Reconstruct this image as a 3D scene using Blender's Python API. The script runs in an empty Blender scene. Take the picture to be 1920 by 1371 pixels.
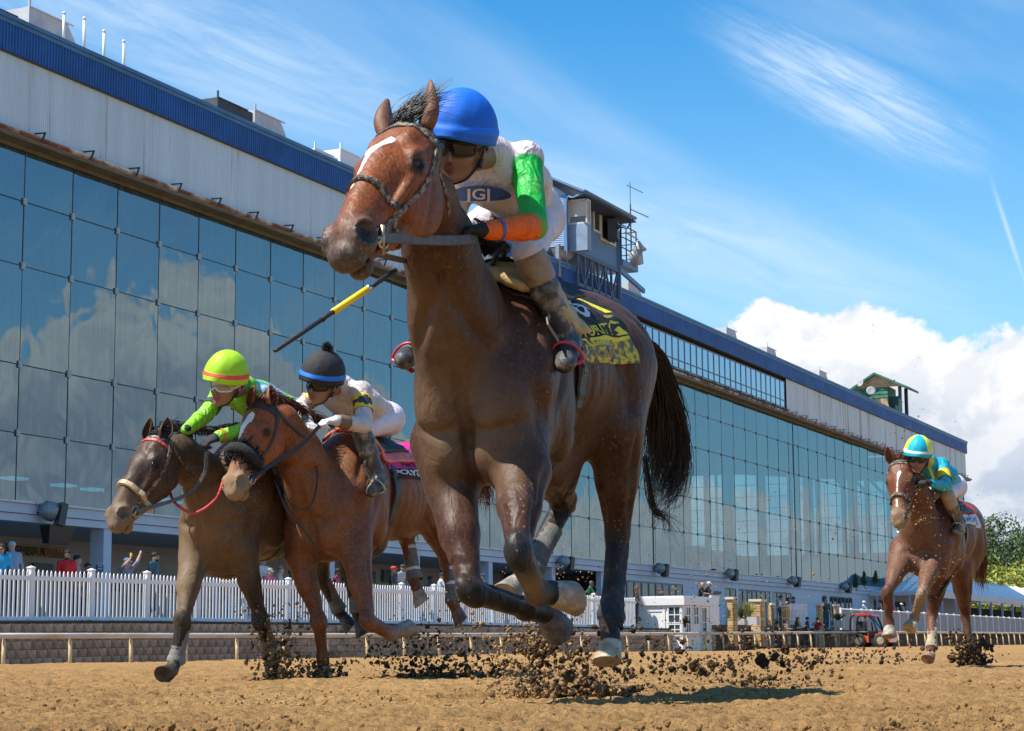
import bpy, math, random
import numpy as np
from mathutils import Vector, Matrix
# ---------------------------------------------------------------- camera, sky, sun, exposure
SC = bpy.context.scene
COL = SC.collection
FPX, CX, CY = 3660.0, 960.0, 685.5
CAMZ = 0.22
YAW, PITCH, ROLL = math.radians(24.56), math.atan((1215 - 685.5) / 3660.0), 0.007
_f = np.array([-math.sin(YAW) * math.cos(PITCH), math.cos(YAW) * math.cos(PITCH), math.sin(PITCH)])
_r0 = np.array([math.cos(YAW), math.sin(YAW), 0.0])
_u0 = np.cross(_r0, _f)
_r = _r0 * math.cos(ROLL) - _u0 * math.sin(ROLL)
_u = _u0 * math.cos(ROLL) + _r0 * math.sin(ROLL)
CAMP = np.array([0, 0, CAMZ])
cam = bpy.data.cameras.new('camera')
cam.sensor_width = 36.0
cam.lens = 36.0 * FPX / 1920.0
cam.clip_start = 0.1
cam.clip_end = 6000
cam_ob = bpy.data.objects.new('camera', cam)
COL.objects.link(cam_ob)
M = Matrix(((_r[0], _u[0], -_f[0], 0), (_r[1], _u[1], -_f[1], 0), (_r[2], _u[2], -_f[2], CAMZ), (0, 0, 0, 1)))
cam_ob.matrix_world = M
SC.camera = cam_ob
def P(u, v, Z):
    """pixel of the photograph and depth in metres -> world point"""
    return CAMP + (_f + _r * (u - CX) / FPX - _u * (v - CY) / FPX) * Z
def PW(u, v, w):
    """world point where the pixel ray meets the vertical plane x=-w"""
    d = _f + _r * (u - CX) / FPX - _u * (v - CY) / FPX
    return CAMP + d * (-w / d[0])
def PG(u, v, z=0.0):
    d = _f + _r * (u - CX) / FPX - _u * (v - CY) / FPX
    return CAMP + d * ((z - CAMZ) / d[2])
def proj(p):
    q = np.asarray(p) - CAMP
    Z = q @ _f
    return (CX + FPX * (q @ _r) / Z, CY - FPX * (q @ _u) / Z, Z)
def cv(right, down, fwd):
    """direction given in camera right / down / forward -> world"""
    v = _r * right - _u * down + _f * fwd
    return v / np.linalg.norm(v)
SUN_EL = math.radians(58)
SUN_AZ = math.radians(44)             # light travels towards (+sin, +cos)
ldir = Vector((math.sin(SUN_AZ) * math.cos(SUN_EL), math.cos(SUN_AZ) * math.cos(SUN_EL), -math.sin(SUN_EL)))
sun = bpy.data.lights.new('sun', 'SUN')
sun.energy = 5.0
sun.angle = math.radians(0.5)
sun.color = (1.0, 0.95, 0.86)
sun_ob = bpy.data.objects.new('sun', sun)
sun_ob.rotation_euler = ldir.to_track_quat('-Z', 'Y').to_euler()
COL.objects.link(sun_ob)
SC.view_settings.view_transform = 'Standard'
SC.view_settings.look = 'None'
SC.view_settings.exposure = 0.68
SC.view_settings.gamma = 1.0
SC.view_settings.use_curve_mapping = False
world = bpy.data.worlds.new('World')
SC.world = world
world.use_nodes = True
wn, wl = world.node_tree.nodes, world.node_tree.links
wn.clear()
class NG:
    """tiny helper for wiring shader nodes"""
    def __init__(s, tree):
        s.n, s.l = tree.nodes, tree.links
    def new(s, t, ins=None, **kw):
        nd = s.n.new(t)
        for k, v in kw.items():
            setattr(nd, k, v)
        for k, v in (ins or {}).items():
            s.put(nd, k, v)
        return nd
    def put(s, nd, k, v):
        sock = nd.inputs[k]
        if isinstance(v, bpy.types.NodeSocket):
            s.l.new(v, sock)
        elif isinstance(v, bpy.types.Node):
            s.l.new(v.outputs[0], sock)
        else:
            if hasattr(sock.default_value, '__len__') and isinstance(v, (tuple, list)) and len(sock.default_value) == 4 and len(v) == 3:
                v = (*v, 1)
            sock.default_value = v
    def math(s, op, a, b=0.0, c=None, clamp=False):
        nd = s.new('ShaderNodeMath', operation=op, use_clamp=clamp)
        s.put(nd, 0, a); s.put(nd, 1, b)
        if c is not None: s.put(nd, 2, c)
        return nd.outputs[0]
    def smooth(s, x, lo, hi, a=0.0, b=1.0):
        nd = s.new('ShaderNodeMapRange', interpolation_type='SMOOTHSTEP')
        s.put(nd, 'Value', x); s.put(nd, 'From Min', lo); s.put(nd, 'From Max', hi)
        s.put(nd, 'To Min', a); s.put(nd, 'To Max', b)
        return nd.outputs[0]
    def mix(s, f, a, b, blend='MIX'):
        nd = s.new('ShaderNodeMix', data_type='RGBA', blend_type=blend)
        s.put(nd, 'Factor', f)
        for i, v in ((6, a), (7, b)):
            if isinstance(v, bpy.types.NodeSocket): s.l.new(v, nd.inputs[i])
            else: nd.inputs[i].default_value = (*v, 1) if len(v) == 3 else v
        return nd.outputs[2]
    def noise(s, vec, scale, detail=4, rough=0.55, dist=0.0, lac=2.0):
        nd = s.new('ShaderNodeTexNoise')
        if vec is not None: s.l.new(vec, nd.inputs['Vector'])
        nd.inputs['Scale'].default_value = scale
        nd.inputs['Detail'].default_value = detail
        nd.inputs['Roughness'].default_value = rough
        nd.inputs['Distortion'].default_value = dist
        nd.inputs['Lacunarity'].default_value = lac
        return nd.outputs['Fac']
    def vmath(s, op, a, b=None):
        nd = s.new('ShaderNodeVectorMath', operation=op)
        s.put(nd, 0, a)
        if b is not None: s.put(nd, 1, b)
        return nd.outputs[1] if op in ('DOT_PRODUCT', 'LENGTH', 'DISTANCE') else nd.outputs[0]
    def comb(s, x, y, z):
        nd = s.new('ShaderNodeCombineXYZ')
        s.put(nd, 0, x); s.put(nd, 1, y); s.put(nd, 2, z)
        return nd.outputs[0]
def build_world():
    g = NG(world.node_tree)
    sky = g.new('ShaderNodeTexSky', sky_type='NISHITA', sun_disc=False, sun_elevation=SUN_EL,
                sun_rotation=math.pi + SUN_AZ, altitude=0, air_density=1.0, dust_density=0.35, ozone_density=3.2)
    tc = g.new('ShaderNodeTexCoord')
    vec = g.vmath('NORMALIZE', tc.outputs['Generated'])
    sep = g.new('ShaderNodeSeparateXYZ', {0: vec})
    x, y, z = sep.outputs
    az = g.math('ARCTAN2', x, y)                 # 0 = +Y, positive to +X
    el = g.math('ARCSINE', z)
    s0 = g.new('ShaderNodeHueSaturation', {'Saturation': 1.32, 'Value': 1.0, 'Color': sky.outputs[0]})
    skyc = g.mix(0.9, s0.outputs[0], (0.55, 1.03, 1.05), 'MULTIPLY')
    # --- high thin cloud: long soft streaks
    az2 = g.math('MULTIPLY', az, math.cos(math.radians(27)))
    u1 = g.math('ADD', az2, g.math('MULTIPLY', el, -math.sin(math.radians(27))))
    v1 = g.math('ADD', g.math('MULTIPLY', az, math.sin(math.radians(27))), g.math('MULTIPLY', el, math.cos(math.radians(27))))
    sv = g.comb(g.math('MULTIPLY', u1, 1.6), g.math('MULTIPLY', v1, 9.0), 0.0)
    n1 = g.noise(sv, 1.6, 5, 0.5, 0.4)
    sv2 = g.comb(g.math('MULTIPLY', u1, 9.0), g.math('MULTIPLY', v1, 34.0), 3.0)
    n2 = g.noise(sv2, 1.2, 5, 0.6, 0.5)
    wisp = g.math('MULTIPLY', g.smooth(n1, 0.42, 0.85), g.smooth(n2, 0.1, 0.85, 0.65, 1.0))
    wisp = g.math('MULTIPLY', wisp, 0.6)
    # band from upper left towards lower right, and one feather on the right
    def blob(az0, el0, rot, la, lb, soft=1.0):
        ca, sa = math.cos(rot), math.sin(rot)
        da = g.math('SUBTRACT', az, az0); de = g.math('SUBTRACT', el, el0)
        p = g.math('ADD', g.math('MULTIPLY', da, ca / la), g.math('MULTIPLY', de, sa / la))
        q = g.math('ADD', g.math('MULTIPLY', da, -sa / lb), g.math('MULTIPLY', de, ca / lb))
        r2 = g.math('ADD', g.math('MULTIPLY', p, p), g.math('MULTIPLY', q, q))
        return g.math('POWER', 2.718, g.math('MULTIPLY', r2, -1.0)), p, q
    def ae(u, v):
        d = P(u, v, 1.0) - CAMP
        d /= np.linalg.norm(d)
        return math.atan2(d[0], d[1]), math.asin(d[2])
    a0, e0 = ae(1590, 175); a1, e1 = ae(1900, 330)
    b, p, q = blob(a0, e0, math.atan2(e1 - e0, a1 - a0), 0.080, 0.022)
    n3 = g.noise(g.comb(g.math('MULTIPLY', p, 1.3), g.math('MULTIPLY', q, 3.2), 1.0), 1.5, 9, 0.66, 0.35)
    feather = g.math('MULTIPLY', g.smooth(b, 0.15, 0.95), g.smooth(n3, 0.25, 0.8, 0.15, 0.85))
    a0, e0 = ae(330, 60); a1, e1 = ae(1050, 330)
    b2, p2, q2 = blob(a0, e0, math.atan2(e1 - e0, a1 - a0), 0.2, 0.035)
    n4 = g.noise(g.comb(g.math('MULTIPLY', p2, 1.6), g.math('MULTIPLY', q2, 1.6), 5.0), 1.6, 7, 0.6, 1.0)
    veil = g.math('MULTIPLY', g.smooth(b2, 0.05, 1.0), g.smooth(n4, 0.2, 0.8, 0.2, 0.62))
    a0, e0 = ae(1250, 430); a1, e1 = ae(1700, 560)
    b3, p3, q3 = blob(a0, e0, math.atan2(e1 - e0, a1 - a0), 0.17, 0.03)
    n5 = g.noise(g.comb(g.math('MULTIPLY', p3, 1.6), g.math('MULTIPLY', q3, 1.4), 9.0), 1.6, 7, 0.6, 1.0)
    veil3 = g.math('MULTIPLY', g.smooth(b3, 0.05, 1.0), g.smooth(n5, 0.2, 0.8, 0.25, 0.62))
    a0, e0 = ae(1892, 440); a1, e1 = ae(1920, 525)
    b4, _, _ = blob(a0, e0, math.atan2(e1 - e0, a1 - a0), 0.024, 0.0011)
    thin = g.math('MAXIMUM', g.math('MAXIMUM', g.math('MAXIMUM', wisp, feather), g.math('MULTIPLY', b4, 0.55)), g.math('MAXIMUM', veil, veil3))
    hz = g.smooth(el, 0.02, 0.36, 0.62, 0.0)     # pale air near the horizon
    c = g.mix(hz, skyc, (3.1, 4.6, 6.1))
    c = g.mix(thin, c, (4.2, 5.1, 6.0))
    # --- heaped cloud bank near the horizon
    cvec = g.comb(g.math('MULTIPLY', az, 1.0), g.math('MULTIPLY', el, 1.25), 0.37)
    w1 = g.noise(cvec, 9.0, 3, 0.5)
    wv = g.vmath('ADD', cvec, g.comb(g.math('MULTIPLY', w1, 0.03), g.math('MULTIPLY', w1, 0.02), 0.0))
    big = g.noise(cvec, 7.0, 2, 0.5)
    bill = g.noise(wv, 24.0, 7, 0.56, 0.15)
    top = g.math('ADD', g.math('MULTIPLY', big, 0.55), g.math('MULTIPLY', bill, 0.36))
    a2, e2 = ae(1530, 640)
    lift, _, _ = blob(a2 - 0.0, e2, 0.0, 0.10, 0.5)
    lift2, _, _ = blob(ae(1900, 700)[0], e2, 0.0, 0.085, 0.5)
    lift3, _, _ = blob(0.62, 0.14, 0.0, 0.11, 0.6)
    hgt = g.math('ADD', top, g.math('ADD', g.math('MULTIPLY', g.math('MINIMUM', g.math('ADD', lift, lift2), 1.05), 0.435), g.math('MULTIPLY', lift3, 0.70)))
    dens = g.math('SUBTRACT', hgt, g.smooth(el, 0.03, 0.25, 0.36, 1.25))
    dens = g.math('SUBTRACT', dens, 0.0)
    mask = g.smooth(dens, 0.0, 0.035)
    sh_v = g.vmath('ADD', wv, (0.006, -0.010, 0.0))
    bill2 = g.noise(sh_v, 24.0, 7, 0.56, 0.15)
    lightn = g.smooth(g.math('SUBTRACT', bill, bill2), -0.09, 0.09)
    base = g.smooth(dens, 0.05, 0.42, 1.0, 0.0)
    lum = g.math('ADD', g.math('MULTIPLY', lightn, 0.42), g.math('MULTIPLY', base, 0.62), clamp=True)
    cc = g.mix(lum, (2.9, 3.4, 4.2), (5.9, 5.9, 5.9))
    c = g.mix(mask, c, cc)
    bg = g.new('ShaderNodeBackground', {'Color': c, 'Strength': 0.115})
    out = g.new('ShaderNodeOutputWorld')
    g.l.new(bg.outputs[0], out.inputs[0])
build_world()
# ---------------------------------------------------------------- object helpers
def put(o, name=None, label=None, cat=None, group=None, kind=None, parent=None):
    if name: o.name = name
    if label: o['label'] = label
    if cat: o['category'] = cat
    if group: o['group'] = group
    if kind: o['kind'] = kind
    if parent is not None: o.parent = parent
    return o
def empty(name, loc=(0, 0, 0), label=None, cat=None, group=None, rz=0.0, kind=None):
    o = bpy.data.objects.new(name, None)
    o.empty_display_size = 0.2
    o.location = loc
    o.rotation_euler = (0, 0, rz)
    COL.objects.link(o)
    return put(o, None, label, cat, group, kind)
def mesh_ob(name, v, f, mat=None, parent=None, smooth=False, mats=None, fm=None, local=None):
    """v in world unless local; stored relative to parent's location"""
    me = bpy.data.meshes.new(name)
    v = np.asarray(v, dtype=np.float64).reshape(-1, 3)
    me.from_pydata(v.tolist() if len(v) < 4000 else v, [], f if isinstance(f, list) else f.tolist())
    if mats:
        for m in mats: me.materials.append(m)
        if fm is not None: me.polygons.foreach_set('material_index', np.asarray(fm, dtype=np.int32))
    elif mat is not None:
        me.materials.append(mat)
    if smooth: me.polygons.foreach_set('use_smooth', [True] * len(me.polygons))
    me.update()
    o = bpy.data.objects.new(name, me)
    COL.objects.link(o)
    if parent is not None:
        o.parent = parent
        if local is None:
            bpy_l = parent_world(parent)
            o.matrix_parent_inverse = bpy_l.inverted()
    return o
def parent_world(p):
    m = Matrix.LocRotScale(p.location, p.rotation_euler, p.scale)
    if p.parent is not None:
        m = parent_world(p.parent) @ p.matrix_parent_inverse @ m
    return m
def link_mesh(name, me, parent=None, loc=(0, 0, 0), rot=(0, 0, 0), scale=(1, 1, 1)):
    o = bpy.data.objects.new(name, me)
    COL.objects.link(o)
    o.location, o.rotation_euler, o.scale = loc, rot, scale
    if parent is not None:
        o.parent = parent
        o.matrix_parent_inverse = parent_world(parent).inverted()
    return o
class MB:
    """mesh collector"""
    def __init__(s): s.v = []; s.f = []; s.m = []; s.n = 0
    def add(s, v, f, mi=0):
        v = np.asarray(v, dtype=float)
        s.v.append(v)
        for q in f: s.f.append([i + s.n for i in q]); s.m.append(mi)
        s.n += len(v)
    def box(s, lo, hi, mi=0):
        (a, b, c), (d, e, g) = lo, hi
        s.add([(a, b, c), (d, b, c), (d, e, c), (a, e, c), (a, b, g), (d, b, g), (d, e, g), (a, e, g)],
              [(0, 3, 2, 1), (4, 5, 6, 7), (0, 1, 5, 4), (1, 2, 6, 5), (2, 3, 7, 6), (3, 0, 4, 7)], mi)
    def obox(s, c, ax, ay, az, mi=0):
        c, ax, ay, az = (np.asarray(q, float) for q in (c, ax, ay, az))
        vs = [c + i * ax + j * ay + k * az for k in (-1, 1) for (i, j) in ((-1, -1), (1, -1), (1, 1), (-1, 1))]
        s.add(vs, [(0, 3, 2, 1), (4, 5, 6, 7), (0, 1, 5, 4), (1, 2, 6, 5), (2, 3, 7, 6), (3, 0, 4, 7)], mi)
    def bar(s, a, b, w, h=None, up=(0, 0, 1), mi=0):
        a, b = np.asarray(a, float), np.asarray(b, float)
        d = b - a; L = np.linalg.norm(d); d = d / max(L, 1e-9)
        up = np.asarray(up, float)
        x = np.cross(d, up)
        if np.linalg.norm(x) < 1e-3: x = np.cross(d, (1, 0, 0))
        x /= np.linalg.norm(x); z = np.cross(x, d)
        s.obox((a + b) / 2, x * w / 2, d * L / 2, z * (h or w) / 2, mi)
    def tube(s, pts, r, n=8, mi=0, flat=1.0, up=None, caps=True):
        pts = [np.asarray(p, float) for p in pts]
        rs = r if hasattr(r, '__len__') else [r] * len(pts)
        vs = []; fs = []
        prev = None
        for i, p in enumerate(pts):
            t = pts[min(i + 1, len(pts) - 1)] - pts[max(i - 1, 0)]
            t = t / max(np.linalg.norm(t), 1e-9)
            if up is not None:
                a = np.cross(t, up)
            elif prev is None:
                a = np.cross(t, (0, 0, 1))
                if np.linalg.norm(a) < 0.05: a = np.cross(t, (1, 0, 0))
            else:
                a = prev - t * (prev @ t)
            a = a / max(np.linalg.norm(a), 1e-9)
            prev = a
            b = np.cross(t, a)
            for k in range(n):
                th = 2 * math.pi * k / n
                vs.append(p + (a * math.cos(th) + b * math.sin(th) * flat) * rs[i])
        for i in range(len(pts) - 1):
            for k in range(n):
                k2 = (k + 1) % n
                fs.append((i * n + k, i * n + k2, (i + 1) * n + k2, (i + 1) * n + k))
        if caps:
            fs.append(tuple(range(n - 1, -1, -1)))
            fs.append(tuple((len(pts) - 1) * n + k for k in range(n)))
        s.add(vs, fs, mi)
    def lathe(s, base, axis, prof, n=16, mi=0):
        base = np.asarray(base, float); axis = np.asarray(axis, float); axis /= np.linalg.norm(axis)
        pts = [base + axis * h for h, _ in prof]
        a = np.cross(axis, (0, 0, 1))
        if np.linalg.norm(a) < 0.05: a = np.cross(axis, (1, 0, 0))
        a /= np.linalg.norm(a); b = np.cross(axis, a)
        vs = [p + (a * math.cos(2 * math.pi * k / n) + b * math.sin(2 * math.pi * k / n)) * r for p, (_, r) in zip(pts, prof) for k in range(n)]
        fs = [(i * n + k, i * n + (k + 1) % n, (i + 1) * n + (k + 1) % n, (i + 1) * n + k) for i in range(len(prof) - 1) for k in range(n)]
        fs.append(tuple(range(n - 1, -1, -1))); fs.append(tuple((len(prof) - 1) * n + k for k in range(n)))
        s.add(vs, fs, mi)
    def ob(s, name, mat=None, parent=None, smooth=False, mats=None, **kw):
        v = np.concatenate(s.v) if s.v else np.zeros((0, 3))
        return mesh_ob(name, v, s.f, mat, parent, smooth, mats, s.m if mats else None, **kw)
# ---------------------------------------------------------------- materials
MATS = {}
def mat(name, col, rough=0.6, metal=0.0, var=0.0, vscale=4.0, bump=0.0, bscale=40.0, spec=0.5, coat=0.0, sheen=0.0,
        col2=None, c2lo=0.5, c2hi=0.65, c2scale=3.0, emit=None, estr=0.0, stretch=(1, 1, 1), attr=None, bdist=0.01, vrough=0.0):
    if name in MATS: return MATS[name]
    m = bpy.data.materials.new(name)
    m.use_nodes = True
    g = NG(m.node_tree)
    g.n.clear()
    out = g.new('ShaderNodeOutputMaterial')
    b = g.new('ShaderNodeBsdfPrincipled')
    tc = g.new('ShaderNodeTexCoord')
    mp = g.new('ShaderNodeMapping', {'Vector': tc.outputs['Object'], 'Scale': stretch})
    vec = mp.outputs[0]
    if attr:
        a = g.new('ShaderNodeAttribute', attribute_name=attr)
        c = a.outputs['Color']
    else:
        rgb = g.new('ShaderNodeRGB'); rgb.outputs[0].default_value = (*col, 1)
        c = rgb.outputs[0]
    if col2 is not None:
        f = g.smooth(g.noise(vec, c2scale, 6, 0.65), c2lo, c2hi)
        c = g.mix(f, c, col2)
    if var > 0:
        n = g.noise(vec, vscale, 6, 0.6)
        f = g.smooth(n, 0.25, 0.75, 1.0 - var, 1.0 + var)
        hs = g.new('ShaderNodeHueSaturation', {'Color': c, 'Value': f})
        c = hs.outputs[0]
    g.put(b, 'Base Color', c)
    g.put(b, 'Metallic', metal)
    if vrough > 0:
        g.put(b, 'Roughness', g.smooth(g.noise(vec, vscale * 2, 5, 0.6), 0.3, 0.7, max(0.02, rough - vrough), min(1, rough + vrough)))
    else:
        g.put(b, 'Roughness', rough)
    g.put(b, 'Specular IOR Level', spec)
    g.put(b, 'Coat Weight', coat)
    g.put(b, 'Sheen Weight', sheen)
    if emit: g.put(b, 'Emission Color', emit); g.put(b, 'Emission Strength', estr)
    if bump > 0:
        n = g.noise(vec, bscale, 5, 0.6)
        bn = g.new('ShaderNodeBump', {'Strength': bump, 'Distance': bdist, 'Height': n})
        g.put(b, 'Normal', bn.outputs[0])
    g.l.new(b.outputs[0], out.inputs[0])
    MATS[name] = m
    return m
# ---------------------------------------------------------------- smooth implicit bodies, meshed by surface nets
class Vol:
    def __init__(s, h):
        s.h = h; s.prims = []
    # prim: (kind, data, k, tag)
    def seg(s, a, b, ra, rb, k=0.03, tag=0, squash=None, sub=False):
        """round cone from a to b; squash=(axis, factor): radius along axis is multiplied by factor"""
        a, b = np.asarray(a, float), np.asarray(b, float)
        s.prims.append(dict(a=a, b=b, ra=ra, rb=rb, k=k, tag=tag, sq=squash, sub=sub))
    def ball(s, c, r, k=0.03, tag=0, squash=None, sub=False):
        s.seg(c, c, r, r, k, tag, squash, sub)
    def ell(s, c, R, k=0.03, tag=0, sub=False):
        """ellipsoid, rows of R are the three semi-axis vectors"""
        R = np.asarray(R, float)
        s.prims.append(dict(c=np.asarray(c, float), R=R, k=k, tag=tag, sub=sub))
    def chain(s, pts, rs, k=0.03, tag=0, squash=None):
        for i in range(len(pts) - 1):
            s.seg(pts[i], pts[i + 1], rs[i], rs[i + 1], k, tag, squash)
    @staticmethod
    def dist(p, X):
        if 'c' in p:
            L = np.linalg.norm(p['R'], axis=1)
            U = p['R'] / L[:, None]
            q = (X - p['c']) @ U.T
            k0 = np.sqrt(((q / L) ** 2).sum(-1))
            k1 = np.sqrt(((q / L ** 2) ** 2).sum(-1)) + 1e-9
            return k0 * (k0 - 1.0) / k1
        a, b = p['a'], p['b']
        f = 1.0
        if p['sq'] is not None:
            ax, f = p['sq']
            ax = np.asarray(ax, float); ax = ax / np.linalg.norm(ax)
            g = 1.0 / f - 1.0
            X = X + ((X - a) @ ax)[..., None] * ax * g
            b = b + ((b - a) @ ax) * ax * g
        ab = b - a
        L2 = ab @ ab
        if L2 < 1e-12:
            d = np.sqrt(((X - a) ** 2).sum(-1)) - p['ra']
        else:
            t = np.clip(((X - a) @ ab) / L2, 0, 1)
            d = np.sqrt((((X - a) - t[..., None] * ab) ** 2).sum(-1)) - (p['ra'] + (p['rb'] - p['ra']) * t)
        return d * (min(f, 1.0) if f < 1 else 1.0) if p['sq'] is None else d * min(1.0, f * 0.5 + 0.5)
    @staticmethod
    def bounds(p):
        if 'c' in p:
            e = np.sqrt((p['R'] ** 2).sum(0))
            return p['c'] - e, p['c'] + e
        r = max(p['ra'], p['rb'])
        if p['sq'] is not None: r *= max(1.0, p['sq'][1])
        return np.minimum(p['a'], p['b']) - r, np.maximum(p['a'], p['b']) + r
    def build(s):
        h = s.h
        B = [s.bounds(p) for p in s.prims if not p['sub']]
        lo = np.min([b[0] for b in B], 0) - 3 * h - 0.02
        hi = np.max([b[1] for b in B], 0) + 3 * h + 0.02
        n = np.ceil((hi - lo) / h).astype(int) + 1
        F = np.full(n, 0.5, np.float32)
        for p in s.prims:
            bl, bh = s.bounds(p)
            pad = p['k'] + 2 * h
            i0 = np.clip(np.floor((bl - pad - lo) / h).astype(int), 0, n - 1)
            i1 = np.clip(np.ceil((bh + pad - lo) / h).astype(int) + 1, 1, n)
            if (i1 <= i0).any(): continue
            gx, gy, gz = (lo[j] + h * np.arange(i0[j], i1[j]) for j in range(3))
            X = np.empty((len(gx), len(gy), len(gz), 3))
            X[..., 0] = gx[:, None, None]; X[..., 1] = gy[None, :, None]; X[..., 2] = gz[None, None, :]
            d = s.dist(p, X).astype(np.float32)
            sl = tuple(slice(i0[j], i1[j]) for j in range(3))
            S = F[sl]; k = p['k']
            if p['sub']:
                d = -d
                hh = np.clip(0.5 - 0.5 * (S - d) / k, 0, 1)
                F[sl] = S * (1 - hh) + d * hh + k * hh * (1 - hh)
            else:
                hh = np.clip(0.5 + 0.5 * (S - d) / k, 0, 1)
                F[sl] = S * (1 - hh) + d * hh - k * hh * (1 - hh)
        s.F, s.lo = F, lo
        return s.nets()
    def nets(s):
        F, lo, h = s.F, s.lo, s.h
        ins = F < 0
        nx, ny, nz = F.shape
        c = np.zeros((nx - 1, ny - 1, nz - 1), np.uint8)
        for dx in (0, 1):
            for dy in (0, 1):
                for dz in (0, 1):
                    c += ins[dx:nx - 1 + dx, dy:ny - 1 + dy, dz:nz - 1 + dz]
        act = (c > 0) & (c < 8)
        I, J, K = np.nonzero(act)
        idx = np.full(act.shape, -1, np.int64)
        idx[I, J, K] = np.arange(len(I))
        acc = np.zeros((len(I), 3)); cnt = np.zeros(len(I))
        cor = [(0, 0, 0), (1, 0, 0), (0, 1, 0), (1, 1, 0), (0, 0, 1), (1, 0, 1), (0, 1, 1), (1, 1, 1)]
        for a in range(8):
            for b in range(a + 1, 8):
                ca, cb = np.array(cor[a]), np.array(cor[b])
                if np.abs(ca - cb).sum() != 1: continue
                fa = F[I + ca[0], J + ca[1], K + ca[2]]; fb = F[I + cb[0], J + cb[1], K + cb[2]]
                m = (fa < 0) != (fb < 0)
                t = np.where(m, fa / np.where(m, fa - fb, 1), 0)
                acc += m[:, None] * (ca + (cb - ca) * t[:, None])
                cnt += m
        V = lo + h * (np.stack([I, J, K], 1) + acc / cnt[:, None])
        faces = []
        for ax in range(3):
            o = [(1, 2), (2, 0), (0, 1)][ax]
            sa = [slice(None)] * 3; sb = [slice(None)] * 3
            sa[ax] = slice(0, -1); sb[ax] = slice(1, None)
            A, Bb = ins[tuple(sa)], ins[tuple(sb)]
            E = np.argwhere(A != Bb)
            if not len(E): continue
            ok = (E[:, o[0]] > 0) & (E[:, o[1]] > 0) & (E[:, o[0]] < act.shape[o[0]]) & (E[:, o[1]] < act.shape[o[1]])
            E = E[ok]
            flip = A[E[:, 0], E[:, 1], E[:, 2]]
            def at(da, db):
                q = E.copy(); q[:, o[0]] -= da; q[:, o[1]] -= db
                return idx[q[:, 0], q[:, 1], q[:, 2]]
            Q = np.stack([at(1, 1), at(0, 1), at(0, 0), at(1, 0)], 1)
            Q = np.where(flip[:, None], Q, Q[:, ::-1])
            faces.append(Q)
        Q = np.concatenate(faces)
        Q = Q[(Q >= 0).all(1)]
        s.V, s.Q = V, Q
        return V, Q
    def relax(s, it=2, w=0.5):
        V, Q = s.V, s.Q
        E = np.concatenate([Q[:, [0, 1]], Q[:, [1, 2]], Q[:, [2, 3]], Q[:, [3, 0]]])
        n = len(V)
        for _ in range(it):
            S = np.zeros((n, 3)); C = np.zeros(n)
            for j in range(3):
                S[:, j] = np.bincount(E[:, 0], V[E[:, 1], j], n) + np.bincount(E[:, 1], V[E[:, 0], j], n)
            C = np.bincount(E[:, 0], minlength=n) + np.bincount(E[:, 1], minlength=n)
            V = V * (1 - w) + w * S / np.maximum(C, 1)[:, None]
        s.V = V
        return V
    def tagcol(s, cols, sharp=0.012):
        """vertex colour as blend of the colours of the nearest prims"""
        V = s.V; L = []
        mn = np.full(len(V), 9.0)
        for p in s.prims:
            if p['sub']: continue
            bl, bh = s.bounds(p)
            m = np.nonzero(((V > bl - 0.08) & (V < bh + 0.08)).all(1))[0]
            if not len(m): continue
            d = s.dist(p, V[m])
            mn[m] = np.minimum(mn[m], d); L.append((m, d, np.asarray(cols[p['tag']], float)))
        W = np.zeros(len(V)); C = np.zeros((len(V), 3))
        for m, d, c in L:
            w = np.exp(-np.clip(d - mn[m], 0, 0.3) / sharp)
            W[m] += w; C[m] += w[:, None] * c
        return C / np.maximum(W, 1e-9)[:, None]
    def nearest(s):
        V = s.V
        best = np.full(len(V), 9.0); tg = np.zeros(len(V), int)
        for p in s.prims:
            if p['sub']: continue
            bl, bh = s.bounds(p)
            m = np.nonzero(((V > bl - 0.1) & (V < bh + 0.1)).all(1))[0]
            if not len(m): continue
            d = s.dist(p, V[m])
            q = d < best[m]
            best[m[q]] = d[q]; tg[m[q]] = p['tag']
        return tg
def set_cols(o, C, name='Col'):
    me = o.data
    at = me.attributes.new(name, 'FLOAT_COLOR', 'POINT')
    buf = np.ones((len(me.vertices), 4), np.float32)
    buf[:, :3] = C
    at.data.foreach_set('color', buf.ravel())
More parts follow.
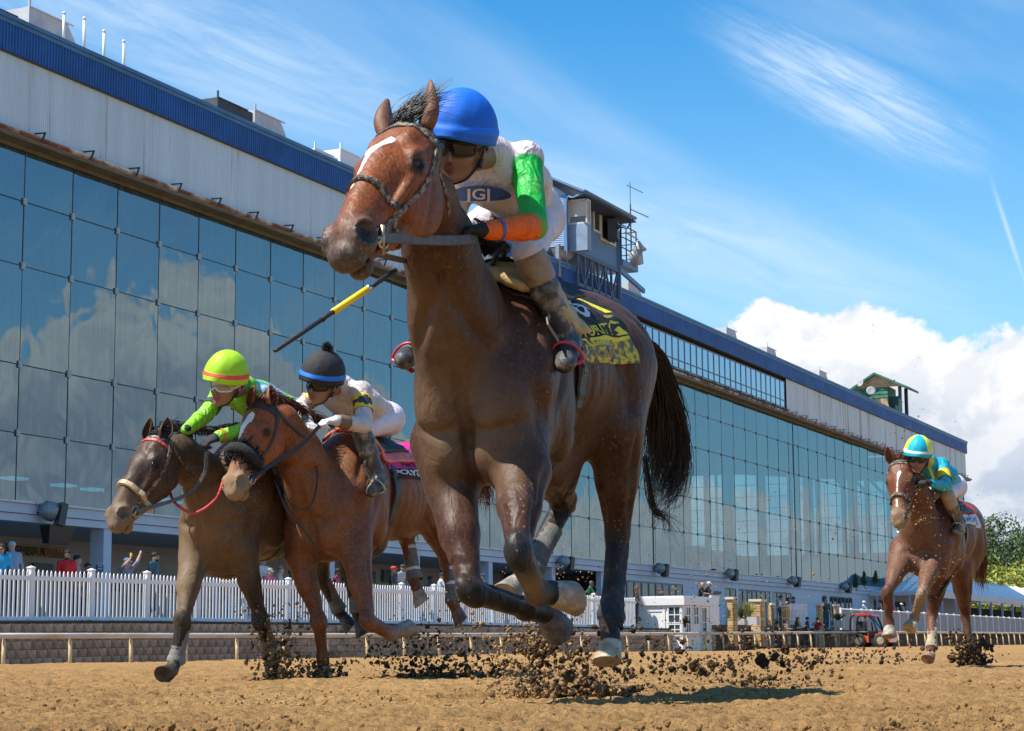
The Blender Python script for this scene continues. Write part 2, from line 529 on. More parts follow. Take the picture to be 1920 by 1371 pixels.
# ---------------------------------------------------------------- horses
def nrm(v):
    v = np.asarray(v, float); return v / np.linalg.norm(v)
def horse_coat(name, blaze=None, dust=0.3, gloss=0.42):
    m = bpy.data.materials.new(name); m.use_nodes = True
    g = NG(m.node_tree); g.n.clear()
    out = g.new('ShaderNodeOutputMaterial'); b = g.new('ShaderNodeBsdfPrincipled')
    a = g.new('ShaderNodeAttribute', attribute_name='Col')
    hd = g.new('ShaderNodeAttribute', attribute_name='head')
    tc = g.new('ShaderNodeTexCoord'); vec = tc.outputs['Object']
    c = a.outputs['Color']
    n1 = g.noise(vec, 3.0, 5, 0.6)
    hs = g.new('ShaderNodeHueSaturation', {'Color': c, 'Value': g.smooth(n1, 0.25, 0.75, 0.78, 1.22)})
    c = hs.outputs[0]
    # fine hair mottling
    mp = g.new('ShaderNodeMapping', {'Vector': vec, 'Scale': (1, 1, 0.25), 'Rotation': (0.5, 0.2, 0.3)})
    n2 = g.noise(mp.outputs[0], 190.0, 4, 0.7)
    hs = g.new('ShaderNodeHueSaturation', {'Color': c, 'Value': g.smooth(n2, 0.28, 0.72, 0.62, 1.48)})
    c = hs.outputs[0]
    n2b = g.noise(vec, 46.0, 6, 0.75)
    hs = g.new('ShaderNodeHueSaturation', {'Color': c, 'Value': g.smooth(n2b, 0.3, 0.7, 0.72, 1.32)})
    c = hs.outputs[0]
    # dried mud dust + splashes
    n3 = g.noise(vec, 5.0, 8, 0.72)
    f = g.math('MULTIPLY', g.smooth(n3, 0.48, 0.72), dust)
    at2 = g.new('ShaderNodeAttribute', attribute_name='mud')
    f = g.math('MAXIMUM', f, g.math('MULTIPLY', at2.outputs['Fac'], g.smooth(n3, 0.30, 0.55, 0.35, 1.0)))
    vo = g.new('ShaderNodeTexVoronoi', {'Scale': 38.0}); g.l.new(vec, vo.inputs['Vector'])
    n4 = g.noise(vec, 2.2, 4, 0.6)
    spk = g.math('MULTIPLY', g.smooth(vo.outputs['Distance'], 0.20, 0.12), g.smooth(n4, 0.38, 0.60))
    f = g.math('MAXIMUM', f, g.math('MULTIPLY', spk, 0.7))
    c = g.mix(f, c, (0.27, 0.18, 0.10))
    if blaze:
        sp = g.new('ShaderNodeSeparateXYZ', {0: hd.outputs['Vector']})
        A, Bq, Cq = sp.outputs
        msk = None
        for (a0, c0, a1, c1, w0, w1) in blaze:
            t = g.math('DIVIDE', g.math('SUBTRACT', A, a0), (a1 - a0), clamp=True)
            ctr = g.math('ADD', g.math('MULTIPLY', t, c1 - c0), c0)
            w = g.math('ADD', g.math('MULTIPLY', t, w1 - w0), w0)
            dx = g.math('ABSOLUTE', g.math('SUBTRACT', Cq, ctr))
            da = g.math('MAXIMUM', g.math('SUBTRACT', a0, A), g.math('SUBTRACT', A, a1))
            da = g.math('MAXIMUM', da, 0.0)
            dd = g.math('SUBTRACT', g.math('ADD', dx, g.math('MULTIPLY', da, 1.2)), w)
            dd = g.math('ADD', dd, g.math('MULTIPLY', g.math('SUBTRACT', g.noise(vec, 60.0, 3, 0.6), 0.5), 0.014))
            mk = g.smooth(dd, 0.003, -0.002)
            msk = mk if msk is None else g.math('MAXIMUM', msk, mk)
        msk = g.math('MULTIPLY', msk, g.smooth(Bq, 0.0, 0.02))
        c = g.mix(msk, c, (0.78, 0.72, 0.64))
    g.put(b, 'Base Color', c)
    g.put(b, 'Roughness', g.math('ADD', g.math('MULTIPLY', f, 0.4), g.smooth(n2, 0.2, 0.8, gloss - 0.06, gloss + 0.16)))
    g.put(b, 'Specular IOR Level', 0.24)
    g.put(b, 'Sheen Weight', 0.02); g.put(b, 'Sheen Roughness', 0.4)
    bn0 = g.new('ShaderNodeBump', {'Strength': 0.5, 'Distance': 0.028, 'Height': g.noise(g.new('ShaderNodeMapping', {'Vector': vec, 'Scale': (1, 1, .45)}).outputs[0], 11.0, 3, 0.5, 0.9)})
    bn = g.new('ShaderNodeBump', {'Strength': 0.26, 'Distance': 0.004, 'Height': n2, 'Normal': bn0.outputs[0]})
    g.put(b, 'Normal', bn.outputs[0])
    g.l.new(b.outputs[0], out.inputs[0])
    return m
def hair_mesh(name, strands, m, parent, n=3):
    """strands: list of (points, r0) tapered hairs joined into one lock mesh"""
    V, Fc = [], []
    o = 0
    for pts, r in strands:
        pts = np.asarray(pts)
        L = len(pts)
        T = np.gradient(pts, axis=0); T /= np.linalg.norm(T, axis=1)[:, None] + 1e-9
        A = np.cross(T, (0.3, 0.5, 0.8)); A /= np.linalg.norm(A, axis=1)[:, None] + 1e-9
        Bv = np.cross(T, A)
        rr = r * np.sqrt(np.linspace(1, 0.02, L))
        for k in range(n):
            th = 2 * math.pi * k / n
            V.append(pts + (A * math.cos(th) + Bv * math.sin(th)) * rr[:, None])
        for k in range(n):
            k2 = (k + 1) % n
            for i in range(L - 1):
                Fc.append((o + k * L + i, o + k2 * L + i, o + k2 * L + i + 1, o + k * L + i + 1))
        o += n * L
    return mesh_ob(name, np.concatenate(V), Fc, m, parent, smooth=True)
def bez(p0, p1, p2, p3, n):
    t = np.linspace(0, 1, n)[:, None]
    return (1 - t) ** 3 * p0 + 3 * (1 - t) ** 2 * t * p1 + 3 * (1 - t) * t * t * p2 + t ** 3 * p3
def spline(pts, n):
    """catmull-rom through pts"""
    pts = [np.asarray(p, float) for p in pts]
    q = [2 * pts[0] - pts[1]] + pts + [2 * pts[-1] - pts[-2]]
    out = []
    for i in range(1, len(q) - 2):
        for t in np.linspace(0, 1, n, endpoint=False):
            a, b, c, d = q[i - 1], q[i], q[i + 1], q[i + 2]
            out.append(0.5 * ((2 * b) + (-a + c) * t + (2 * a - 5 * b + 4 * c - d) * t * t + (-a + 3 * b - 3 * c + d) * t ** 3))
    out.append(pts[-1])
    return np.array(out)
def back_(L, D):
    return nrm(L.get('back', D(-1, 0, 0)))
def make_horse(cfg):
    rng = np.random.RandomState(cfg['seed'])
    s = cfg.get('s', 1.0)
    hx = nrm(cfg['heading']); hu = nrm(np.array([0, 0, 1.0]) + hx * cfg.get('uphill', 0.0)); hx = nrm(hx - hu * (hx @ hu)); hl = np.cross(hu, hx)
    W = cfg['withers']
    def F(x, y, z): return W + s * (hx * x + hl * y + hu * (z - 1.58))
    def D(x, y, z): return hx * x + hl * y + hu * z
    v = Vol(cfg['h'])
    T0, DK, MZ, LEG, HD, MID, UN = 0, 1, 2, 3, 4, 5, 6
    # trunk
    side = hl
    bw = cfg.get('bw', 1.0)
    v.ell(F(-0.02, 0, 1.17), [D(.43, 0, 0) * s, D(0, .235, 0) * s * bw, D(0, 0, .37) * s], .05, T0)
    v.ell(F(-0.48, 0, 1.215), [D(.46, 0, -.03) * s, D(0, .262, 0) * s * bw, D(0, 0, .305) * s], .06, T0)
    v.seg(F(0.06, 0, 1.44), F(-.35, 0, 1.41), .105 * s, .11 * s, .07, T0, (side, .8))
    v.seg(F(-.35, 0, 1.38), F(-.78, 0, 1.40), .12 * s, .14 * s, .07, T0)
    v.ell(F(-.88, 0, 1.33), [D(.36, 0, -.03) * s, D(0, .235, 0) * s, D(0, 0, .235) * s], .06, T0)
    for q in (-1, 1):
        v.ell(F(-1.00, .115 * q, 1.22), [D(.22, 0, -.08) * s, D(0, .14, 0) * s, D(.06, 0, .27) * s], .06, T0)   # quarters
        v.ell(F(-.62, .165 * q, 1.37), [D(.14, 0, 0) * s, D(0, .07, 0) * s, D(0, 0, .08) * s], .07, T0)        # hip point
        v.seg(F(.0, .10 * q, 1.42), F(.22, .145 * q, 1.16), .10 * s, .125 * s, .07, T0)                         # scapula
        v.ell(F(.10, .135 * q, 1.14), [D(.24, 0, .05) * s, D(0, .115, 0) * s, D(-.06, 0, .30) * s], .08, T0)        # shoulder muscle
        v.ell(F(-.03, .17 * q, 1.05), [D(.15, 0, .0) * s, D(0, .085, 0) * s, D(-.06, 0, .19) * s], .03, T0)        # triceps
        v.ell(F(.33, .105 * q, 1.07), [D(.135, 0, 0) * s, D(0, .118, 0) * s, D(0.02, 0, .21) * s], .028, T0)       # breast
        v.ell(F(.31, .09 * q, .90), [D(.135, 0, 0) * s, D(0, .10, 0) * s, D(0, 0, .125) * s], .025, T0)
    v.seg(F(.18, 0, .90), F(-.3, 0, .90), .13 * s, .12 * s, .06, UN)
    v.seg(F(-.3, 0, 1.03), F(-.8, 0, 1.19), .12 * s, .10 * s, .07, UN)
    # neck
    npts = cfg['neck']; nr = cfg['neck_r']
    v.chain(npts, nr, .05, T0, (cfg.get('neck_side', hl), cfg.get('nsq', .72)))
    for (pa, pb, ra, rb) in cfg.get('extra', []):
        v.seg(pa, pb, ra * s, rb * s, .035, T0)
    # head
    Hs = cfg.get('hs', 1.05) * s
    d = nrm(cfg['hd']); n = np.asarray(cfg['hn'], float); n = nrm(n - d * (n @ d)); c = np.cross(n, d)
    if c @ cfg['hleft'] < 0: c = -c
    O = cfg['poll']
    def H(a, b_, c_): return O + Hs * (d * a + n * b_ + c * c_)
    def E(a, b_, c_): return Hs * (d * a + n * b_ + c * c_)
    v.ell(H(.075, -.045, 0), [E(.12, 0, 0), E(0, .10, 0), E(0, 0, .105)], .03, HD)
    v.ell(H(.17, -.035, 0), [E(.13, .02, 0), E(-.01, .09, 0), E(0, 0, .112)], .03, HD)
    v.seg(H(.20, .002, 0), H(.50, -.018, 0), .072 * Hs, .056 * Hs, .035, HD, (c, .86))
    v.seg(H(.20, -.06, 0), H(.50, -.045, 0), .088 * Hs, .062 * Hs, .04, HD, (c, .82))
    for q in (-1, 1):
        v.ell(H(.19, -.125, .052 * q), [E(.125, -.02, 0), E(.02, .115, 0), E(0, 0, .040)], .016, HD)
        v.seg(H(.28, -.17, .035 * q), H(.50, -.095, .016 * q), .030 * Hs, .024 * Hs, .02, HD)
        v.seg(H(.235, -.035, .094 * q), H(.37, -.05, .066 * q), .018 * Hs, .012 * Hs, .014, HD)                    # facial crest
        v.ell(H(.165, .0, .094 * q), [E(.036, 0, 0), E(0, .028, 0), E(0, 0, .024)], .014, HD)                        # brow
        v.ball(H(.195, -.018, .101 * q), .029 * Hs, .010, DK)
        v.ball(H(.195, -.012, .123 * q), .021 * Hs, .008, DK, sub=True)
        v.ell(H(.525, -.022, .052 * q), [E(.056, 0.0, 0), E(0, .052, 0), E(0, 0, .034)], .016, MZ)                   # nostril wing
        v.ell(H(.528, -.012, .080 * q), [E(.037, .018, 0), E(-.014, .028, 0), E(0, 0, .062)], .006, MZ, sub=True)
        v.ell(H(.09, .02, .055 * q), [E(.05, 0, 0), E(0, .03, 0), E(0, 0, .03)], .02, HD)
    v.ell(H(.52, -.045, 0), [E(.07, 0, 0), E(0, .066, 0), E(0, 0, .064)], .02, MZ)
    v.ell(H(.582, -.052, 0), [E(.036, 0, 0), E(0, .05, 0), E(0, 0, .058)], .018, MZ)
    v.ell(H(.545, -.112, 0), [E(.036, .008, 0), E(0, .032, 0), E(0, 0, .040)], .010, MZ)
    v.seg(H(.44, -.085, 0), H(.60, -.098, 0), .010 * Hs, .005 * Hs, .010, DK, (c, 5.0), sub=True)                    # mouth line
    v.seg(H(.10, -.10, 0), npts[0], .085 * Hs, nr[0], .05, HD, (c, .8))
    # legs
    soles = []
    wraps = []
    for L in cfg['legs']:
        p = [np.asarray(q, float) for q in L['p']]
        k = L.get('k', 1.0) * s
        cA, cB = (L.get('col', (T0, MID, DK)))[0], L.get('col', (T0, MID, DK))
        if L['t'] == 'f':
            root, el, kn, fe, co, toe = p        # shoulder root, elbow, knee, fetlock, coronet, toe
            v.seg(root, el, .115 * k, .092 * k, .06, T0)
            m1 = el + (kn - el) * .45
            out = nrm(L.get('front', D(1, 0, 0)))
            v.seg(el, m1 + out * .016, .088 * k, .068 * k, .03, cB[0])
            v.seg(m1 + out * .012, kn + (el - kn) * .12, .066 * k, .043 * k, .025, cB[1])
            v.seg(el - out * .035, el + (kn - el) * .7 - out * .02, .07 * k, .032 * k, .018, cB[0])
            v.ell(kn + out * .008, [out * .050 * k, np.cross(out, nrm(kn - fe) + nrm(el - kn)) * .031 * k, nrm(nrm(kn - fe) + nrm(el - kn)) * .066 * k], .014, cB[2])
        else:
            root, st, kn, fe, co, toe = p        # hip, stifle, hock, fetlock, coronet, toe
            v.seg(root, st, .21 * k, .140 * k, .08, T0, (hl, .8))
            q_ = 1.0 if (st - W) @ hl > 0 else -1.0
            v.seg(F(-1.08, .105 * q_, 1.15), st + (kn - st) * .35 + back_(L, D) * .05, .13 * s, .075 * k, .07, T0)
            m1 = st + (kn - st) * .5
            back = nrm(L.get('back', D(-1, 0, 0)))
            v.seg(st, m1 + back * .01, .128 * k, .088 * k, .05, cB[0], (hl, .85))
            v.seg(m1 + back * .01, kn, .082 * k, .046 * k, .03, cB[1])
            ax = nrm(st - kn)
            v.seg(st + (kn - st) * .55 + back * .055, kn + back * .048 + ax * .03, .028 * k, .026 * k, .016, cB[1])   # tendon to point of hock
            v.seg(kn + back * .045 + ax * .035, kn + back * .03 - ax * .06, .027 * k, .022 * k, .018, cB[2])
            v.ell(kn, [back * .05 * k, np.cross(back, ax) * .048 * k, ax * .07 * k], .018, cB[2])
            out = -back
        dc = nrm(fe - kn)
        bk = nrm(-out + dc * (out @ dc))
        rc = .036 if L['t'] == 'f' else .038
        v.seg(kn, fe, .043 * k, .033 * k, .016, cB[2])
        v.seg(kn + bk * .026 * k, fe + bk * .020 * k, .027 * k, .025 * k, .012, cB[2])
        v.ball(fe, .043 * k, .014, L.get('fcol', cB[2]))
        v.ball(fe + bk * .026 * k, .024 * k, .012, L.get('fcol', cB[2]))
        v.seg(fe, co, .036 * k, .040 * k, .014, L.get('fcol', cB[2]))
        soles.append((co, toe, L, k, fe))
        if L.get('wrap'): wraps.append((kn, fe, bk, k, L, co))
    V, Q = v.build()
    v.relax(cfg.get('relax', 2), .5)
    def carve(lines):
        Vv, Qq = v.V, v.Q
        N = np.zeros_like(Vv)
        fn = np.cross(Vv[Qq[:, 2]] - Vv[Qq[:, 0]], Vv[Qq[:, 3]] - Vv[Qq[:, 1]])
        for j in range(4):
            for a in range(3): N[:, a] += np.bincount(Qq[:, j], fn[:, a], len(Vv))
        N /= np.linalg.norm(N, axis=1)[:, None] + 1e-12
        dsp = np.zeros(len(Vv))
        for pts, dr, w_, dep in lines:
            q_ = np.array([snap(v, p_, dr, .35 * s, 0.0) for p_ in spline(pts, 5)])
            lo_, hi_ = q_.min(0) - 3 * w_, q_.max(0) + 3 * w_
            m_ = np.nonzero(((Vv > lo_) & (Vv < hi_)).all(1))[0]
            if not len(m_): continue
            X = Vv[m_]; best = np.full(len(m_), 9.0); tt = np.zeros(len(m_))
            for i in range(len(q_) - 1):
                ab = q_[i + 1] - q_[i]; t_ = np.clip((X - q_[i]) @ ab / max(ab @ ab, 1e-9), 0, 1)
                d_ = np.linalg.norm(X - q_[i] - t_[:, None] * ab, axis=1); u_ = d_ < best
                best[u_] = d_[u_]; tt[u_] = (i + t_[u_]) / (len(q_) - 1)
            dsp[m_] -= dep * np.exp(-(best / w_) ** 2) * np.minimum(1, 4 * np.minimum(tt, 1 - tt) + .15)
        v.V = Vv + N * dsp[:, None]
    LN = [([F(.55, 0, 1.22), F(.5, 0, 1.05), F(.4, 0, .86)], hx, .028, .026)]
    for q in (-1, 1):
        o_ = nrm(hl * q); oo = nrm(hl * q + hx * .7)
        LN += [([H(.26, -.20, .05 * q), (H(.26, -.2, .05 * q) + F(.42, .10 * q, 1.25)) / 2, F(.42, .10 * q, 1.25)], nrm(hl * q * .6 + hx), .032, .024),
               ([F(.0, .2 * q, 1.5), F(.18, .2 * q, 1.36), F(.30, .22 * q, 1.18)], oo, .028, .018), ([F(-.10, .2 * q, 1.42), F(.04, .2 * q, 1.2), F(.16, .2 * q, 1.02)], o_, .028, .018),
               ([F(-.22, .2 * q, 1.38), F(-.18, .2 * q, 1.1), F(-.06, .2 * q, .92)], o_, .03, .020), ([F(.48, .02 * q, 1.0), F(.44, .10 * q, .97), F(.34, .22 * q, 1.0)], hx, .026, .020),
               ([F(-.60, .2 * q, 1.32), F(-.70, .2 * q, 1.15), F(-.70, .2 * q, 1.0)], o_, .045, .022), ([F(-.82, .2 * q, 1.46), F(-.98, .2 * q, 1.2), F(-1.04, .2 * q, .95)], nrm(o_ - hx * .4), .03, .018),
               ([H(.24, -.06, .1 * q), H(.31, -.09, .1 * q), H(.38, -.08, .08 * q)], c * q, .009, -.006), ([H(.28, -.09, .1 * q), H(.33, -.13, .08 * q), H(.40, -.12, .06 * q)], c * q, .009, -.005), ([H(.12, -.10, .1 * q), H(.2, -.14, .1 * q), H(.30, -.20, .1 * q)], c * q, .016, .006)]
        LN += [([F(-.30 - .075 * r_, .2 * q, 1.28), F(-.34 - .075 * r_, .2 * q, 1.1), F(-.30 - .075 * r_, .2 * q, .98)], o_, .018, .0045) for r_ in range(6)]
    for L in cfg['legs']:
        p = L['p']; A_, B_ = np.asarray(p[1]), np.asarray(p[2]); C_ = np.asarray(p[3])
        fr_ = nrm(L.get('front', D(1, 0, 0))) if L['t'] == 'f' else -back_(L, D)
        sd_ = nrm(np.cross(B_ - A_, fr_)); sd2 = nrm(np.cross(C_ - B_, fr_))
        for q in (-1, 1):
            LN += [([A_ + (B_ - A_) * .02 + sd_ * q * .05, A_ + (B_ - A_) * .45 + sd_ * q * .05, A_ + (B_ - A_) * .92 + sd_ * q * .04], nrm(sd_ * q + fr_ * .35), .017, .013),
                   ([A_ + (B_ - A_) * .1, A_ + (B_ - A_) * .5, A_ + (B_ - A_) * .9], nrm(sd_ * q * .35 + fr_), .015, .007 * (q > 0)),
                   ([A_ + (B_ - A_) * .15, A_ + (B_ - A_) * .4 + fr_ * .02, A_ + (B_ - A_) * .85], nrm(sd_ * q - fr_ * .3), .009, -.006),
                   ([B_ + (C_ - B_) * .1, B_ + (C_ - B_) * .5, B_ + (C_ - B_) * .95], nrm(sd2 * q - fr_ * .35), .011, .008)]
    carve(LN)
    root_loc = np.array([W[0], W[1], 0.0])
    R = empty(cfg['name'], root_loc, cfg['label'], 'horse', cfg.get('group'))
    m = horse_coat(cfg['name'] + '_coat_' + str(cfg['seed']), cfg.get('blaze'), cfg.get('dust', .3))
    body = mesh_ob('body', v.V, v.Q, m, R, smooth=True)
    C = v.tagcol(cfg['cols'], .02)
    rel = (v.V - O) / Hs
    hc = np.stack([rel @ d, rel @ n, rel @ c], 1)
    inh = np.exp(-np.clip(np.linalg.norm((hc - (.3, -.03, 0)) / (.36, .22, .2), axis=1) - 1.0, 0, 9) / .15)
    hcz = np.where((inh > .3)[:, None], hc, -9)
    for q in (-1, 1):
        for (pc, r_) in ((H(.528, -.016, .072 * q), .030 * Hs), (H(.195, -.014, .118 * q), .030 * Hs)):
            w_ = np.clip(1.5 - np.linalg.norm(v.V - pc, axis=1) / r_, 0, 1)[:, None]
            C = C * (1 - w_) + np.array((.008, .006, .006)) * w_
    set_cols(body, C)
    at = body.data.attributes.new('head', 'FLOAT_VECTOR', 'POINT'); at.data.foreach_set('vector', hcz.astype(np.float32).ravel())
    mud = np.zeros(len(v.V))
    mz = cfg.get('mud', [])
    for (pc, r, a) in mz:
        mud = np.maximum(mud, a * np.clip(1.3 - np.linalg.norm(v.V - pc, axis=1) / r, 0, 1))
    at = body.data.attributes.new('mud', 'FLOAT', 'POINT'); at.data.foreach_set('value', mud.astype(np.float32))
    # eyes
    em = mat('horse_eye_dark', (0.006, 0.004, 0.003), .12, spec=.5)
    lid = mat('horse_eyelid', (0.02, 0.014, 0.011), .5)
    for q in (-1, 1):
        b_ = MB(); ctr = H(.195, -.010, .104 * q)
        b_.lathe(ctr - c * q * .022 * Hs, c * q, [(.0001, .001), (.006, .015), (.014, .022), (.022, .0235), (.030, .0205), (.036, .014), (.0415, .002)], 16)
        b_.ob('eye', em, R, True)
    # ears
    erm = mat('ear_' + cfg['name'] + str(cfg['seed']), cfg['cols'][7] if len(cfg['cols']) > 7 else cfg['cols'][0], .6, var=.3, vscale=30, bump=.3, bscale=120)
    for q, (ed, ef) in zip((-1, 1), cfg['ears']):
        ed = nrm(ed); ef = np.asarray(ef, float); ef = nrm(ef - ed * (ef @ ed)); es = np.cross(ed, ef)
        b0 = H(.0, .0, .062 * q); L_ = cfg.get('earl', .175) * Hs
        rows, cols_ = 12, 13
        vs = []
        for i in range(rows + 1):
            t = i / rows
            wd = (.026 + .020 * math.sin(min(1.0, t * 1.6) * math.pi) * (t < .63)) if t < .3 else .046 * (1 - ((t - .3) / .7) ** 1.7) + .001
            wd = np.interp(t, [0, .12, .35, .6, .8, .93, 1], [.024, .031, .036, .029, .017, .008, .002]) * Hs
            for j in range(cols_):
                a = (j / (cols_ - 1) - .5) * math.radians(290 - 110 * t)
                vs.append(b0 + ed * L_ * t - ef * math.cos(a) * wd * .75 + es * math.sin(a) * wd + ef * wd * .3 - c * q * .03 * Hs * t * t)
        fs = [(i * cols_ + j, i * cols_ + j + 1, (i + 1) * cols_ + j + 1, (i + 1) * cols_ + j) for i in range(rows) for j in range(cols_ - 1)]
        eo = mesh_ob('ear', vs, fs, erm, R, smooth=True)
        md = eo.modifiers.new('thick', 'SOLIDIFY'); md.thickness = .007 * Hs
    # hooves
    hm = {}
    for co, toe, L, k, fe in soles:
        ax = nrm(toe - fe) if 'sole' not in L else nrm(L['sole'])
        fr = L.get('front', D(1, 0, 0)) if L['t'] == 'f' else -nrm(L.get('back', D(-1, 0, 0)))
        fr = L.get('tdir', fr)
        fr = nrm(fr - ax * (fr @ ax)); sd = np.cross(ax, fr)
        nn = 20; vs = []; rings = [(-.012, .036, .0), (0, .043, 0.0), (.012, .0455, .004), (.045, .052, .012), (.078, .058, .022), (.082, .0575, .022), (.080, .048, .022), (.068, .02, .016)]
        for hgt, r, sh in rings:
            for i in range(nn):
                th = 2 * math.pi * i / nn
                x = math.cos(th);
                rr = r * k * (1.06 if x > -.2 else 1.0 - .16 * (-x - .2))
                vs.append(co + ax * hgt * k + fr * (x * rr + sh * k * 1.2) + sd * math.sin(th) * rr * .94)
        fs = [(i * nn + j, i * nn + (j + 1) % nn, (i + 1) * nn + (j + 1) % nn, (i + 1) * nn + j) for i in range(len(rings) - 1) for j in range(nn)]
        fs.append(tuple((len(rings) - 1) * nn + j for j in range(nn)))
        hcx = L.get('hoof', (0.10, 0.085, 0.07))
        mm = mat('hoof_%d_%s' % (cfg['seed'], '_'.join('%d' % (x * 100) for x in hcx)), hcx, .55, var=.35, vscale=18, bump=.4, bscale=60, col2=tuple(min(.4, x * 1.7 + .02) for x in hcx), c2lo=.45, c2hi=.7, c2scale=9)
        mesh_ob('hoof', vs, fs, mm, R, smooth=True)
    # leg wraps
    for kn, fe, bk, k, L, co in wraps:
        wcol, stripe = L['wrap']
        dl = fe - kn
        vs = []; fs = []; nn = 20
        ctr0 = kn + bk * .012 * k
        prof = [(.10, .042), (.13, .045), (.3, .044), (.5, .0435), (.7, .044), (.85, .049), (.97, .057), (1.06, .055), (1.15, .047)]
        a_ = nrm(np.cross(dl, bk));
        rows = []
        NR = 26
        for i in range(NR + 1):
            t0_ = L.get('w0', .10); t = t0_ + (L.get('wend', 1.12) - t0_) * i / NR
            r = np.interp(t, [p_[0] for p_ in prof], [p_[1] for p_ in prof])
            r += .0016 * (i % 3 == 0)
            if t <= 1: cc = kn + dl * t
            else: cc = fe + (co - fe) * (t - 1)
            cc = cc + bk * .012 * k
            rows.append((cc, r * k, t))
        for cc, r, t in rows:
            for j in range(nn):
                th = 2 * math.pi * j / nn
                vs.append(cc + a_ * math.cos(th) * r * .92 + bk * math.sin(th) * r * 1.05)
        fm = []
        ms = [mat('wrap_%s' % '_'.join('%d' % (x * 100) for x in wcol), wcol, .85, var=.3, vscale=20, bump=.6, bscale=140, col2=(.22, .17, .11), c2lo=.5, c2hi=.8, c2scale=14),
              mat('wrap_stripe_%s' % '_'.join('%d' % (x * 100) for x in (stripe or (1, 1, 1))), stripe or (1, 1, 1), .7, var=.2, vscale=20, bump=.3, bscale=140)]
        for i in range(NR):
            t = rows[i][2]
            st = 1 if (stripe and any(abs(t - q) < .045 for q in L.get('st', (.2, .42)))) else 0
            for j in range(nn):
                fs.append((i * nn + j, i * nn + (j + 1) % nn, (i + 1) * nn + (j + 1) % nn, (i + 1) * nn + j)); fm.append(st)
        mesh_ob('leg_wrap', vs, fs, None, R, smooth=True, mats=ms, fm=fm)
    return dict(R=R, F=F, D=D, H=H, E=E, d=d, n=n, c=c, Hs=Hs, s=s, hx=hx, hl=hl, hu=hu, rng=rng, v=v, O=O)
def strap(pts, w, t, m, name, parent, up_fn=None, nrm_dir=None, n=6):
    """flat strap along pts; nrm_dir points away from the surface"""
    pts = [np.asarray(p, float) for p in pts]
    vs = []
    for i, p in enumerate(pts):
        tg = nrm(pts[min(i + 1, len(pts) - 1)] - pts[max(i - 1, 0)])
        nd = nrm_dir(p) if callable(nrm_dir) else nrm_dir
        nd = nrm(nd - tg * (nd @ tg)); sd = np.cross(tg, nd)
        for x, y in ((-.5, 0), (-.42, 1), (.42, 1), (.5, 0), (.42, -.6), (-.42, -.6)):
            vs.append(p + sd * x * w + nd * y * t)
    k = 6
    fs = [(i * k + j, i * k + (j + 1) % k, (i + 1) * k + (j + 1) % k, (i + 1) * k + j) for i in range(len(pts) - 1) for j in range(k)]
    fs.append(tuple(range(k - 1, -1, -1))); fs.append(tuple((len(pts) - 1) * k + j for j in range(k)))
    return mesh_ob(name, vs, fs, m, parent, smooth=False)
def snap(v, p, axis, dist=.25, off=.004):
    """walk from outside along -axis until the implicit surface is met"""
    axis = nrm(axis); p = np.asarray(p, float)
    ts = np.linspace(dist, -dist, 140)
    X = p + axis * ts[:, None]
    F, lo, h = v.F, v.lo, v.h
    q = (X - lo) / h
    i = np.clip(np.floor(q).astype(int), 0, np.array(F.shape) - 2); f = np.clip(q - i, 0, 1)
    val = 0
    for dx in (0, 1):
        for dy in (0, 1):
            for dz in (0, 1):
                w = (f[:, 0] if dx else 1 - f[:, 0]) * (f[:, 1] if dy else 1 - f[:, 1]) * (f[:, 2] if dz else 1 - f[:, 2])
                val = val + w * F[i[:, 0] + dx, i[:, 1] + dy, i[:, 2] + dz]
    hit = np.nonzero(val < 0)[0]
    if not len(hit): return p
    return p + axis * (ts[hit[0]] + off)
def ring_strap(hr, a0, b0, a1, b1, w, t, m, name, full=True, th0=0, th1=360, n=40, cb=-.05, R=.2, bulge=0):
    """strap round the head in the plane through (a0,b0) front and (a1,b1) back of the head frame"""
    H, c, v, Hs = hr['H'], hr['c'], hr['v'], hr['Hs']
    ctr = H((a0 + a1) / 2, (b0 + b1) / 2, 0)
    fx = nrm(H(a0, b0, 0) - H(a1, b1, 0))
    pts = []; nds = []
    for i in range(n + 1):
        th = math.radians(th0 + (th1 - th0) * i / n)
        dr = fx * math.cos(th) + c * math.sin(th)
        p = snap(v, ctr, dr, R * 1.0, .003 + bulge)
        pts.append(p); nds.append(dr)
    it = iter(range(10 ** 6))
    idx = {tuple(np.round(p, 6)): nds[i] for i, p in enumerate(pts)}
    return strap(pts, w, t, m, name, hr['R'], nrm_dir=lambda p: idx.get(tuple(np.round(p, 6)), fx)), pts
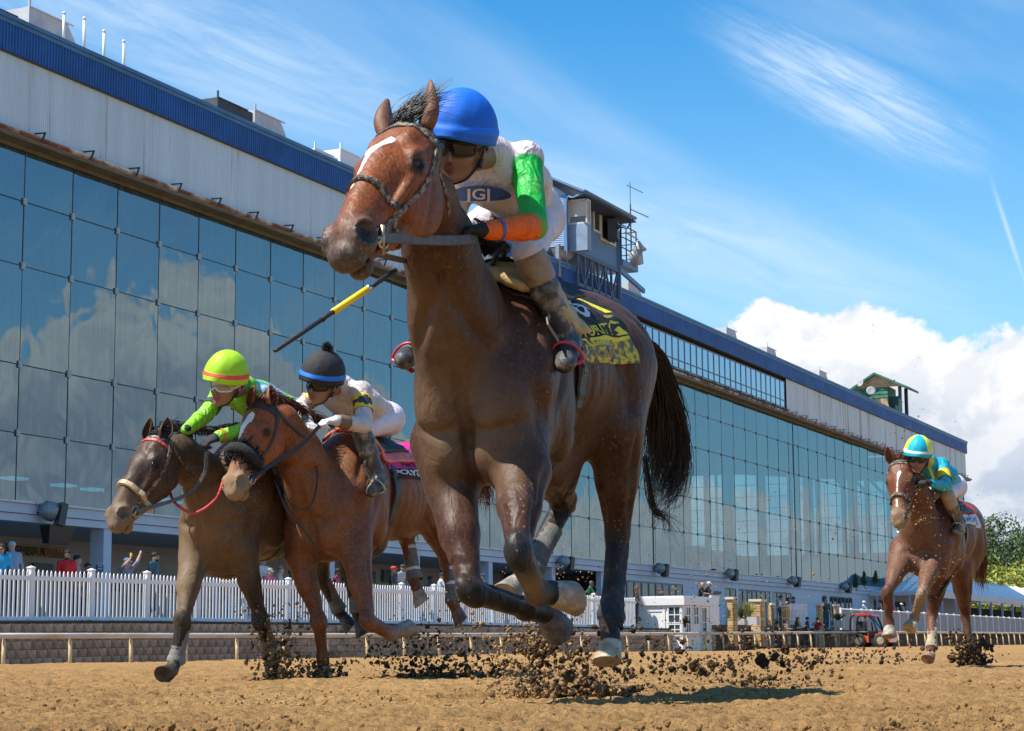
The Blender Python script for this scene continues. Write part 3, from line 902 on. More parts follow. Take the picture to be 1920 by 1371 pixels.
# ---------------------------------------------------------------- tack and riders
LEATHER = dict(rough=.45, var=.35, vscale=25, bump=.4, bscale=150)
def cloth_sheet(hr, x0, x1, th0, th1, name, m, off=.010, nx=26, nt=30, thick=.006, wave=.006, xf=None, mats=None, fmf=None, seed=0, zc=1.2):
    F, D, v = hr['F'], hr['D'], hr['v']
    vs = []
    for i in range(nx + 1):
        for j in range(nt + 1):
            s_, t_ = i / nx, j / nt
            th = math.radians(th0 + (th1 - th0) * t_)
            x = x0 + (x1 - x0) * s_
            if xf: x = xf(s_, t_)
            dr = D(0, math.sin(th), math.cos(th))
            p = snap(v, F(x, 0, zc), dr, .75 * hr['s'], off)
            e = abs(t_ - .5) * 2
            p = p + dr * (wave * math.sin(s_ * 17 + t_ * 5 + seed) * e + wave * .6 * math.sin(t_ * 31 + s_ * 9 + seed))
            vs.append(p)
    fs = [(i * (nt + 1) + j, (i + 1) * (nt + 1) + j, (i + 1) * (nt + 1) + j + 1, i * (nt + 1) + j + 1) for i in range(nx) for j in range(nt)]
    fm = [fmf((i + .5) / nx, (j + .5) / nt) for i in range(nx) for j in range(nt)] if fmf else None
    o = mesh_ob(name, vs, fs, m, hr['R'], smooth=True, mats=mats, fm=fm)
    md = o.modifiers.new('thick', 'SOLIDIFY'); md.thickness = thick; md.offset = 1
    V = np.array(vs).reshape(nx + 1, nt + 1, 3)
    return o, V
_font_cache = {}
def text_mesh(txt, bold=0.0):
    key = (txt, bold)
    if key in _font_cache: return _font_cache[key]
    cu = bpy.data.curves.new('t', 'FONT'); cu.body = txt; cu.size = 1.0; cu.offset = bold; cu.align_x = 'CENTER'; cu.align_y = 'CENTER'
    cu.resolution_u = 3
    ob = bpy.data.objects.new('t', cu); COL.objects.link(ob)
    dg = bpy.context.evaluated_depsgraph_get()
    me = ob.evaluated_get(dg).to_mesh()
    V = np.array([v.co[:] for v in me.vertices]); Fc = [tuple(p.vertices) for p in me.polygons]
    # split long faces so that the print can follow a curved surface
    ob.evaluated_get(dg).to_mesh_clear()
    bpy.data.objects.remove(ob); bpy.data.curves.remove(cu)
    _font_cache[key] = (V, Fc)
    return V, Fc
def print_on(V, name, shapes, m, parent, off=.004, out=None):
    """shapes: (verts2d in unit sheet space, faces). V: sheet grid (nx+1, nt+1, 3)"""
    nx, nt = V.shape[0] - 1, V.shape[1] - 1
    N = np.cross(np.gradient(V, axis=0), np.gradient(V, axis=1)); N /= np.linalg.norm(N, axis=2)[..., None] + 1e-9
    if out is not None and (N.reshape(-1, 3).mean(0) @ out) < 0: N = -N
    vs, fs, o = [], [], 0
    for P2, Fc in shapes:
        P2 = np.asarray(P2, float)
        a = np.clip(P2[:, 0] * nx, 0, nx - 1e-6); b = np.clip(P2[:, 1] * nt, 0, nt - 1e-6)
        i, j = a.astype(int), b.astype(int); fa, fb = (a - i)[:, None], (b - j)[:, None]
        def bl(A): return A[i, j] * (1 - fa) * (1 - fb) + A[i + 1, j] * fa * (1 - fb) + A[i, j + 1] * (1 - fa) * fb + A[i + 1, j + 1] * fa * fb
        vs.append(bl(V) + bl(N) * off)
        fs += [tuple(k + o for k in f) for f in Fc]; o += len(P2)
    ob = mesh_ob(name, np.concatenate(vs), fs, m, parent)
    return ob
def text_shape(txt, cx, cy, h, w=None, rot=0.0, fx=1, fy=-1, bold=.02, swap=False):
    V, Fc = text_mesh(txt, bold)
    c, s_ = math.cos(rot), math.sin(rot)
    X = V[:, 0] * (w or h); Y = V[:, 1] * h
    x, y = X * c - Y * s_, X * s_ + Y * c
    if swap: x, y = y, x
    return (np.stack([cx + fx * x, cy + fy * y], 1), Fc)
def poly_shape(pts): return (pts, [tuple(range(len(pts)))])
def bridle(hr, m, nose_m=None, nb=(.335, .36), nw=.026, brow_m=None, nt=.008, ring=True, nose_bulge=0.0):
    H = hr['H']; R = hr['R']
    nose_m = nose_m or m; brow_m = brow_m or m
    ring_strap(hr, .045, .06, .06, -.10, .022, .006, brow_m, 'browband', n=30, th0=-100, th1=100)
    _, pts = ring_strap(hr, nb[0], 0.03, nb[1], -.13, nw, nt, nose_m, 'noseband', n=40, bulge=nose_bulge)
    ring_strap(hr, .02, .0, .03, -.2, .02, .005, m, 'throat_latch', n=40, R=.26)
    for q in (-1, 1):
        path = []
        for a, b_, in ((-.01, -.03), (.05, -.045), (.12, -.07), (.2, -.085), (.3, -.085), (.4, -.075), (.465, -.078)):
            path.append(snap(hr['v'], H(a, b_, 0), hr['c'] * q, .2, .004))
        path = spline(path, 5)
        strap(list(path), .026, .008, m, 'cheek_strap', R, nrm_dir=hr['c'] * q)
        if ring:
            b = MB(); cc = path[-1] + hr['c'] * q * .012
            rr = .030 * hr['Hs']
            b.tube([cc + (hr['d'] * math.cos(t) + hr['n'] * math.sin(t)) * rr for t in np.linspace(0, 2 * math.pi, 22)], .0045, 6)
            b.bar(cc + hr['d'] * rr, cc - hr['d'] * rr * 1.3, .012, .012)
            b.ob('bit_ring', mat('steel_bit', (.45, .42, .36), .35, 1.0, var=.4, vscale=60), R, True)
def make_person(cfg, R=None):
    """rider or standing figure from joint positions; clothes are children of the figure"""
    J = {k: np.asarray(v, float) for k, v in cfg['J'].items()}
    h = cfg.get('h', .009); sc = cfg.get('sc', 1.0)
    U, Fr = nrm(cfg['up']), nrm(cfg['front']); Fr = nrm(Fr - U * (Fr @ U)); Lf = np.cross(U, Fr)
    C = J['head']; hz = cfg.get('hz', 1.0)
    def G(f, l, u): return C + (Fr * f + Lf * l + U * u) * hz
    def E(f, l, u): return (Fr * f + Lf * l + U * u) * hz
    SK, LIP, HR = 0, 1, 2
    v = Vol(h)
    v.ell(G(-.01, 0, .02), [E(.10, 0, 0), E(0, .080, 0), E(0, 0, .105)], .02, SK)
    v.ell(G(.028, 0, -.045), [E(.066, 0, 0), E(0, .066, 0), E(0, 0, .085)], .02, SK)
    for q in (-1, 1):
        v.seg(G(-.02, .062 * q, -.06), G(.062, .02 * q, -.112), .020 * hz, .018 * hz, .02, SK)
        v.ball(G(.052, .042 * q, -.045), .024 * hz, .02, SK)
        v.seg(G(.088, .012 * q, .012), G(.070, .052 * q, .014), .011 * hz, .010 * hz, .008, SK)
        v.ell(G(-.012, .083 * q, -.025), [E(.020, 0, 0), E(.004, .009, 0), E(0, 0, .032)], .004, SK)
        v.ball(G(.098, .036 * q, -.012), .017 * hz, .006, SK, sub=True)
        v.ball(G(.072, .034 * q, -.012), .016 * hz, .003, HR)
        v.ball(G(.108, .011 * q, -.056), .0085 * hz, .004, SK)
    v.ball(G(.078, 0, -.116), .024 * hz, .012, SK)
    v.seg(G(.088, 0, .0), G(.114, 0, -.045), .010 * hz, .0125 * hz, .006, SK)
    v.ball(G(.113, 0, -.050), .0125 * hz, .005, SK)
    v.seg(G(.095, -.018, -.078), G(.095, .018, -.078), .0075 * hz, .0075 * hz, .004, LIP)
    v.seg(G(.092, -.015, -.091), G(.092, .015, -.091), .0085 * hz, .0085 * hz, .004, LIP)
    v.seg(G(.108, -.020, -.0845), G(.108, .020, -.0845), .0035 * hz, .0035 * hz, .003, HR, sub=True)
    nk = J['neck']
    v.seg(G(-.02, 0, -.06), nk, .052 * sc, .060 * sc, .02, SK)
    pel, ch = J['pelvis'], J['chest']
    sp = nrm(nk - pel); lf = nrm(J['shL'] - J['shR']); fr = nrm(np.cross(lf, sp))
    def torso(V, o, tg, k=.03):
        V.ell(ch, [lf * (.168 * sc + o), sp * (.19 * sc + o), fr * (.115 * sc + o)], k, tg)
        V.seg(ch, pel + sp * .06, .112 * sc + o, .105 * sc + o, k, tg, (lf, 1.2))
        V.seg(J['shL'], J['shR'], .062 * sc + o, .062 * sc + o, k, tg)
        V.seg(nk - sp * .03, ch, .07 * sc + o, .10 * sc + o, k, tg)
    def hips(V, o, tg):
        V.seg(J['hpL'], J['hpR'], .10 * sc + o, .10 * sc + o, .04, tg)
        V.ball(pel, .112 * sc + o, .04, tg, (lf, 1.2))
    def arm(V, q, o, tu, tf, k=.02):
        V.seg(J['sh' + q], J['el' + q], .054 * sc + o, .041 * sc + o, k, tu)
        m_ = J['el' + q] + (J['wr' + q] - J['el' + q]) * .3
        V.seg(J['el' + q], m_, .040 * sc + o, .041 * sc + o, k * .6, tf)
        V.seg(m_, J['wr' + q], .041 * sc + o, .027 * sc + o, k * .6, tf)
    def leg(V, q, o, t1, t2, low=True):
        V.seg(J['hp' + q], J['kn' + q], .088 * sc + o, .058 * sc + o, .03, t1)
        if low:
            m_ = J['kn' + q] + (J['an' + q] - J['kn' + q]) * .3
            V.seg(J['kn' + q], m_, .055 * sc + o, .055 * sc + o, .02, t2)
            V.seg(m_, J['an' + q], .055 * sc + o, .034 * sc + o, .02, t2)
    def hand(V, q, o, tg):
        w = J['wr' + q]; g = J.get('ha' + q, w + nrm(w - J['el' + q]) * .09)
        dr = nrm(g - w); pn = J.get('pn' + q, np.array([0, 0, -1.0])); pn = nrm(pn - dr * (pn @ dr)); sd = np.cross(dr, pn)
        th = cfg.get('thumb', {}).get(q, 1)
        V.ell(w + dr * .05, [dr * .05, sd * (.042 + o), pn * (.018 + o)], .012, tg)
        V.seg(w - dr * .01, w + dr * .03, .027 + o, .026 + o, .012, tg)
        cur = cfg.get('curl', 1.0)
        for i, (off, ln) in enumerate(((-.030, .072), (-.010, .080), (.010, .075), (.029, .060))):
            a = w + dr * .088 + sd * off * th
            b_ = a + nrm(dr * (1 - .3 * cur) + pn * .55 * cur) * ln * .42
            c_ = b_ + nrm(dr * (.6 - 1.0 * cur) + pn * (.9)) * ln * .32 if cur > 0 else b_ + dr * ln * .3
            d_ = c_ + nrm(-dr * 1.0 * cur + pn * .25 + dr * (1 - cur)) * ln * .26
            V.chain([w + dr * .05 + sd * off * .8 * th, a, b_, c_, d_], [.010 + o, .0105 + o, .010 + o, .009 + o, .008 + o], .004, tg)
        a = w + dr * .02 - sd * .03 * th
        V.chain([a, a + dr * .035 - sd * .018 * th + pn * .012, a + dr * .062 - sd * .008 * th + pn * .03], [.014 + o, .012 + o, .0095 + o], .005, tg)
    def foot(V, q, o, tg, k=.012):
        a, t = J['an' + q], J['to' + q]
        V.seg(a, a + (t - a) * .35 - nrm(J['kn' + q] - a) * .0, .036 + o, .036 + o, k, tg)
        V.seg(a + (t - a) * .3, t, .036 + o, .028 + o, k, tg, (nrm(np.cross(t - a, J['kn' + q] - a)), 1.15))
        hl_ = a - nrm(t - a) * .045 - nrm(J['kn' + q] - a) * .035
        V.seg(a, hl_, .034 + o, .026 + o, k, tg)
    torso(v, -.004, SK); hips(v, -.004, SK)
    for q in 'LR':
        arm(v, q, -.004, SK, SK); leg(v, q, -.004, SK, SK); foot(v, q, -.006, SK)
        if not cfg.get('gloves', {}).get(q): hand(v, q, 0, SK)
        else: hand(v, q, -.0035, SK)
    v.build(); v.relax(1, .4)
    own = R is None
    if own: R = empty('person', (pel[0], pel[1], 0), cfg['label'], 'person', cfg.get('group'))
    skin = cfg['skin']
    sm = mat('skin_%s' % cfg['id'], skin, .5, var=.12, vscale=30, bump=.15, bscale=200, attr='Col')
    b = mesh_ob('body', v.V, v.Q, sm, R, smooth=True)
    set_cols(b, v.tagcol([skin, np.array(skin) * np.array((.85, .55, .5)), (.01, .008, .006)], .004))
    def garment(name, fn, cols=None, m=None, hh=None, rl=1, wr=0.0, sharp=.0006):
        g_ = Vol(hh or h); fn(g_); g_.build(); g_.relax(rl, .4)
        Vv = g_.V
        o = mesh_ob(name, Vv, g_.Q, m, R, smooth=True)
        if cols is not None: set_cols(o, g_.tagcol(cols, sharp))
        g_.ob = o
        return g_
    sh_bump = dict(rough=.42, spec=.35, sheen=.1)
    top = cfg['top']
    def shirt(V):
        torso(V, .012, 0)
        for q in 'LR':
            arm(V, q, .012, 1 if q == 'L' else 3, 2 if q == 'L' else 4)
        for pr in cfg.get('shirt_extra', []): V.seg(*pr[:2], pr[2], pr[3], .02, pr[4])
        V.seg(nk - sp * .02, nk + (C - nk) * .15, .068 * sc, .066 * sc, .012, 5)
    silk = silk_mat('silk_' + cfg['id'], cfg.get('silk', {}))
    res = {'shirt': garment('jersey', shirt, top, silk)}
    pm = mat('breeches_%s' % cfg['id'], cfg['pants'], .6, var=.12, vscale=9, bump=.9, bscale=16, bdist=.02, col2=(.36, .29, .22), c2lo=.58, c2hi=.8, c2scale=7)
    def pants(V):
        hips(V, .012, 0)
        for q in 'LR': leg(V, q, .010, 0, 0, low=cfg.get('long', False))
    res['pants'] = garment('trousers' if cfg.get('long') else 'breeches', pants, None, pm)
    if not cfg.get('long'):
        bm = [mat('boot_%s_%d' % (cfg['id'], i), c_, .5, var=.45, vscale=16, bump=.5, bscale=70, col2=(.20, .165, .13), c2lo=.45, c2hi=.66, c2scale=16) for i, c_ in enumerate(cfg['boot'])]
        for q in 'LR':
            def boot(V):
                kn, an = J['kn' + q], J['an' + q]
                s0 = kn + (an - kn) * cfg.get('bt', .16)
                m_ = kn + (an - kn) * .42
                V.seg(s0, m_, .061 * sc, .066 * sc, .01, 1); V.seg(m_, an, .062 * sc, .046 * sc, .015, 1)
                foot(V, q, .012, 1)
            gb = garment('boot', boot, None, bm[1] if len(bm) > 1 else bm[0])
            if len(bm) > 1:
                def cuff(V):
                    kn, an = J['kn' + q], J['an' + q]
                    V.seg(kn + (an - kn) * cfg.get('ct', .0), kn + (an - kn) * cfg.get('bt', .16), .070 * sc, .068 * sc, .01, 0)
                garment('boot_cuff', cuff, None, bm[0])
            # stirrup iron
            if cfg.get('stirrup') is not None:
                an, to = J['an' + q], J['to' + q]
                ctr = an + (to - an) * .62
                sd = nrm(np.cross(to - an, J['kn' + q] - an)); dn = nrm(an - J['kn' + q]); dn = nrm(dn - nrm(to - an) * (dn @ nrm(to - an)))
                mb = MB(); pts = []
                for t in np.linspace(0, 2 * math.pi, 26):
                    x, y = math.sin(t) * .062, math.cos(t)
                    pts.append(ctr + sd * x + dn * (.042 if y > .3 else .042 - (.3 - y) * .085))
                mb.tube(pts, .0065, 7)
                mb.obox(ctr + dn * .043, sd * .055, nrm(to - an) * .022, dn * .005)
                mb.ob('stirrup_iron', cfg['stirrup'], R, True)
                strap(list(spline([ctr - dn * .075, ctr - dn * .18 + nrm(J['hp' + q] - J['kn' + q]) * .02, cfg['bars'][q]], 4)), .02, .004, mat('stirrup_leather_tan', (.20, .16, .11), .6), 'stirrup_strap', R, nrm_dir=-sd)
    for q in 'LR':
        gm = cfg.get('gloves', {}).get(q)
        if gm:
            garment('glove', lambda V: (hand(V, q, .0025, 0), V.seg(J['wr' + q], J['wr' + q] + (J['el' + q] - J['wr' + q]) * .12, .036 * sc, .040 * sc, .008, 0)), None, gm, hh=min(h, .006))
    res.update(R=R, G=G, E=E, U=U, Fr=Fr, Lf=Lf, J=J, hz=hz, v=v)
    return res
def silk_mat(name, o):
    m = bpy.data.materials.new(name); m.use_nodes = True
    g = NG(m.node_tree); g.n.clear()
    out = g.new('ShaderNodeOutputMaterial'); b = g.new('ShaderNodeBsdfPrincipled')
    a = g.new('ShaderNodeAttribute', attribute_name='Col'); tc = g.new('ShaderNodeTexCoord'); vec = tc.outputs['Object']
    c = a.outputs['Color']
    n = g.noise(vec, 9.0, 7, .7)
    c = g.mix(g.smooth(n, .46, .74, 0.0, o.get('dirt', .55)), c, (.33, .24, .18))
    vo = g.new('ShaderNodeTexVoronoi', {'Scale': 70.0}); g.l.new(vec, vo.inputs['Vector'])
    spk = g.math('MULTIPLY', g.smooth(vo.outputs['Distance'], .14, .09), g.smooth(g.noise(vec, 5.0, 3, .6), .5, .62))
    c = g.mix(g.math('MULTIPLY', spk, .6), c, (.16, .11, .07))
    g.put(b, 'Base Color', c); g.put(b, 'Roughness', .48); g.put(b, 'Specular IOR Level', .3)
    mp = g.new('ShaderNodeMapping', {'Vector': vec, 'Scale': (1.0, 1.6, .5), 'Rotation': (.4, .5, .2)})
    w = g.noise(mp.outputs[0], 11.0, 3, .5, 1.6)
    w2 = g.noise(mp.outputs[0], 30.0, 3, .5, .8)
    bn = g.new('ShaderNodeBump', {'Strength': .9, 'Distance': .035, 'Height': w})
    bn2 = g.new('ShaderNodeBump', {'Strength': .55, 'Distance': .01, 'Height': w2, 'Normal': bn.outputs[0]})
    g.put(b, 'Normal', bn2.outputs[0])
    g.l.new(b.outputs[0], out.inputs[0])
    return m
def helmet(pr, cols, band=None, pom=None, tilt=0.0, size=1.0, R=None, brim_col=None, seams=True):
    G, E, Fr, Lf, U, hz = pr['G'], pr['E'], pr['Fr'], pr['Lf'], pr['U'], pr['hz']
    nlat, nlon = 22, 64
    rf, rl, ru = .136 * size, .116 * size, .145 * size
    up = nrm(U * math.cos(tilt) + Fr * math.sin(tilt)); fr = nrm(Fr * math.cos(tilt) - U * math.sin(tilt))
    c0 = G(0.004, 0, .043)
    vs = []; cl = []
    band_c = band
    for i in range(nlat + 1):
        t = i / nlat
        ph = t * math.radians(102)
        for j in range(nlon):
            a = 2 * math.pi * j / nlon
            sx = math.sin(ph)
            low = max(0, t - .80) / .20
            w = 1.0 + .012 * math.sin(3 * a + 4 * t) * sx + .006 * math.sin(11 * a + 7 * t) * (1 - low)
            fwd = max(0, math.cos(a)) ** 3
            p = c0 + (fr * math.cos(a) * rf * sx * (1 + .17 * low * fwd) + Lf * math.sin(a) * rl * sx) * w * hz + up * (math.cos(ph) * ru * (1 - .0 * fwd) + .016 * low * fwd) * hz
            if band is not None and .80 < t <= .90: p = p + (fr * math.cos(a) + Lf * math.sin(a)) * .004 * hz
            vs.append(p)
            k = int(((a / (2 * math.pi)) * len(cols)) + .5) % len(cols)
            c_ = np.array(cols[k])
            if band is not None and .805 < t <= .90: c_ = np.array(band)
            if t > .90 and brim_col is not None: c_ = np.array(brim_col)
            cl.append(c_)
    # flat-shaded panels: one face colour each
    fs = []; fm = []
    keys = {}
    ml = []
    for i in range(nlat):
        for j in range(nlon):
            j2 = (j + 1) % nlon
            fs.append((i * nlon + j, i * nlon + j2, (i + 1) * nlon + j2, (i + 1) * nlon + j))
            cc = tuple(cl[(i + 1) * nlon + j])
            if cc not in keys:
                keys[cc] = len(ml)
                ml.append(mat('cap_%.2f_%.2f_%.2f' % cc, cc, .58, spec=.3, var=.1, vscale=14, bump=.2, bscale=16, bdist=.012, col2=tuple(np.array(cc) * .6 + .05), c2lo=.6, c2hi=.72, c2scale=40))
            fm.append(keys[cc])
    o = mesh_ob('helmet', vs, fs, None, R, smooth=True, mats=ml, fm=fm)
    md = o.modifiers.new('thick', 'SOLIDIFY'); md.thickness = .008
    if seams:
        b = MB()
        for k in range(4):
            a = math.pi / 4 + k * math.pi / 2 if len(cols) == 1 else (k * math.pi / 2 + math.pi / 4)
            pts = []
            for i in range(0, 17):
                j = int(a / (2 * math.pi) * nlon) % nlon
                pts.append(vs[i * nlon + j])
            b.tube(pts, .0018, 5)
        b.ob('helmet_seam', ml[0], R, True)
    if pom is not None:
        b = MB(); ctr = c0 + up * (ru + .022) * hz
        rs = np.random.RandomState(3); st = []
        for i in range(260):
            d = nrm(rs.normal(size=3)); st.append((np.array([ctr, ctr + d * .026, ctr + d * .042]), .003))
        hair_mesh('pompom', st, pom, R)
    return vs
def goggles(pr, lens, frame, strapm, R, drop=0.0, strap_up=.03, frame_r=.005):
    G, Fr, Lf, U, hz = pr['G'], pr['Fr'], pr['Lf'], pr['U'], pr['hz']
    n = 25; vs = []; top = []; bot = []
    for i in range(n):
        a = math.radians(-62 + 124 * i / (n - 1))
        r = .109 + .004 * math.cos(a * 2)
        hh = .026 * (1 - .35 * (abs(a) / math.radians(62)) ** 2) * (1 - .25 * math.exp(-(a / .14) ** 2))
        base = G(math.cos(a) * r * .98 - .004, math.sin(a) * r * .80, -.010 - drop)
        nose = .012 * math.exp(-(a / .16) ** 2)
        for k in range(4):
            q = k / 3
            vs.append(base + U * hz * (hh - (2 * hh - nose) * q) + Fr * hz * (.004 * math.sin(q * math.pi)))
        top.append(vs[-4]); bot.append(vs[-1])
    fs = [(i * 4 + k, (i + 1) * 4 + k, (i + 1) * 4 + k + 1, i * 4 + k + 1) for i in range(n - 1) for k in range(3)]
    go = empty_child('goggles', R)
    mesh_ob('lens', vs, fs, lens, go, smooth=True)
    b = MB(); b.tube(top + bot[::-1] + [top[0]], frame_r * hz, 7); b.ob('frame', frame, go, True)
    for q in (-1, 1):
        pts = [G(.048, .086 * q, -.010), G(.02, .100 * q, .0), G(-.03, .110 * q, .012 + strap_up * .5), G(-.09, .075 * q, .02 + strap_up)]
        strap([p for p in spline(pts, 4)], .016, .003, strapm, 'strap', go, nrm_dir=Lf * q)
def empty_child(name, R):
    o = bpy.data.objects.new(name, None); COL.objects.link(o); o.parent = R; o.location = (0, 0, 0)
    return o
def chin_strap(pr, m, R):
    G = pr['G']
    b = MB()
    for q in (-1, 1):
        b.tube(spline([G(.01, .098 * q, .01), G(.01, .086 * q, -.05), G(.03, .05 * q, -.115), G(.05, 0, -.142)], 5), .006, 6, flat=.6)
        b.tube(spline([G(-.05, .09 * q, .0), G(-.01, .088 * q, -.045), G(.012, .078 * q, -.075)], 4), .005, 6)
        b.ball = None
    b.lathe(G(.01, .085, -.06), pr['Lf'], [(0, .006), (.004, .016), (.008, .016), (.012, .006)], 12)
    b.ob('chin_strap', m, R, True)
# ---------------------------------------------------------------- ground
def YW(u, w): return PW(u, 1200, w)[1]
def ZW(u, v, w): return PW(u, v, w)[2]
_gy = np.array([YW(u, 29.2) for u in (-60, 133, 546, 1000, 1400, 1722, 1900)])
_gz = np.array([ZW(u, v, 29.2) for u, v in ((-60, 1249), (133, 1245.5), (546, 1236), (1000, 1225), (1400, 1215.5), (1722, 1211), (1900, 1208.5))])
def ground_z(x, y):
    w = -np.asarray(x, float)
    t = np.clip((w - 9) / 18.0, 0, 1); t = t * t * (3 - 2 * t)
    z = np.interp(y, _gy, _gz) * t
    dip = np.clip((w - 29.4) / .5, 0, 1) * np.clip((w < 31.5), 0, 1)
    return z - dip * .35
def _hash(i, j, s):
    n = (i * 374761393 + j * 668265263 + s * 1274126177) & 0xffffffff
    n = ((n ^ (n >> 13)) * 1274126177) & 0xffffffff
    return ((n ^ (n >> 16)) & 0xffff) / 65535.0
def vnoise(x, y, s=0):
    i, j = np.floor(x).astype(np.int64), np.floor(y).astype(np.int64)
    fx, fy = x - i, y - j
    fx = fx * fx * (3 - 2 * fx); fy = fy * fy * (3 - 2 * fy)
    return (_hash(i, j, s) * (1 - fx) + _hash(i + 1, j, s) * fx) * (1 - fy) + (_hash(i, j + 1, s) * (1 - fx) + _hash(i + 1, j + 1, s) * fx) * fy
def cellbump(x, y, s):
    """rounded clods: cone around a jittered point in each cell"""
    i, j = np.floor(x).astype(np.int64), np.floor(y).astype(np.int64)
    best = np.zeros_like(x)
    for di in (-1, 0, 1):
        for dj in (-1, 0, 1):
            a, b = i + di, j + dj
            px, py = a + _hash(a, b, s), b + _hash(a, b, s + 7)
            r = .25 + .55 * _hash(a, b, s + 13)
            d2 = ((x - px) ** 2 + (y - py) ** 2) / (r * r)
            best = np.maximum(best, np.sqrt(np.clip(1 - d2, 0, 1)) * r)
    return best
def soil_mat():
    m = bpy.data.materials.new('track_soil'); m.use_nodes = True
    g = NG(m.node_tree); g.n.clear()
    out = g.new('ShaderNodeOutputMaterial'); b = g.new('ShaderNodeBsdfPrincipled')
    tc = g.new('ShaderNodeTexCoord'); vec = tc.outputs['Object']
    n1 = g.noise(vec, .35, 5, .6); n2 = g.noise(vec, 14.0, 8, .7); n3 = g.noise(vec, 2.0, 5, .6)
    c = g.mix(g.smooth(n1, .3, .7), (.34, .190, .070), (.43, .255, .098))
    c = g.mix(g.smooth(n3, .5, .75, 0, .45), c, (.27, .145, .052))
    c = g.mix(g.smooth(n2, .35, .62, .55, 0.0), c, (.13, .070, .030))
    n4 = g.noise(vec, 45.0, 4, .7)
    c = g.mix(g.smooth(n4, .60, .68, 0, .65), c, (.06, .035, .02))
    c = g.mix(g.smooth(n4, .36, .28, 0, .5), c, (.55, .38, .19))
    g.put(b, 'Base Color', c); g.put(b, 'Roughness', .95); g.put(b, 'Specular IOR Level', .15)
    bn = g.new('ShaderNodeBump', {'Strength': 1.0, 'Distance': .015, 'Height': g.noise(vec, 55.0, 6, .75)})
    bn2 = g.new('ShaderNodeBump', {'Strength': .8, 'Distance': .06, 'Height': g.noise(vec, 7.0, 5, .7), 'Normal': bn.outputs[0]})
    g.put(b, 'Normal', bn2.outputs[0]); g.l.new(b.outputs[0], out.inputs[0])
    return m
SOIL = soil_mat()
def build_ground():
    # fine clod relief close to the lens, coarser outwards: a fan of rows
    zs = [2.2]
    while zs[-1] < 75: zs.append(zs[-1] + max(.0095, .0012 * zs[-1] ** 1.45))
    zs = np.array(zs)
    nc = 390
    ca = np.linspace(-.36, .36, nc)
    Z, A = np.meshgrid(zs, ca, indexing='ij')
    fh = nrm([_f[0], _f[1], 0]); rh = nrm([_r[0], _r[1], 0])
    X = fh[0] * Z + rh[0] * A * Z; Y = fh[1] * Z + rh[1] * A * Z
    keep_w = -X
    base = ground_z(X, Y)
    amp = np.clip(1.0 - (Z - 40) / 40, .2, 1)
    r = .010 * cellbump(X / .021, Y / .021, 1) + .017 * cellbump(X / .043, Y / .043, 2) + .022 * cellbump(X / .12 + 3, Y / .12, 3) * (vnoise(X / .9, Y / .9, 4) > .45)
    r += .022 * (vnoise(X / .35, Y / .35, 5) - .5) + .05 * (vnoise(X / 1.7, Y / 1.7, 6) - .5) * np.clip((Z - 4) / 4, 0, 1) + .006 * vnoise(X / .011, Y / .011, 8)
    # hoof churned streaks running with the track
    r += .022 * (vnoise(X / .22, Y / 1.6, 9) - .5)
    hp = vnoise(X / .28, Y / .40, 21); r -= .045 * np.clip((hp - .72) / .2, 0, 1) * (Z > 4)
    Zz = base + r * amp
    Zz = np.where(-X > 29.4, base, Zz)
    V = np.stack([X, Y, Zz], -1).reshape(-1, 3)
    n0, n1 = Z.shape
    idx = np.arange(n0 * n1).reshape(n0, n1)
    Q = np.stack([idx[:-1, :-1], idx[:-1, 1:], idx[1:, 1:], idx[1:, :-1]], -1).reshape(-1, 4)
    wq = -V[:, 0][Q].max(1)
    Q = Q[(-V[:, 0][Q]).min(1) < 31.2]
    used = np.zeros(len(V), bool); used[Q.ravel()] = True
    mp = np.cumsum(used) - 1
    me = bpy.data.meshes.new('dirt_track')
    Vv = V[used]; Qq = mp[Q]
    me.vertices.add(len(Vv)); me.vertices.foreach_set('co', Vv.astype(np.float32).ravel())
    me.loops.add(Qq.size); me.loops.foreach_set('vertex_index', Qq.astype(np.int32).ravel())
    me.polygons.add(len(Qq)); me.polygons.foreach_set('loop_start', np.arange(0, Qq.size, 4, dtype=np.int32))
    me.polygons.foreach_set('use_smooth', np.ones(len(Qq), bool))
    me.materials.append(SOIL); me.update(calc_edges=True)
    o = bpy.data.objects.new('dirt_track', me); COL.objects.link(o); put(o, kind='structure')
    # wide base sheet under and around it
    xs = np.concatenate([[-2500, -300, -60], np.linspace(-31.5, 8, 60), [30, 100, 400, 2500]]); ys = np.concatenate([[-2500, -200, -40], np.linspace(-20, 240, 110), [400, 900, 2500]])
    Xg, Yg = np.meshgrid(xs, ys, indexing='ij')
    Zg = ground_z(Xg, Yg) - np.where((Xg < 8) & (Xg > -31) & (Yg > 0) & (Yg < 90), .10, .03)
    idx = np.arange(Xg.size).reshape(Xg.shape)
    Q = np.stack([idx[:-1, :-1], idx[1:, :-1], idx[1:, 1:], idx[:-1, 1:]], -1).reshape(-1, 4)
    o = mesh_ob('ground', np.stack([Xg, Yg, Zg], -1).reshape(-1, 3), Q.tolist(), SOIL, smooth=True); put(o, kind='structure')
build_ground()
APZ = ZW(50, 1164, 31.0)
WHITE = mat('white_paint', (.72, .73, .74), .55, var=.08, vscale=3, bump=.1, bscale=30, col2=(.42, .38, .32), c2lo=.62, c2hi=.8, c2scale=5)
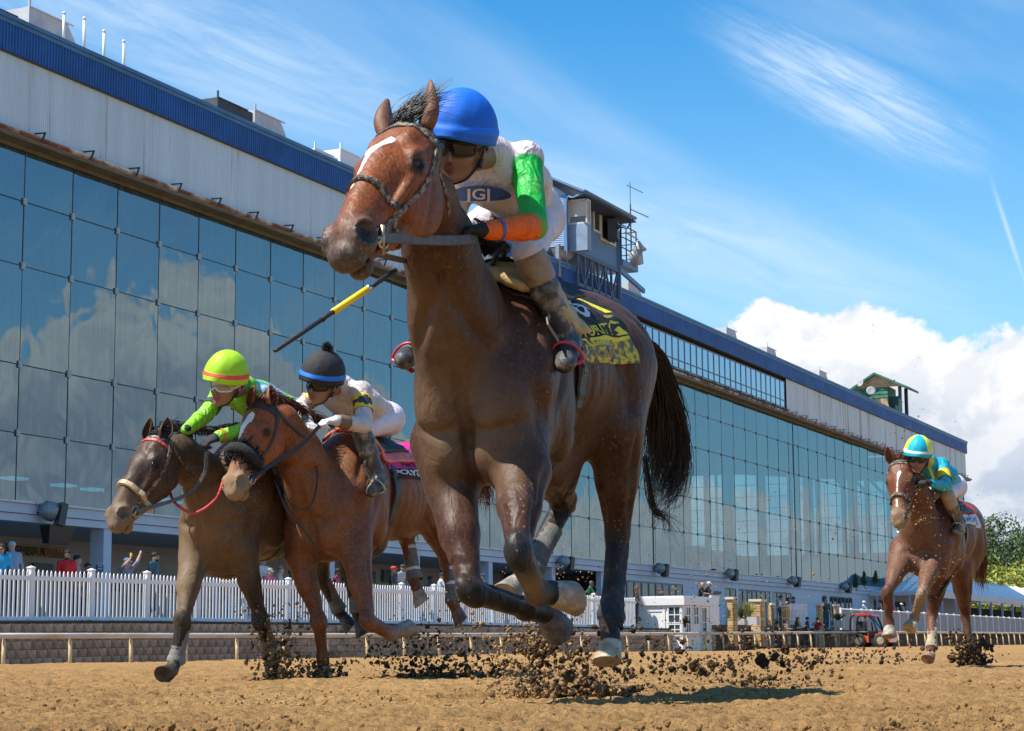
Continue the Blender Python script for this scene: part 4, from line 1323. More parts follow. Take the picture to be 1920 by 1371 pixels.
def build_apron():
    ap = mat('apron_concrete', (.30, .29, .27), .9, var=.15, vscale=2)
    b = MB()
    ys = np.linspace(5, 230, 60)
    vs = []
    for y in ys:
        z = np.interp(y, _ay, _az)
        vs += [(-30.9, y, z - .05), (-46.5, y, z + .15), (-80, y, z + .15)]
    fs = [(3 * i + k, 3 * i + k + 1, 3 * i + 4 + k, 3 * i + 3 + k) for i in range(len(ys) - 1) for k in (0, 1)]
    o = mesh_ob('apron', vs, fs, ap); put(o, kind='structure')
FT = [(-80, 1059), (0, 1062), (236, 1071.6), (834, 1098.5), (1180, 1118), (1340, 1124)]
FB = [(-80, 1163.5), (0, 1163.5), (200, 1163), (820, 1170), (1180, 1177), (1340, 1179)]
_fy = np.array([YW(u, 31.0) for u, v in FT]); _ft = np.array([ZW(u, v, 31.0) for u, v in FT])
_by = np.array([YW(u, 31.0) for u, v in FB]); _bz = np.array([ZW(u, v, 31.0) for u, v in FB])
_ay = np.concatenate([_by, [YW(1700, 31.), YW(1900, 31.)]]); _az = np.concatenate([_bz, [ZW(1700, 1185, 31.), ZW(1900, 1190, 31.)]])
build_apron()
def build_wall_fence():
    # ---- block retaining wall: each block with recessed joints
    wall = empty('retaining_wall', (-30.4, 40, 0), 'grey-brown split block retaining wall below the white picket fence', 'wall')
    bl = [mat('block_%d' % i, c, .95, var=.35, vscale=9, bump=1.0, bscale=30, bdist=.03, col2=(.08, .066, .055), c2lo=.52, c2hi=.70, c2scale=1.6) for i, c in enumerate([(.31, .25, .19), (.27, .215, .165), (.35, .28, .215)])]
    bh, bwid = .205, .40
    rng = np.random.RandomState(4)
    y0, y1 = YW(-80, 30.3), YW(1345, 30.3)
    base = []
    for q in range(3):
        v = []
        jit = rng.normal(size=(8, 3)) * .003
        for k, (a, b_, c_) in enumerate([(0, 0, 0), (.20, 0, 0), (.20, 1, 0), (0, 1, 0), (0, 0, 1), (.20, 0, 1), (.20, 1, 1), (0, 1, 1)]):
            v.append((a - .20 + jit[k][0] * (a > 0), (b_ - .5) * (bwid - .014) + jit[k][1], (c_ - .5) * (bh - .012) + jit[k][2]))
        v.append((.008, 0.02, .01))
        f = [(0, 3, 2, 1), (4, 5, 6, 7), (0, 1, 5, 4), (2, 3, 7, 6), (3, 0, 4, 7), (1, 2, 8), (2, 6, 8), (6, 5, 8), (5, 1, 8)]
        me = bpy.data.meshes.new('block'); me.from_pydata(v, [], f); me.materials.append(bl[q]); base.append(me)
    rest = MB()
    n = 0
    ny = int((y1 - y0) / bwid)
    for j in range(ny):
        y = y0 + j * bwid
        top = np.interp(y, _by, _bz) - .085
        for r_ in range(7):
            yy = y + (r_ % 2) * bwid * .5
            zc = top - bh * (r_ + .5)
            if zc + bh / 2 < ground_z(-30.2, yy) - .08 + .0: continue
            q = rng.randint(3)
            dx = rng.rand() * .006
            if y < YW(560, 30.3) and n < 296:
                link_mesh('block', base[q], wall, (-30.25 - dx, yy, zc)); n += 1
            else:
                rest.box((-30.45, yy - bwid * .48, zc - bh * .47), (-30.245 - dx, yy + bwid * .48, zc + bh * .47), q)
    o = rest.ob('blocks', None, wall, mats=bl); o['kind'] = 'stuff'
    mor = mat('joint_dark', (.03, .026, .022), .95)
    vs = []; fs = []
    ys = np.linspace(y0 - 1, y1 + .2, 40)
    for y in ys:
        t = np.interp(y, _by, _bz)
        vs += [(-30.30, y, -1.0), (-30.30, y, t - .10), (-30.9, y, t - .10)]
    for i in range(39):
        fs += [(3 * i, 3 * i + 1, 3 * i + 4, 3 * i + 3), (3 * i + 1, 3 * i + 2, 3 * i + 5, 3 * i + 4)]
    mesh_ob('backing', vs, fs, mor, wall)
    cap = MB()
    for i in range(39):
        a, b_ = ys[i], ys[i + 1]
        cap.bar((-30.6, a, np.interp(a, _by, _bz) - .055), (-30.6, b_, np.interp(b_, _by, _bz) - .055), .55, .07)
    cap.ob('capping', mat('cap_dark', (.035, .032, .028), .9, var=.3, vscale=3), wall)  # dark bar painted as the black shadow gap under the fence
    # ---- picket fence
    fence = empty('picket_fence', (-31, 45, 1), 'long white picket fence on top of the block wall', 'fence')
    sp = YW(168, 31.0) - YW(54, 31.0)
    ya = YW(54, 31.0)
    y_end = YW(1185, 31.0)
    k0 = -3
    pm = None
    def zt(y): return np.interp(y, _fy, _ft)
    def zb(y): return np.interp(y, _by, _bz)
    npk = 0; rest = MB(); posts = []; k = k0
    y = ya + k0 * sp
    hgt0 = zt(ya) - zb(ya)
    v = [(-.011, -.030, 0), (.011, -.030, 0), (.011, .030, 0), (-.011, .030, 0), (-.011, -.030, .94), (.011, -.030, .94), (.011, .030, .94), (-.011, .030, .94), (-.011, 0, 1), (.011, 0, 1)]
    f = [(0, 3, 2, 1), (0, 1, 5, 4), (2, 3, 7, 6), (1, 2, 6, 9, 5), (3, 0, 4, 8, 7), (4, 5, 9, 8), (6, 7, 8, 9)]
    pme = bpy.data.meshes.new('picket'); pme.from_pydata(v, [], f); pme.materials.append(WHITE)
    pm_b = MB(); pm_b.box((-.055, -.075, 0), (.075, .075, 1)); pm_b.box((-.07, -.09, 1), (.09, .09, 1.02)); pm_b.add([(-.07, -.09, 1.02), (.09, -.09, 1.02), (.09, .09, 1.02), (-.07, .09, 1.02), (.01, 0, 1.055)], [(0, 1, 4), (1, 2, 4), (2, 3, 4), (3, 0, 4)])
    pome = bpy.data.meshes.new('post'); pome.from_pydata(np.concatenate(pm_b.v).tolist(), [], pm_b.f); pome.materials.append(WHITE)
    npick = 14
    while y < y_end:
        link_mesh('post', pome, fence, (-31, y, zb(y)), scale=(1, 1, (zt(y) - zb(y)) * .985))
        y2 = y + sp
        rl = MB()
        rl.bar((-31.02, y + .07, zb(y) + .05), (-31.02, y2 - .07, zb(y2) + .05), .05, .10)
        h1, h2 = zt(y) - zb(y), zt(y2) - zb(y2)
        rl.bar((-30.96, y + .07, zb(y) + .80 * h1), (-30.96, y2 - .07, zb(y2) + .80 * h2), .05, .105)
        rl.ob('rail', WHITE, fence)
        for i in range(npick):
            yy = y + .13 + (sp - .26) * i / (npick - 1)
            hh = (zt(yy) - zb(yy)) * (.955 - .022 * math.sin(math.pi * (i / (npick - 1))))
            if npk < 299 and YW(-30, 31.) < yy:
                link_mesh('picket', pme, fence, (-30.99, yy, zb(yy) + .02), scale=(1, 1, hh)); npk += 1
            else:
                rest.add(np.array(v) * (1, 1, hh) + (-30.99, yy, zb(yy) + .02), f)
        y = y2
    o = rest.ob('pickets', WHITE, fence); o['kind'] = 'stuff'
    # ---- outer running rail
    rail = empty('running_rail', (-29.2, 60, 0), 'low pale running rail with slanted posts along the outside of the dirt track', 'rail')
    RV = [(-80, 1192.5), (0, 1192.5), (600, 1192), (1200, 1189), (1560, 1186), (1722, 1186), (1920, 1187.2), (2100, 1190)]
    pts = [PW(u, v_, 29.2) for u, v_ in RV]
    ry = np.array([p[1] for p in pts]); rz = np.array([p[2] for p in pts])
    rm = mat('rail_dusty', (.50, .47, .42), .45, var=.2, vscale=6, col2=(.42, .29, .15), c2lo=.42, c2hi=.66, c2scale=5, stretch=(1, .15, 1))
    b = MB(); ys = np.linspace(ry[0], ry[-1], 50)
    b.tube([(-29.2, y, np.interp(y, ry, rz)) for y in ys], .066, 12)
    b.ob('top_rail', rm, rail, True)
    s2 = 2.44; y = YW(133, 29.2) - 2 * s2
    # per-post lean matches a bent bracket post: foot set back towards the track
    pb = mat('post_dusty', (.62, .46, .25), .7, var=.2, vscale=10)
    while y < ry[-1]:
        zt_, zg = np.interp(y, ry, rz), float(ground_z(-29.2, y))
        b = MB(); b.tube([(-29.12, y - .12, zg - .2), (-29.20, y - .02, zt_ - .16), (-29.26, y + .05, zt_ - .03)], [.047, .047, .02], 10)
        b.ob('post', pb, rail, True)
        y += s2
build_wall_fence()
# ---------------------------------------------------------------- grandstand
def glass_mat(name, tint, base, bumps):
    m = bpy.data.materials.new(name); m.use_nodes = True
    g = NG(m.node_tree); g.n.clear()
    out = g.new('ShaderNodeOutputMaterial')
    tc = g.new('ShaderNodeTexCoord'); vec = tc.outputs['Object']
    oi = g.new('ShaderNodeObjectInfo')
    off = g.vmath('ADD', vec, g.comb(0.0, g.math('MULTIPLY', oi.outputs['Random'], 40.0), 0.0))
    n = g.noise(off, .42, 2, .45, .4)
    bn = g.new('ShaderNodeBump', {'Strength': bumps, 'Distance': .5, 'Height': n})
    rv = g.new('ShaderNodeTexWhiteNoise', noise_dimensions='1D'); g.put(rv, 'W', g.math('MULTIPLY', oi.outputs['Random'], 97.0))
    tl = g.vmath('MULTIPLY', g.vmath('SUBTRACT', rv.outputs['Color'], (.5, .5, .5)), (0, .022, .022))
    gl = g.new('ShaderNodeBsdfGlossy', {'Roughness': .02, 'Color': (.46, .59, .64, 1), 'Normal': g.vmath('NORMALIZE', g.vmath('ADD', bn.outputs[0], tl))})
    dirt = g.noise(g.new('ShaderNodeMapping', {'Vector': vec, 'Scale': (1, 2.2, .18)}).outputs[0], 2.0, 6, .65)
    tr = g.new('ShaderNodeBsdfTransparent', {'Color': (*tint, 1)})
    df = g.new('ShaderNodeBsdfDiffuse', {'Color': (.17, .27, .31, 1)})
    fr = g.new('ShaderNodeFresnel', {'IOR': 1.75})
    f = g.math('ADD', g.math('MULTIPLY', fr.outputs[0], .52), base, clamp=True)
    mx = g.new('ShaderNodeMixShader', {0: f, 1: tr.outputs[0], 2: gl.outputs[0]})
    fd = g.smooth(dirt, .3, .75, .06, .30)
    mx2 = g.new('ShaderNodeMixShader', {0: fd, 1: mx.outputs[0], 2: df.outputs[0]})
    g.l.new(mx2.outputs[0], out.inputs[0])
    return m
def build_stand():
    W0 = 40.0
    S = empty('grandstand', (-45, 100, 0), 'long blue and white grandstand with a glass front, running the whole length of the straight', 'grandstand')
    Y0, YE = 6.0, YW(1818, W0)
    def z_(u, v, w=W0): return ZW(u, v, w)
    zbase = z_(115, 949.5); zbeam = z_(115, 985); zr = [z_(120, 402), z_(120, 520), z_(120, 700), z_(120, 825)]
    ztop = z_(115, 304)
    W1 = 39.5
    fas_t, fas_b = z_(115, 72, W1), z_(115, 138, W1)
    fas_t2, fas_b2 = z_(1486, 687, W1), z_(1486, 716, W1)
    print('stand', zbase, zbeam, zr, ztop, fas_t, fas_b, fas_t2, fas_b2, YE, z_(1815, 905), z_(1600, 1100), z_(1260, 1063), APZ)
    blue = mat('fascia_blue', (.012, .085, .30), .45, var=.25, vscale=.8, spec=.4)
    blue2 = mat('coping_blue', (.04, .14, .30), .5, var=.2, vscale=1)
    wht = mat('cladding_white', (.50, .64, .72), .55, var=.07, vscale=.5, col2=(.27, .24, .16), c2lo=.60, c2hi=.80, c2scale=1.1, stretch=(1, 2.2, .10))
    wstain = mat('cladding_stained', (.52, .61, .65), .6, var=.08, vscale=.5, col2=(.24, .17, .07), c2lo=.52, c2hi=.70, c2scale=1.0, stretch=(1, 1.6, .05))
    def corr(name, x, y0, y1, z0, z1, pitch, depth, m, duty=.5):
        n = int((y1 - y0) / pitch)
        vs = []
        for i in range(n):
            y = y0 + i * pitch
            for dy, dx in ((0, 0), (.12, depth), (.5, depth), (.62, 0)):
                vs += [(x + dx, y + dy * pitch, z0), (x + dx, y + dy * pitch, z1)]
        vs = np.array(vs)
        fs = [(2 * i, 2 * i + 2, 2 * i + 3, 2 * i + 1) for i in range(len(vs) // 2 - 1)]
        return mesh_ob(name, vs, fs, m, S)
    corr('corrugated_fascia', -W1, Y0, YE, fas_b, fas_t - .28, .15, .035, blue)
    b = MB(); b.box((-W1 - .3, Y0, fas_t - .28), (-W1 + .05, YE + .05, fas_t - .14)); b.box((-W1 - .3, Y0, fas_t - .135), (-W1 + .09, YE + .08, fas_t)); b.ob('coping', blue2, S)
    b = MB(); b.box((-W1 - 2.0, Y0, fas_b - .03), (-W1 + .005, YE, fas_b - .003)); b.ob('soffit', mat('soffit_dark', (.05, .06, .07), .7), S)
    b = MB(); b.box((-90, Y0, fas_t - .6), (-W1 - .31, YE, fas_t - .25)); b.ob('roof', mat('roof_grey', (.25, .25, .25), .9), S)
    # cladding band; window strip between two marks
    zc0 = z_(115, 279, 39.62)
    ya, yb = YW(1203, 39.62), YW(1487, 39.62)
    corr('white_cladding', -39.62, Y0, ya, zc0, fas_b + .02, .105, .022, wht)
    corr('stained_cladding', -39.62, yb, YE, zc0, fas_b + .02, .30, .012, wstain)
    zs0 = z_(1300, 703, 39.62)
    corr('white_cladding', -39.62, ya, yb, zc0, zs0, .30, .012, wht)
    # window strip
    fm = mat('window_frame_grey', (.10, .12, .13), .5); pg = mat('strip_glass', (.34, .46, .54), .12, metal=.75)
    wz0, wz1 = zs0 + .0, fas_b - .25
    b = MB(); b.box((-40.2, ya, wz0), (-40.15, yb, fas_b)); b.ob('strip_back', mat('strip_dark', (.05, .07, .09), .8), S)
    nw = 26
    for i in range(nw):
        y0 = ya + .6 + (yb - ya - .8) * i / nw; y1 = y0 + (yb - ya - .8) / nw - .12
        b = MB(); fr_ = .07
        for lo, hi in (((-39.70, y0 - .05, wz0 + .05), (-39.65, y0, wz1)), ((-39.70, y1, wz0 + .05), (-39.65, y1 + .05, wz1)), ((-39.698, y0, wz1 - .08), (-39.652, y1, wz1)), ((-39.698, y0, wz0 + .05), (-39.652, y1, wz0 + .13)), ((-39.698, y0, wz0 + .55), (-39.652, y1, wz0 + .62))):
            b.box(lo, hi)
        wnd = b.ob('window', fm, S)
        mesh_ob('pane', [(-39.675, y0, wz0 + .13), (-39.675, y1, wz0 + .13), (-39.675, y1, wz1 - .08), (-39.675, y0, wz1 - .08)], [(0, 1, 2, 3)], pg, wnd)
    b = MB(); b.box((-39.64, ya, wz0 - .12), (-39.4, yb, wz0 - .02)); b.ob('sill', fm, S)
    # canopy: white lip, dark olive underside, rusty pipe with brackets
    rust = mat('rusty_pipe', (.40, .34, .27), .8, col2=(.16, .06, .025), c2lo=.42, c2hi=.56, c2scale=1.6, var=.4, vscale=3, stretch=(1, .6, 1), bump=.5, bscale=10)
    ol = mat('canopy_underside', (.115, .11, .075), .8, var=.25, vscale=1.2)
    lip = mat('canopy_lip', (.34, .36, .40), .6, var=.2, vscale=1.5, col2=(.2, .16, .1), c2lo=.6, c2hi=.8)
    wc_ = 39.35
    zl1, zp = z_(115, 283, wc_), z_(115, 276.5, wc_)
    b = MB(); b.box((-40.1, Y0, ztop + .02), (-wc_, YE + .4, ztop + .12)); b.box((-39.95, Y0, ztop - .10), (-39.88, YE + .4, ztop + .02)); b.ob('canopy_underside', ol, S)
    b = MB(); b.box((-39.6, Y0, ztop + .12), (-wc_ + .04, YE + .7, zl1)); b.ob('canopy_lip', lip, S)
    b = MB(); b.tube([(-wc_ - .02, Y0, zp), (-wc_ - .02, YE + .9, zp)], .085, 10); b.tube([(-39.5, Y0, zp - .02), (-39.5, YE + .9, zp - .02)], .06, 8); b.ob('rusty_pipe', rust, S, True)
    zc = zp - .13
    blk = mat('bracket_dark', (.05, .045, .04), .7)
    sp = YW(237, 39.3) - YW(148, 39.3)
    y = YW(148, 39.3) - 3 * sp
    while y < YE:
        b = MB(); b.bar((-39.6, y, zc + .36), (-39.15, y, zc + .34), .05, .04); b.bar((-39.18, y, zc + .34), (-39.3, y, zc + .05), .05, .05); b.ob('bracket', blk, S)
        y += sp
    # ---- glass wall, pane by pane
    gA = glass_mat('front_glass', (.16, .38, .45), .34, .030)
    pw = YW(115, W0) - YW(21, W0)
    rows = [zbase] + zr[::-1] + [ztop + .05]
    y = YW(21, W0)
    while y > Y0: y -= pw
    ys = []
    while y < YE: ys.append(y); y += pw
    ys.append(YE)
    cnt = 0; rest = MB()
    order = []
    for i in range(len(ys) - 1):
        for r_ in range(len(rows) - 1):
            order.append((i, r_))
    vis0 = YW(0, W0) - pw
    for i, r_ in order:
        a, b_ = ys[i] + .014, ys[i + 1] - .014; c, d = rows[r_] + .014, rows[r_ + 1] - .014
        x = -W0 + .006 * math.sin(i * 12.9 + r_ * 4.1)
        q = [(x, a, c), (x, b_, c), (x, b_, d), (x, a, d)]
        if ys[i] > vis0 and cnt < 300:
            me = mesh_ob('pane', q, [(0, 1, 2, 3)], gA, S); cnt += 1
        else: rest.add(q, [(0, 1, 2, 3)])
    o = rest.ob('panes', gA, S); o['kind'] = 'stuff'
    jm = mat('glass_joint', (.02, .035, .04), .6)
    b = MB()
    for y in ys:
        b.box((-W0 - .03, y - .011, zbase), (-W0 + .012, y + .011, ztop))
    b.ob('vertical_joints', jm, S)['kind'] = 'stuff'
    for z in rows[1:-1]:
        b = MB(); b.box((-W0 - .03, Y0, z - .015), (-W0 + .016, YE, z + .015)); b.ob('transom', jm, S)
    exp_i = [i for i, y in enumerate(ys) if y > YW(1225, W0) - .5][0]
    for y in (YW(1228, W0), YW(1497, W0)):
        b = MB(); b.box((-W0 - .03, y - .05, zbase), (-W0 + .03, y + .05, ztop)); b.ob('expansion_joint', jm, S)
    clipm = mat('glass_clip', (.30, .38, .40), .5)
    cb = MB(); cb.box((0, -.085, -.11), (.05, .085, .11)); cme = bpy.data.meshes.new('clip'); cme.from_pydata(np.concatenate(cb.v).tolist(), [], cb.f); cme.materials.append(clipm)
    for y in ys:
        if y < vis0: continue
        s_ = 1.0 if y < YW(800, W0) else .75
        for z in rows[1:-1]: link_mesh('clip', cme, S, (-W0 + .012, y, z), scale=(1, s_, s_))
    # ---- hall behind the glass: stepped floor, ceiling, back wall, end wall with tall windows
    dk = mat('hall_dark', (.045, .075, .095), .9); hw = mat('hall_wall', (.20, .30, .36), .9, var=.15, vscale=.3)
    b = MB()
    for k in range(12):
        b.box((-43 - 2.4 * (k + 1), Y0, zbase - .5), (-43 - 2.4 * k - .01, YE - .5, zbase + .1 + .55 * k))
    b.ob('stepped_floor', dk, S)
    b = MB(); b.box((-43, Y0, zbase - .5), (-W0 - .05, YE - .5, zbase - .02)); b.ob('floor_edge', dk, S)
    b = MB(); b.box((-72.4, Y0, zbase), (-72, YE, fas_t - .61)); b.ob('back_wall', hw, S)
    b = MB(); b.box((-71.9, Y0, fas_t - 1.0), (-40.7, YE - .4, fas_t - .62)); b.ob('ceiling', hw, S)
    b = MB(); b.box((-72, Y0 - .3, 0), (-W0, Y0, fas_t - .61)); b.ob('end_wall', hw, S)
    ops = [(1284, 1316), (1327, 1337), (1341, 1360), (1371, 1416), (1430, 1483), (1493, 1500), (1518, 1583), (1600, 1700), (1712, 1790)]
    ye = YE
    def wx(u):
        d = _f + _r * (u - CX) / FPX; return (d / d[1] * ye)[0]
    zo0, zo1 = 9.5, z_(1567, 879, -wx(1567))
    xs = []; b = MB()
    last = -72.0
    for u0, u1 in ops:
        a, c = wx(u0), wx(u1)
        b.box((last, ye - .3, zbase), (a, ye, fas_b)); b.box((a, ye - .3, zo1), (c, ye, fas_b)); b.box((a, ye - .3, zbase), (c, ye, zo0))
        last = c
        fb = MB(); nwid = max(1, int((c - a) / 1.2))
        for k in range(1, nwid): fb.box((a + (c - a) * k / nwid - .03, ye - .2, zo0), (a + (c - a) * k / nwid + .03, ye - .12, zo1))
        for k in range(1, 7): fb.box((a, ye - .21, zo0 + (zo1 - zo0) * k / 7 - .03), (c, ye - .13, zo0 + (zo1 - zo0) * k / 7 + .03))
        fb.ob('end_window', fm, S)
    b.box((last, ye - .3, zbase), (-W0 - .1, ye, fas_b)); b.ob('far_wall', hw, S)
    # corner return outside
    b = MB(); b.box((-41.2, YE - .02, zbase), (-W0 + .02, YE + .15, fas_b)); b.ob('corner_post', wht, S)
    b = MB()
    for k in range(9):
        y = YW(60 + 95 * k, W0 + 9)
        b.box((-50, y, zbase + 4.1), (-49.8, y + 1.3, zbase + 4.28))
    lm = mat('hall_lamp', (.4, .8, .9), .5, emit=(.3, .75, .9), estr=.55)
    yy = YW(20, 50)
    for u in (18, 112, 168, 212, 250, 300, 350):
        y = YW(u, 47); bb = MB(); z0 = ZW(u, 893 + u * .14, 47); bb.box((-47.3, y - .45, z0 - .06), (-46.7, y + .45, z0 + .03)); bb.ob('ceiling_lamp', lm, S)
    # steel roof frames seen through the upper glass
    fr2 = mat('hall_steel', (.05, .13, .18), .6)
    yk = Y0 + 5
    while yk < YE - 3:
        b = MB(); b.bar((-41.2, yk, zbase), (-41.2, yk, fas_b), .35, .35); b.bar((-41.2, yk, ztop - .3), (-71.5, yk, fas_b - .3), .3, .5); b.bar((-41.2, yk, ztop - 3.4), (-46, yk, fas_b - 1.2), .25, .25)
        b.ob('steel_frame', fr2, S); yk += pw * 3
    # ---- ground floor
    bm = mat('beam_white', (.50, .56, .62), .6, var=.07, vscale=.6, col2=(.34, .31, .26), c2lo=.66, c2hi=.85, c2scale=1.4)
    zmid = (zbase + zbeam * 1.6) / 2.6
    b = MB(); b.box((-W0 - .4, Y0, zmid + .02), (-W0 + .22, YE, zbase - .05)); b.ob('beam', bm, S)
    b = MB(); b.box((-W0 - .4, Y0, zbase - .045), (-W0 + .32, YE, zbase + .02)); b.ob('flashing', mat('flashing_white', (.6, .62, .64), .5, col2=(.25, .15, .09), c2lo=.6, c2hi=.75, c2scale=2), S)
    b = MB(); b.box((-W0 - .4, Y0, zbeam), (-W0 + .15, YE, zmid)); b.ob('lower_beam', bm, S)
    b = MB(); b.box((-W0 - 8, Y0, zbeam + .05), (-W0 - .42, YE, zbeam + .25)); b.ob('ground_ceiling', mat('gf_ceiling', (.45, .45, .45), .9), S)
    fl = APZ + .1
    cols = [193, 404, 615, 785, 915, 1036]
    c0 = YW(193, W0); csp = (YW(1036, W0) - c0) / 5
    for k in range(-5, 6):
        y = c0 + k * csp
        if y < Y0: continue
        b = MB(); b.box((-W0 - .45, y - .22, fl - 1), (-W0 + .10, y + .22, zbeam)); b.ob('column', bm, S)
    sid = mat('siding_grey', (.46, .44, .41), .85, var=.12, vscale=1.5)
    bw = MB(); y_s = YW(1130, W0)
    for k in range(12):
        z0 = fl + .0 + k * .34
        bw.add([(-46.0, Y0, z0), (-46.0, y_s, z0), (-46.06, y_s, z0 + .34), (-46.06, Y0, z0 + .34)], [(0, 1, 2, 3)])
        bw.add([(-46.06, Y0, z0 + .34), (-46.06, y_s, z0 + .34), (-46.0, y_s, z0 + .34), (-46.0, Y0, z0 + .34)], [(0, 1, 2, 3)])
    bw.ob('siding', sid, S)
    band = mat('wainscot_navy', (.02, .05, .09), .6)
    for u0, u1 in ((150, 182), (207, 340), (420, 600), (640, 770)):
        b = MB(); b.box((-45.95, YW(u0, 46), fl + 1.45), (-45.9, YW(u1, 46), fl + 1.85)); b.ob('navy_band', band, S)
    for u0, u1, v0, v1 in ((55, 92, 1055, 1075), (640, 700, 1068, 1090), (715, 765, 1068, 1092), (825, 900, 1068, 1095), (945, 1020, 1068, 1100)):
        b = MB(); b.box((-45.95, YW(u0, 46), ZW(u0, v1, 46)), (-45.88, YW(u1, 46), ZW(u0, v0, 46))); b.ob('counter_front', mat('counter_%d' % (u0 % 2), (.10, .13, .15), .5), S)
    # right-hand ground floor: glazed bays and plain panels between marks
    gw = glass_mat('ground_glass', (.25, .33, .36), .15, .02)
    x = -W0 + .02
    def panel(u0, u1):
        b = MB(); b.box((x - .3, YW(u0, W0), fl - 1), (x, YW(u1, W0), zbeam - .003)); b.ob('wall_panel', bm, S)
    def bay(u0, u1, n, sill=.0, dark=False):
        y0, y1 = YW(u0, W0), YW(u1, W0)
        if dark: return
        zt_ = zbeam - .35
        for k in range(n):
            a = y0 + (y1 - y0) * k / n; c = y0 + (y1 - y0) * (k + 1) / n
            b = MB()
            b.box((x - .05, a, fl - 1), (x, a + .09, zt_)); b.box((x - .05, c - .09, fl - 1), (x, c - .001, zt_)); b.box((x - .048, a + .09, zt_ - .1), (x - .002, c - .09, zt_)); b.box((x - .048, a + .09, fl + .95), (x - .002, c - .09, fl + 1.05))
            wn_ = b.ob('window', fm, S)
            mesh_ob('pane', [(x - .03, a + .09, fl - .3), (x - .03, c - .09, fl - .3), (x - .03, c - .09, zt_ - .1), (x - .03, a + .09, zt_ - .1)], [(0, 1, 2, 3)], gw, wn_)
        b = MB(); b.box((x - .3, y0, zt_ + .002), (x - .003, y1, zbeam - .004)); b.ob('window_header', bm, S)
    panel(1128, 1163); bay(1163, 1282, 9); panel(1282, 1361); bay(1361, 1382, 2); panel(1382, 1386); bay(1386, 1446, 7); panel(1446, 1450); bay(1450, 1486, 4); panel(1486, 1543); bay(1543, 1552, 1); panel(1552, 1557); bay(1557, 1600, 6); panel(1600, 1640); bay(1640, 1700, 7); panel(1700, 1816)
    b = MB(); b.box((-W0 - 6.2, y_s, fl - .5), (-W0 - 6, YE, zbeam)); b.ob('inner_wall', mat('inner_wall', (.30, .30, .29), .9), S)
    # snack bar sign and screen
    bd = mat('sign_board', (.42, .32, .14), .8, var=.4, vscale=6, col2=(.10, .16, .07), c2lo=.48, c2hi=.6, c2scale=1.2)
    a, c = PW(12, 1022, 45.9), PW(118, 1047, 45.9)
    sg = empty('bar_sign', (-45.9, (a[1] + c[1]) / 2, a[2]), 'long painted bar sign with faded letters high under the beam behind the far left spectators', 'sign')
    b = MB(); b.box((-45.98, a[1], c[2]), (-45.9, c[1], a[2])); b.ob('board', bd, sg)
    b = MB(); b.box((-45.98, a[1], a[2]), (-45.85, c[1], a[2] + .06)); b.box((-45.98, c[1], c[2]), (-45.85, c[1] + .05, a[2] + .06)); b.ob('frame', mat('sign_frame', (.3, .3, .28), .6), sg)
    def letters(txt, y, z, h, w, m, x, par, nm='lettering', dy=1):
        V, Fc = text_mesh(txt, .03)
        return mesh_ob(nm, [(x, y + p[0] * w, z + p[1] * h) for p in V], Fc, m, par)
    ly = YW(52, 45.9)
    for i, (t, cc) in enumerate((('FISH', (.10, .05, .03)), ('BAR', (.12, .07, .02)))):
        letters(t, YW(30 + 36 * i, 45.8), (a[2] + c[2]) / 2, .42, .62, mat('sign_letter_%d' % i, cc, .8, var=.3, vscale=5), -45.885, sg)
    letters('&GRILL', YW(96, 45.8), (a[2] + c[2]) / 2, .34, .38, mat('sign_letter_2', (.45, .12, .07), .8), -45.885, sg)
    sc_ = empty('notice_board', (-39.85, YW(187, 39.8), 1.6), 'small navy notice fixed to the column beside the man in the red polo', 'sign')
    a = PW(181, 1059, 39.85); c = PW(194, 1071, 39.85)
    b = MB(); b.box((-39.88, a[1], c[2]), (-39.85, c[1], a[2])); b.ob('board', mat('notice_navy', (.015, .05, .14), .5), sc_)
    b = MB()
    for k in range(3): b.box((-39.849, a[1] + .08, c[2] + .06 + .09 * k), (-39.845, c[1] - .08, c[2] + .085 + .09 * k))
    b.ob('print', mat('notice_print', (.5, .55, .6), .6), sc_)
    # television with its back to us, hanging below the beam
    a = PW(84, 984, 39.3); c = PW(130, 1022, 39.3)
    tv = empty('hanging_screen', (-39.3, (a[1] + c[1]) / 2, a[2]), 'black screen housing hanging under the beam above the bar sign', 'screen')
    b = MB(); b.add([(-39.5, a[1], a[2]), (-39.1, a[1], a[2]), (-39.2, a[1] + .1, c[2]), (-39.45, a[1] + .1, c[2]), (-39.5, c[1], a[2]), (-39.1, c[1], a[2]), (-39.2, c[1] - .1, c[2]), (-39.45, c[1] - .1, c[2])], [(0, 1, 2, 3), (4, 7, 6, 5), (0, 4, 5, 1), (3, 2, 6, 7), (0, 3, 7, 4), (1, 5, 6, 2)])
    b.ob('housing', mat('screen_black', (.012, .012, .013), .35), tv)
    b = MB(); b.bar((-39.3, (a[1] + c[1]) / 2, a[2] + .3), (-39.3, (a[1] + c[1]) / 2, a[2] - .02), .08, .08); b.ob('bracket', blk, tv)
    # floodlights along the beam
    fl_m = mat('floodlight_grey', (.24, .28, .29), .5, .3, var=.2, vscale=9); dkf = mat('floodlight_dark', (.05, .05, .05), .3)
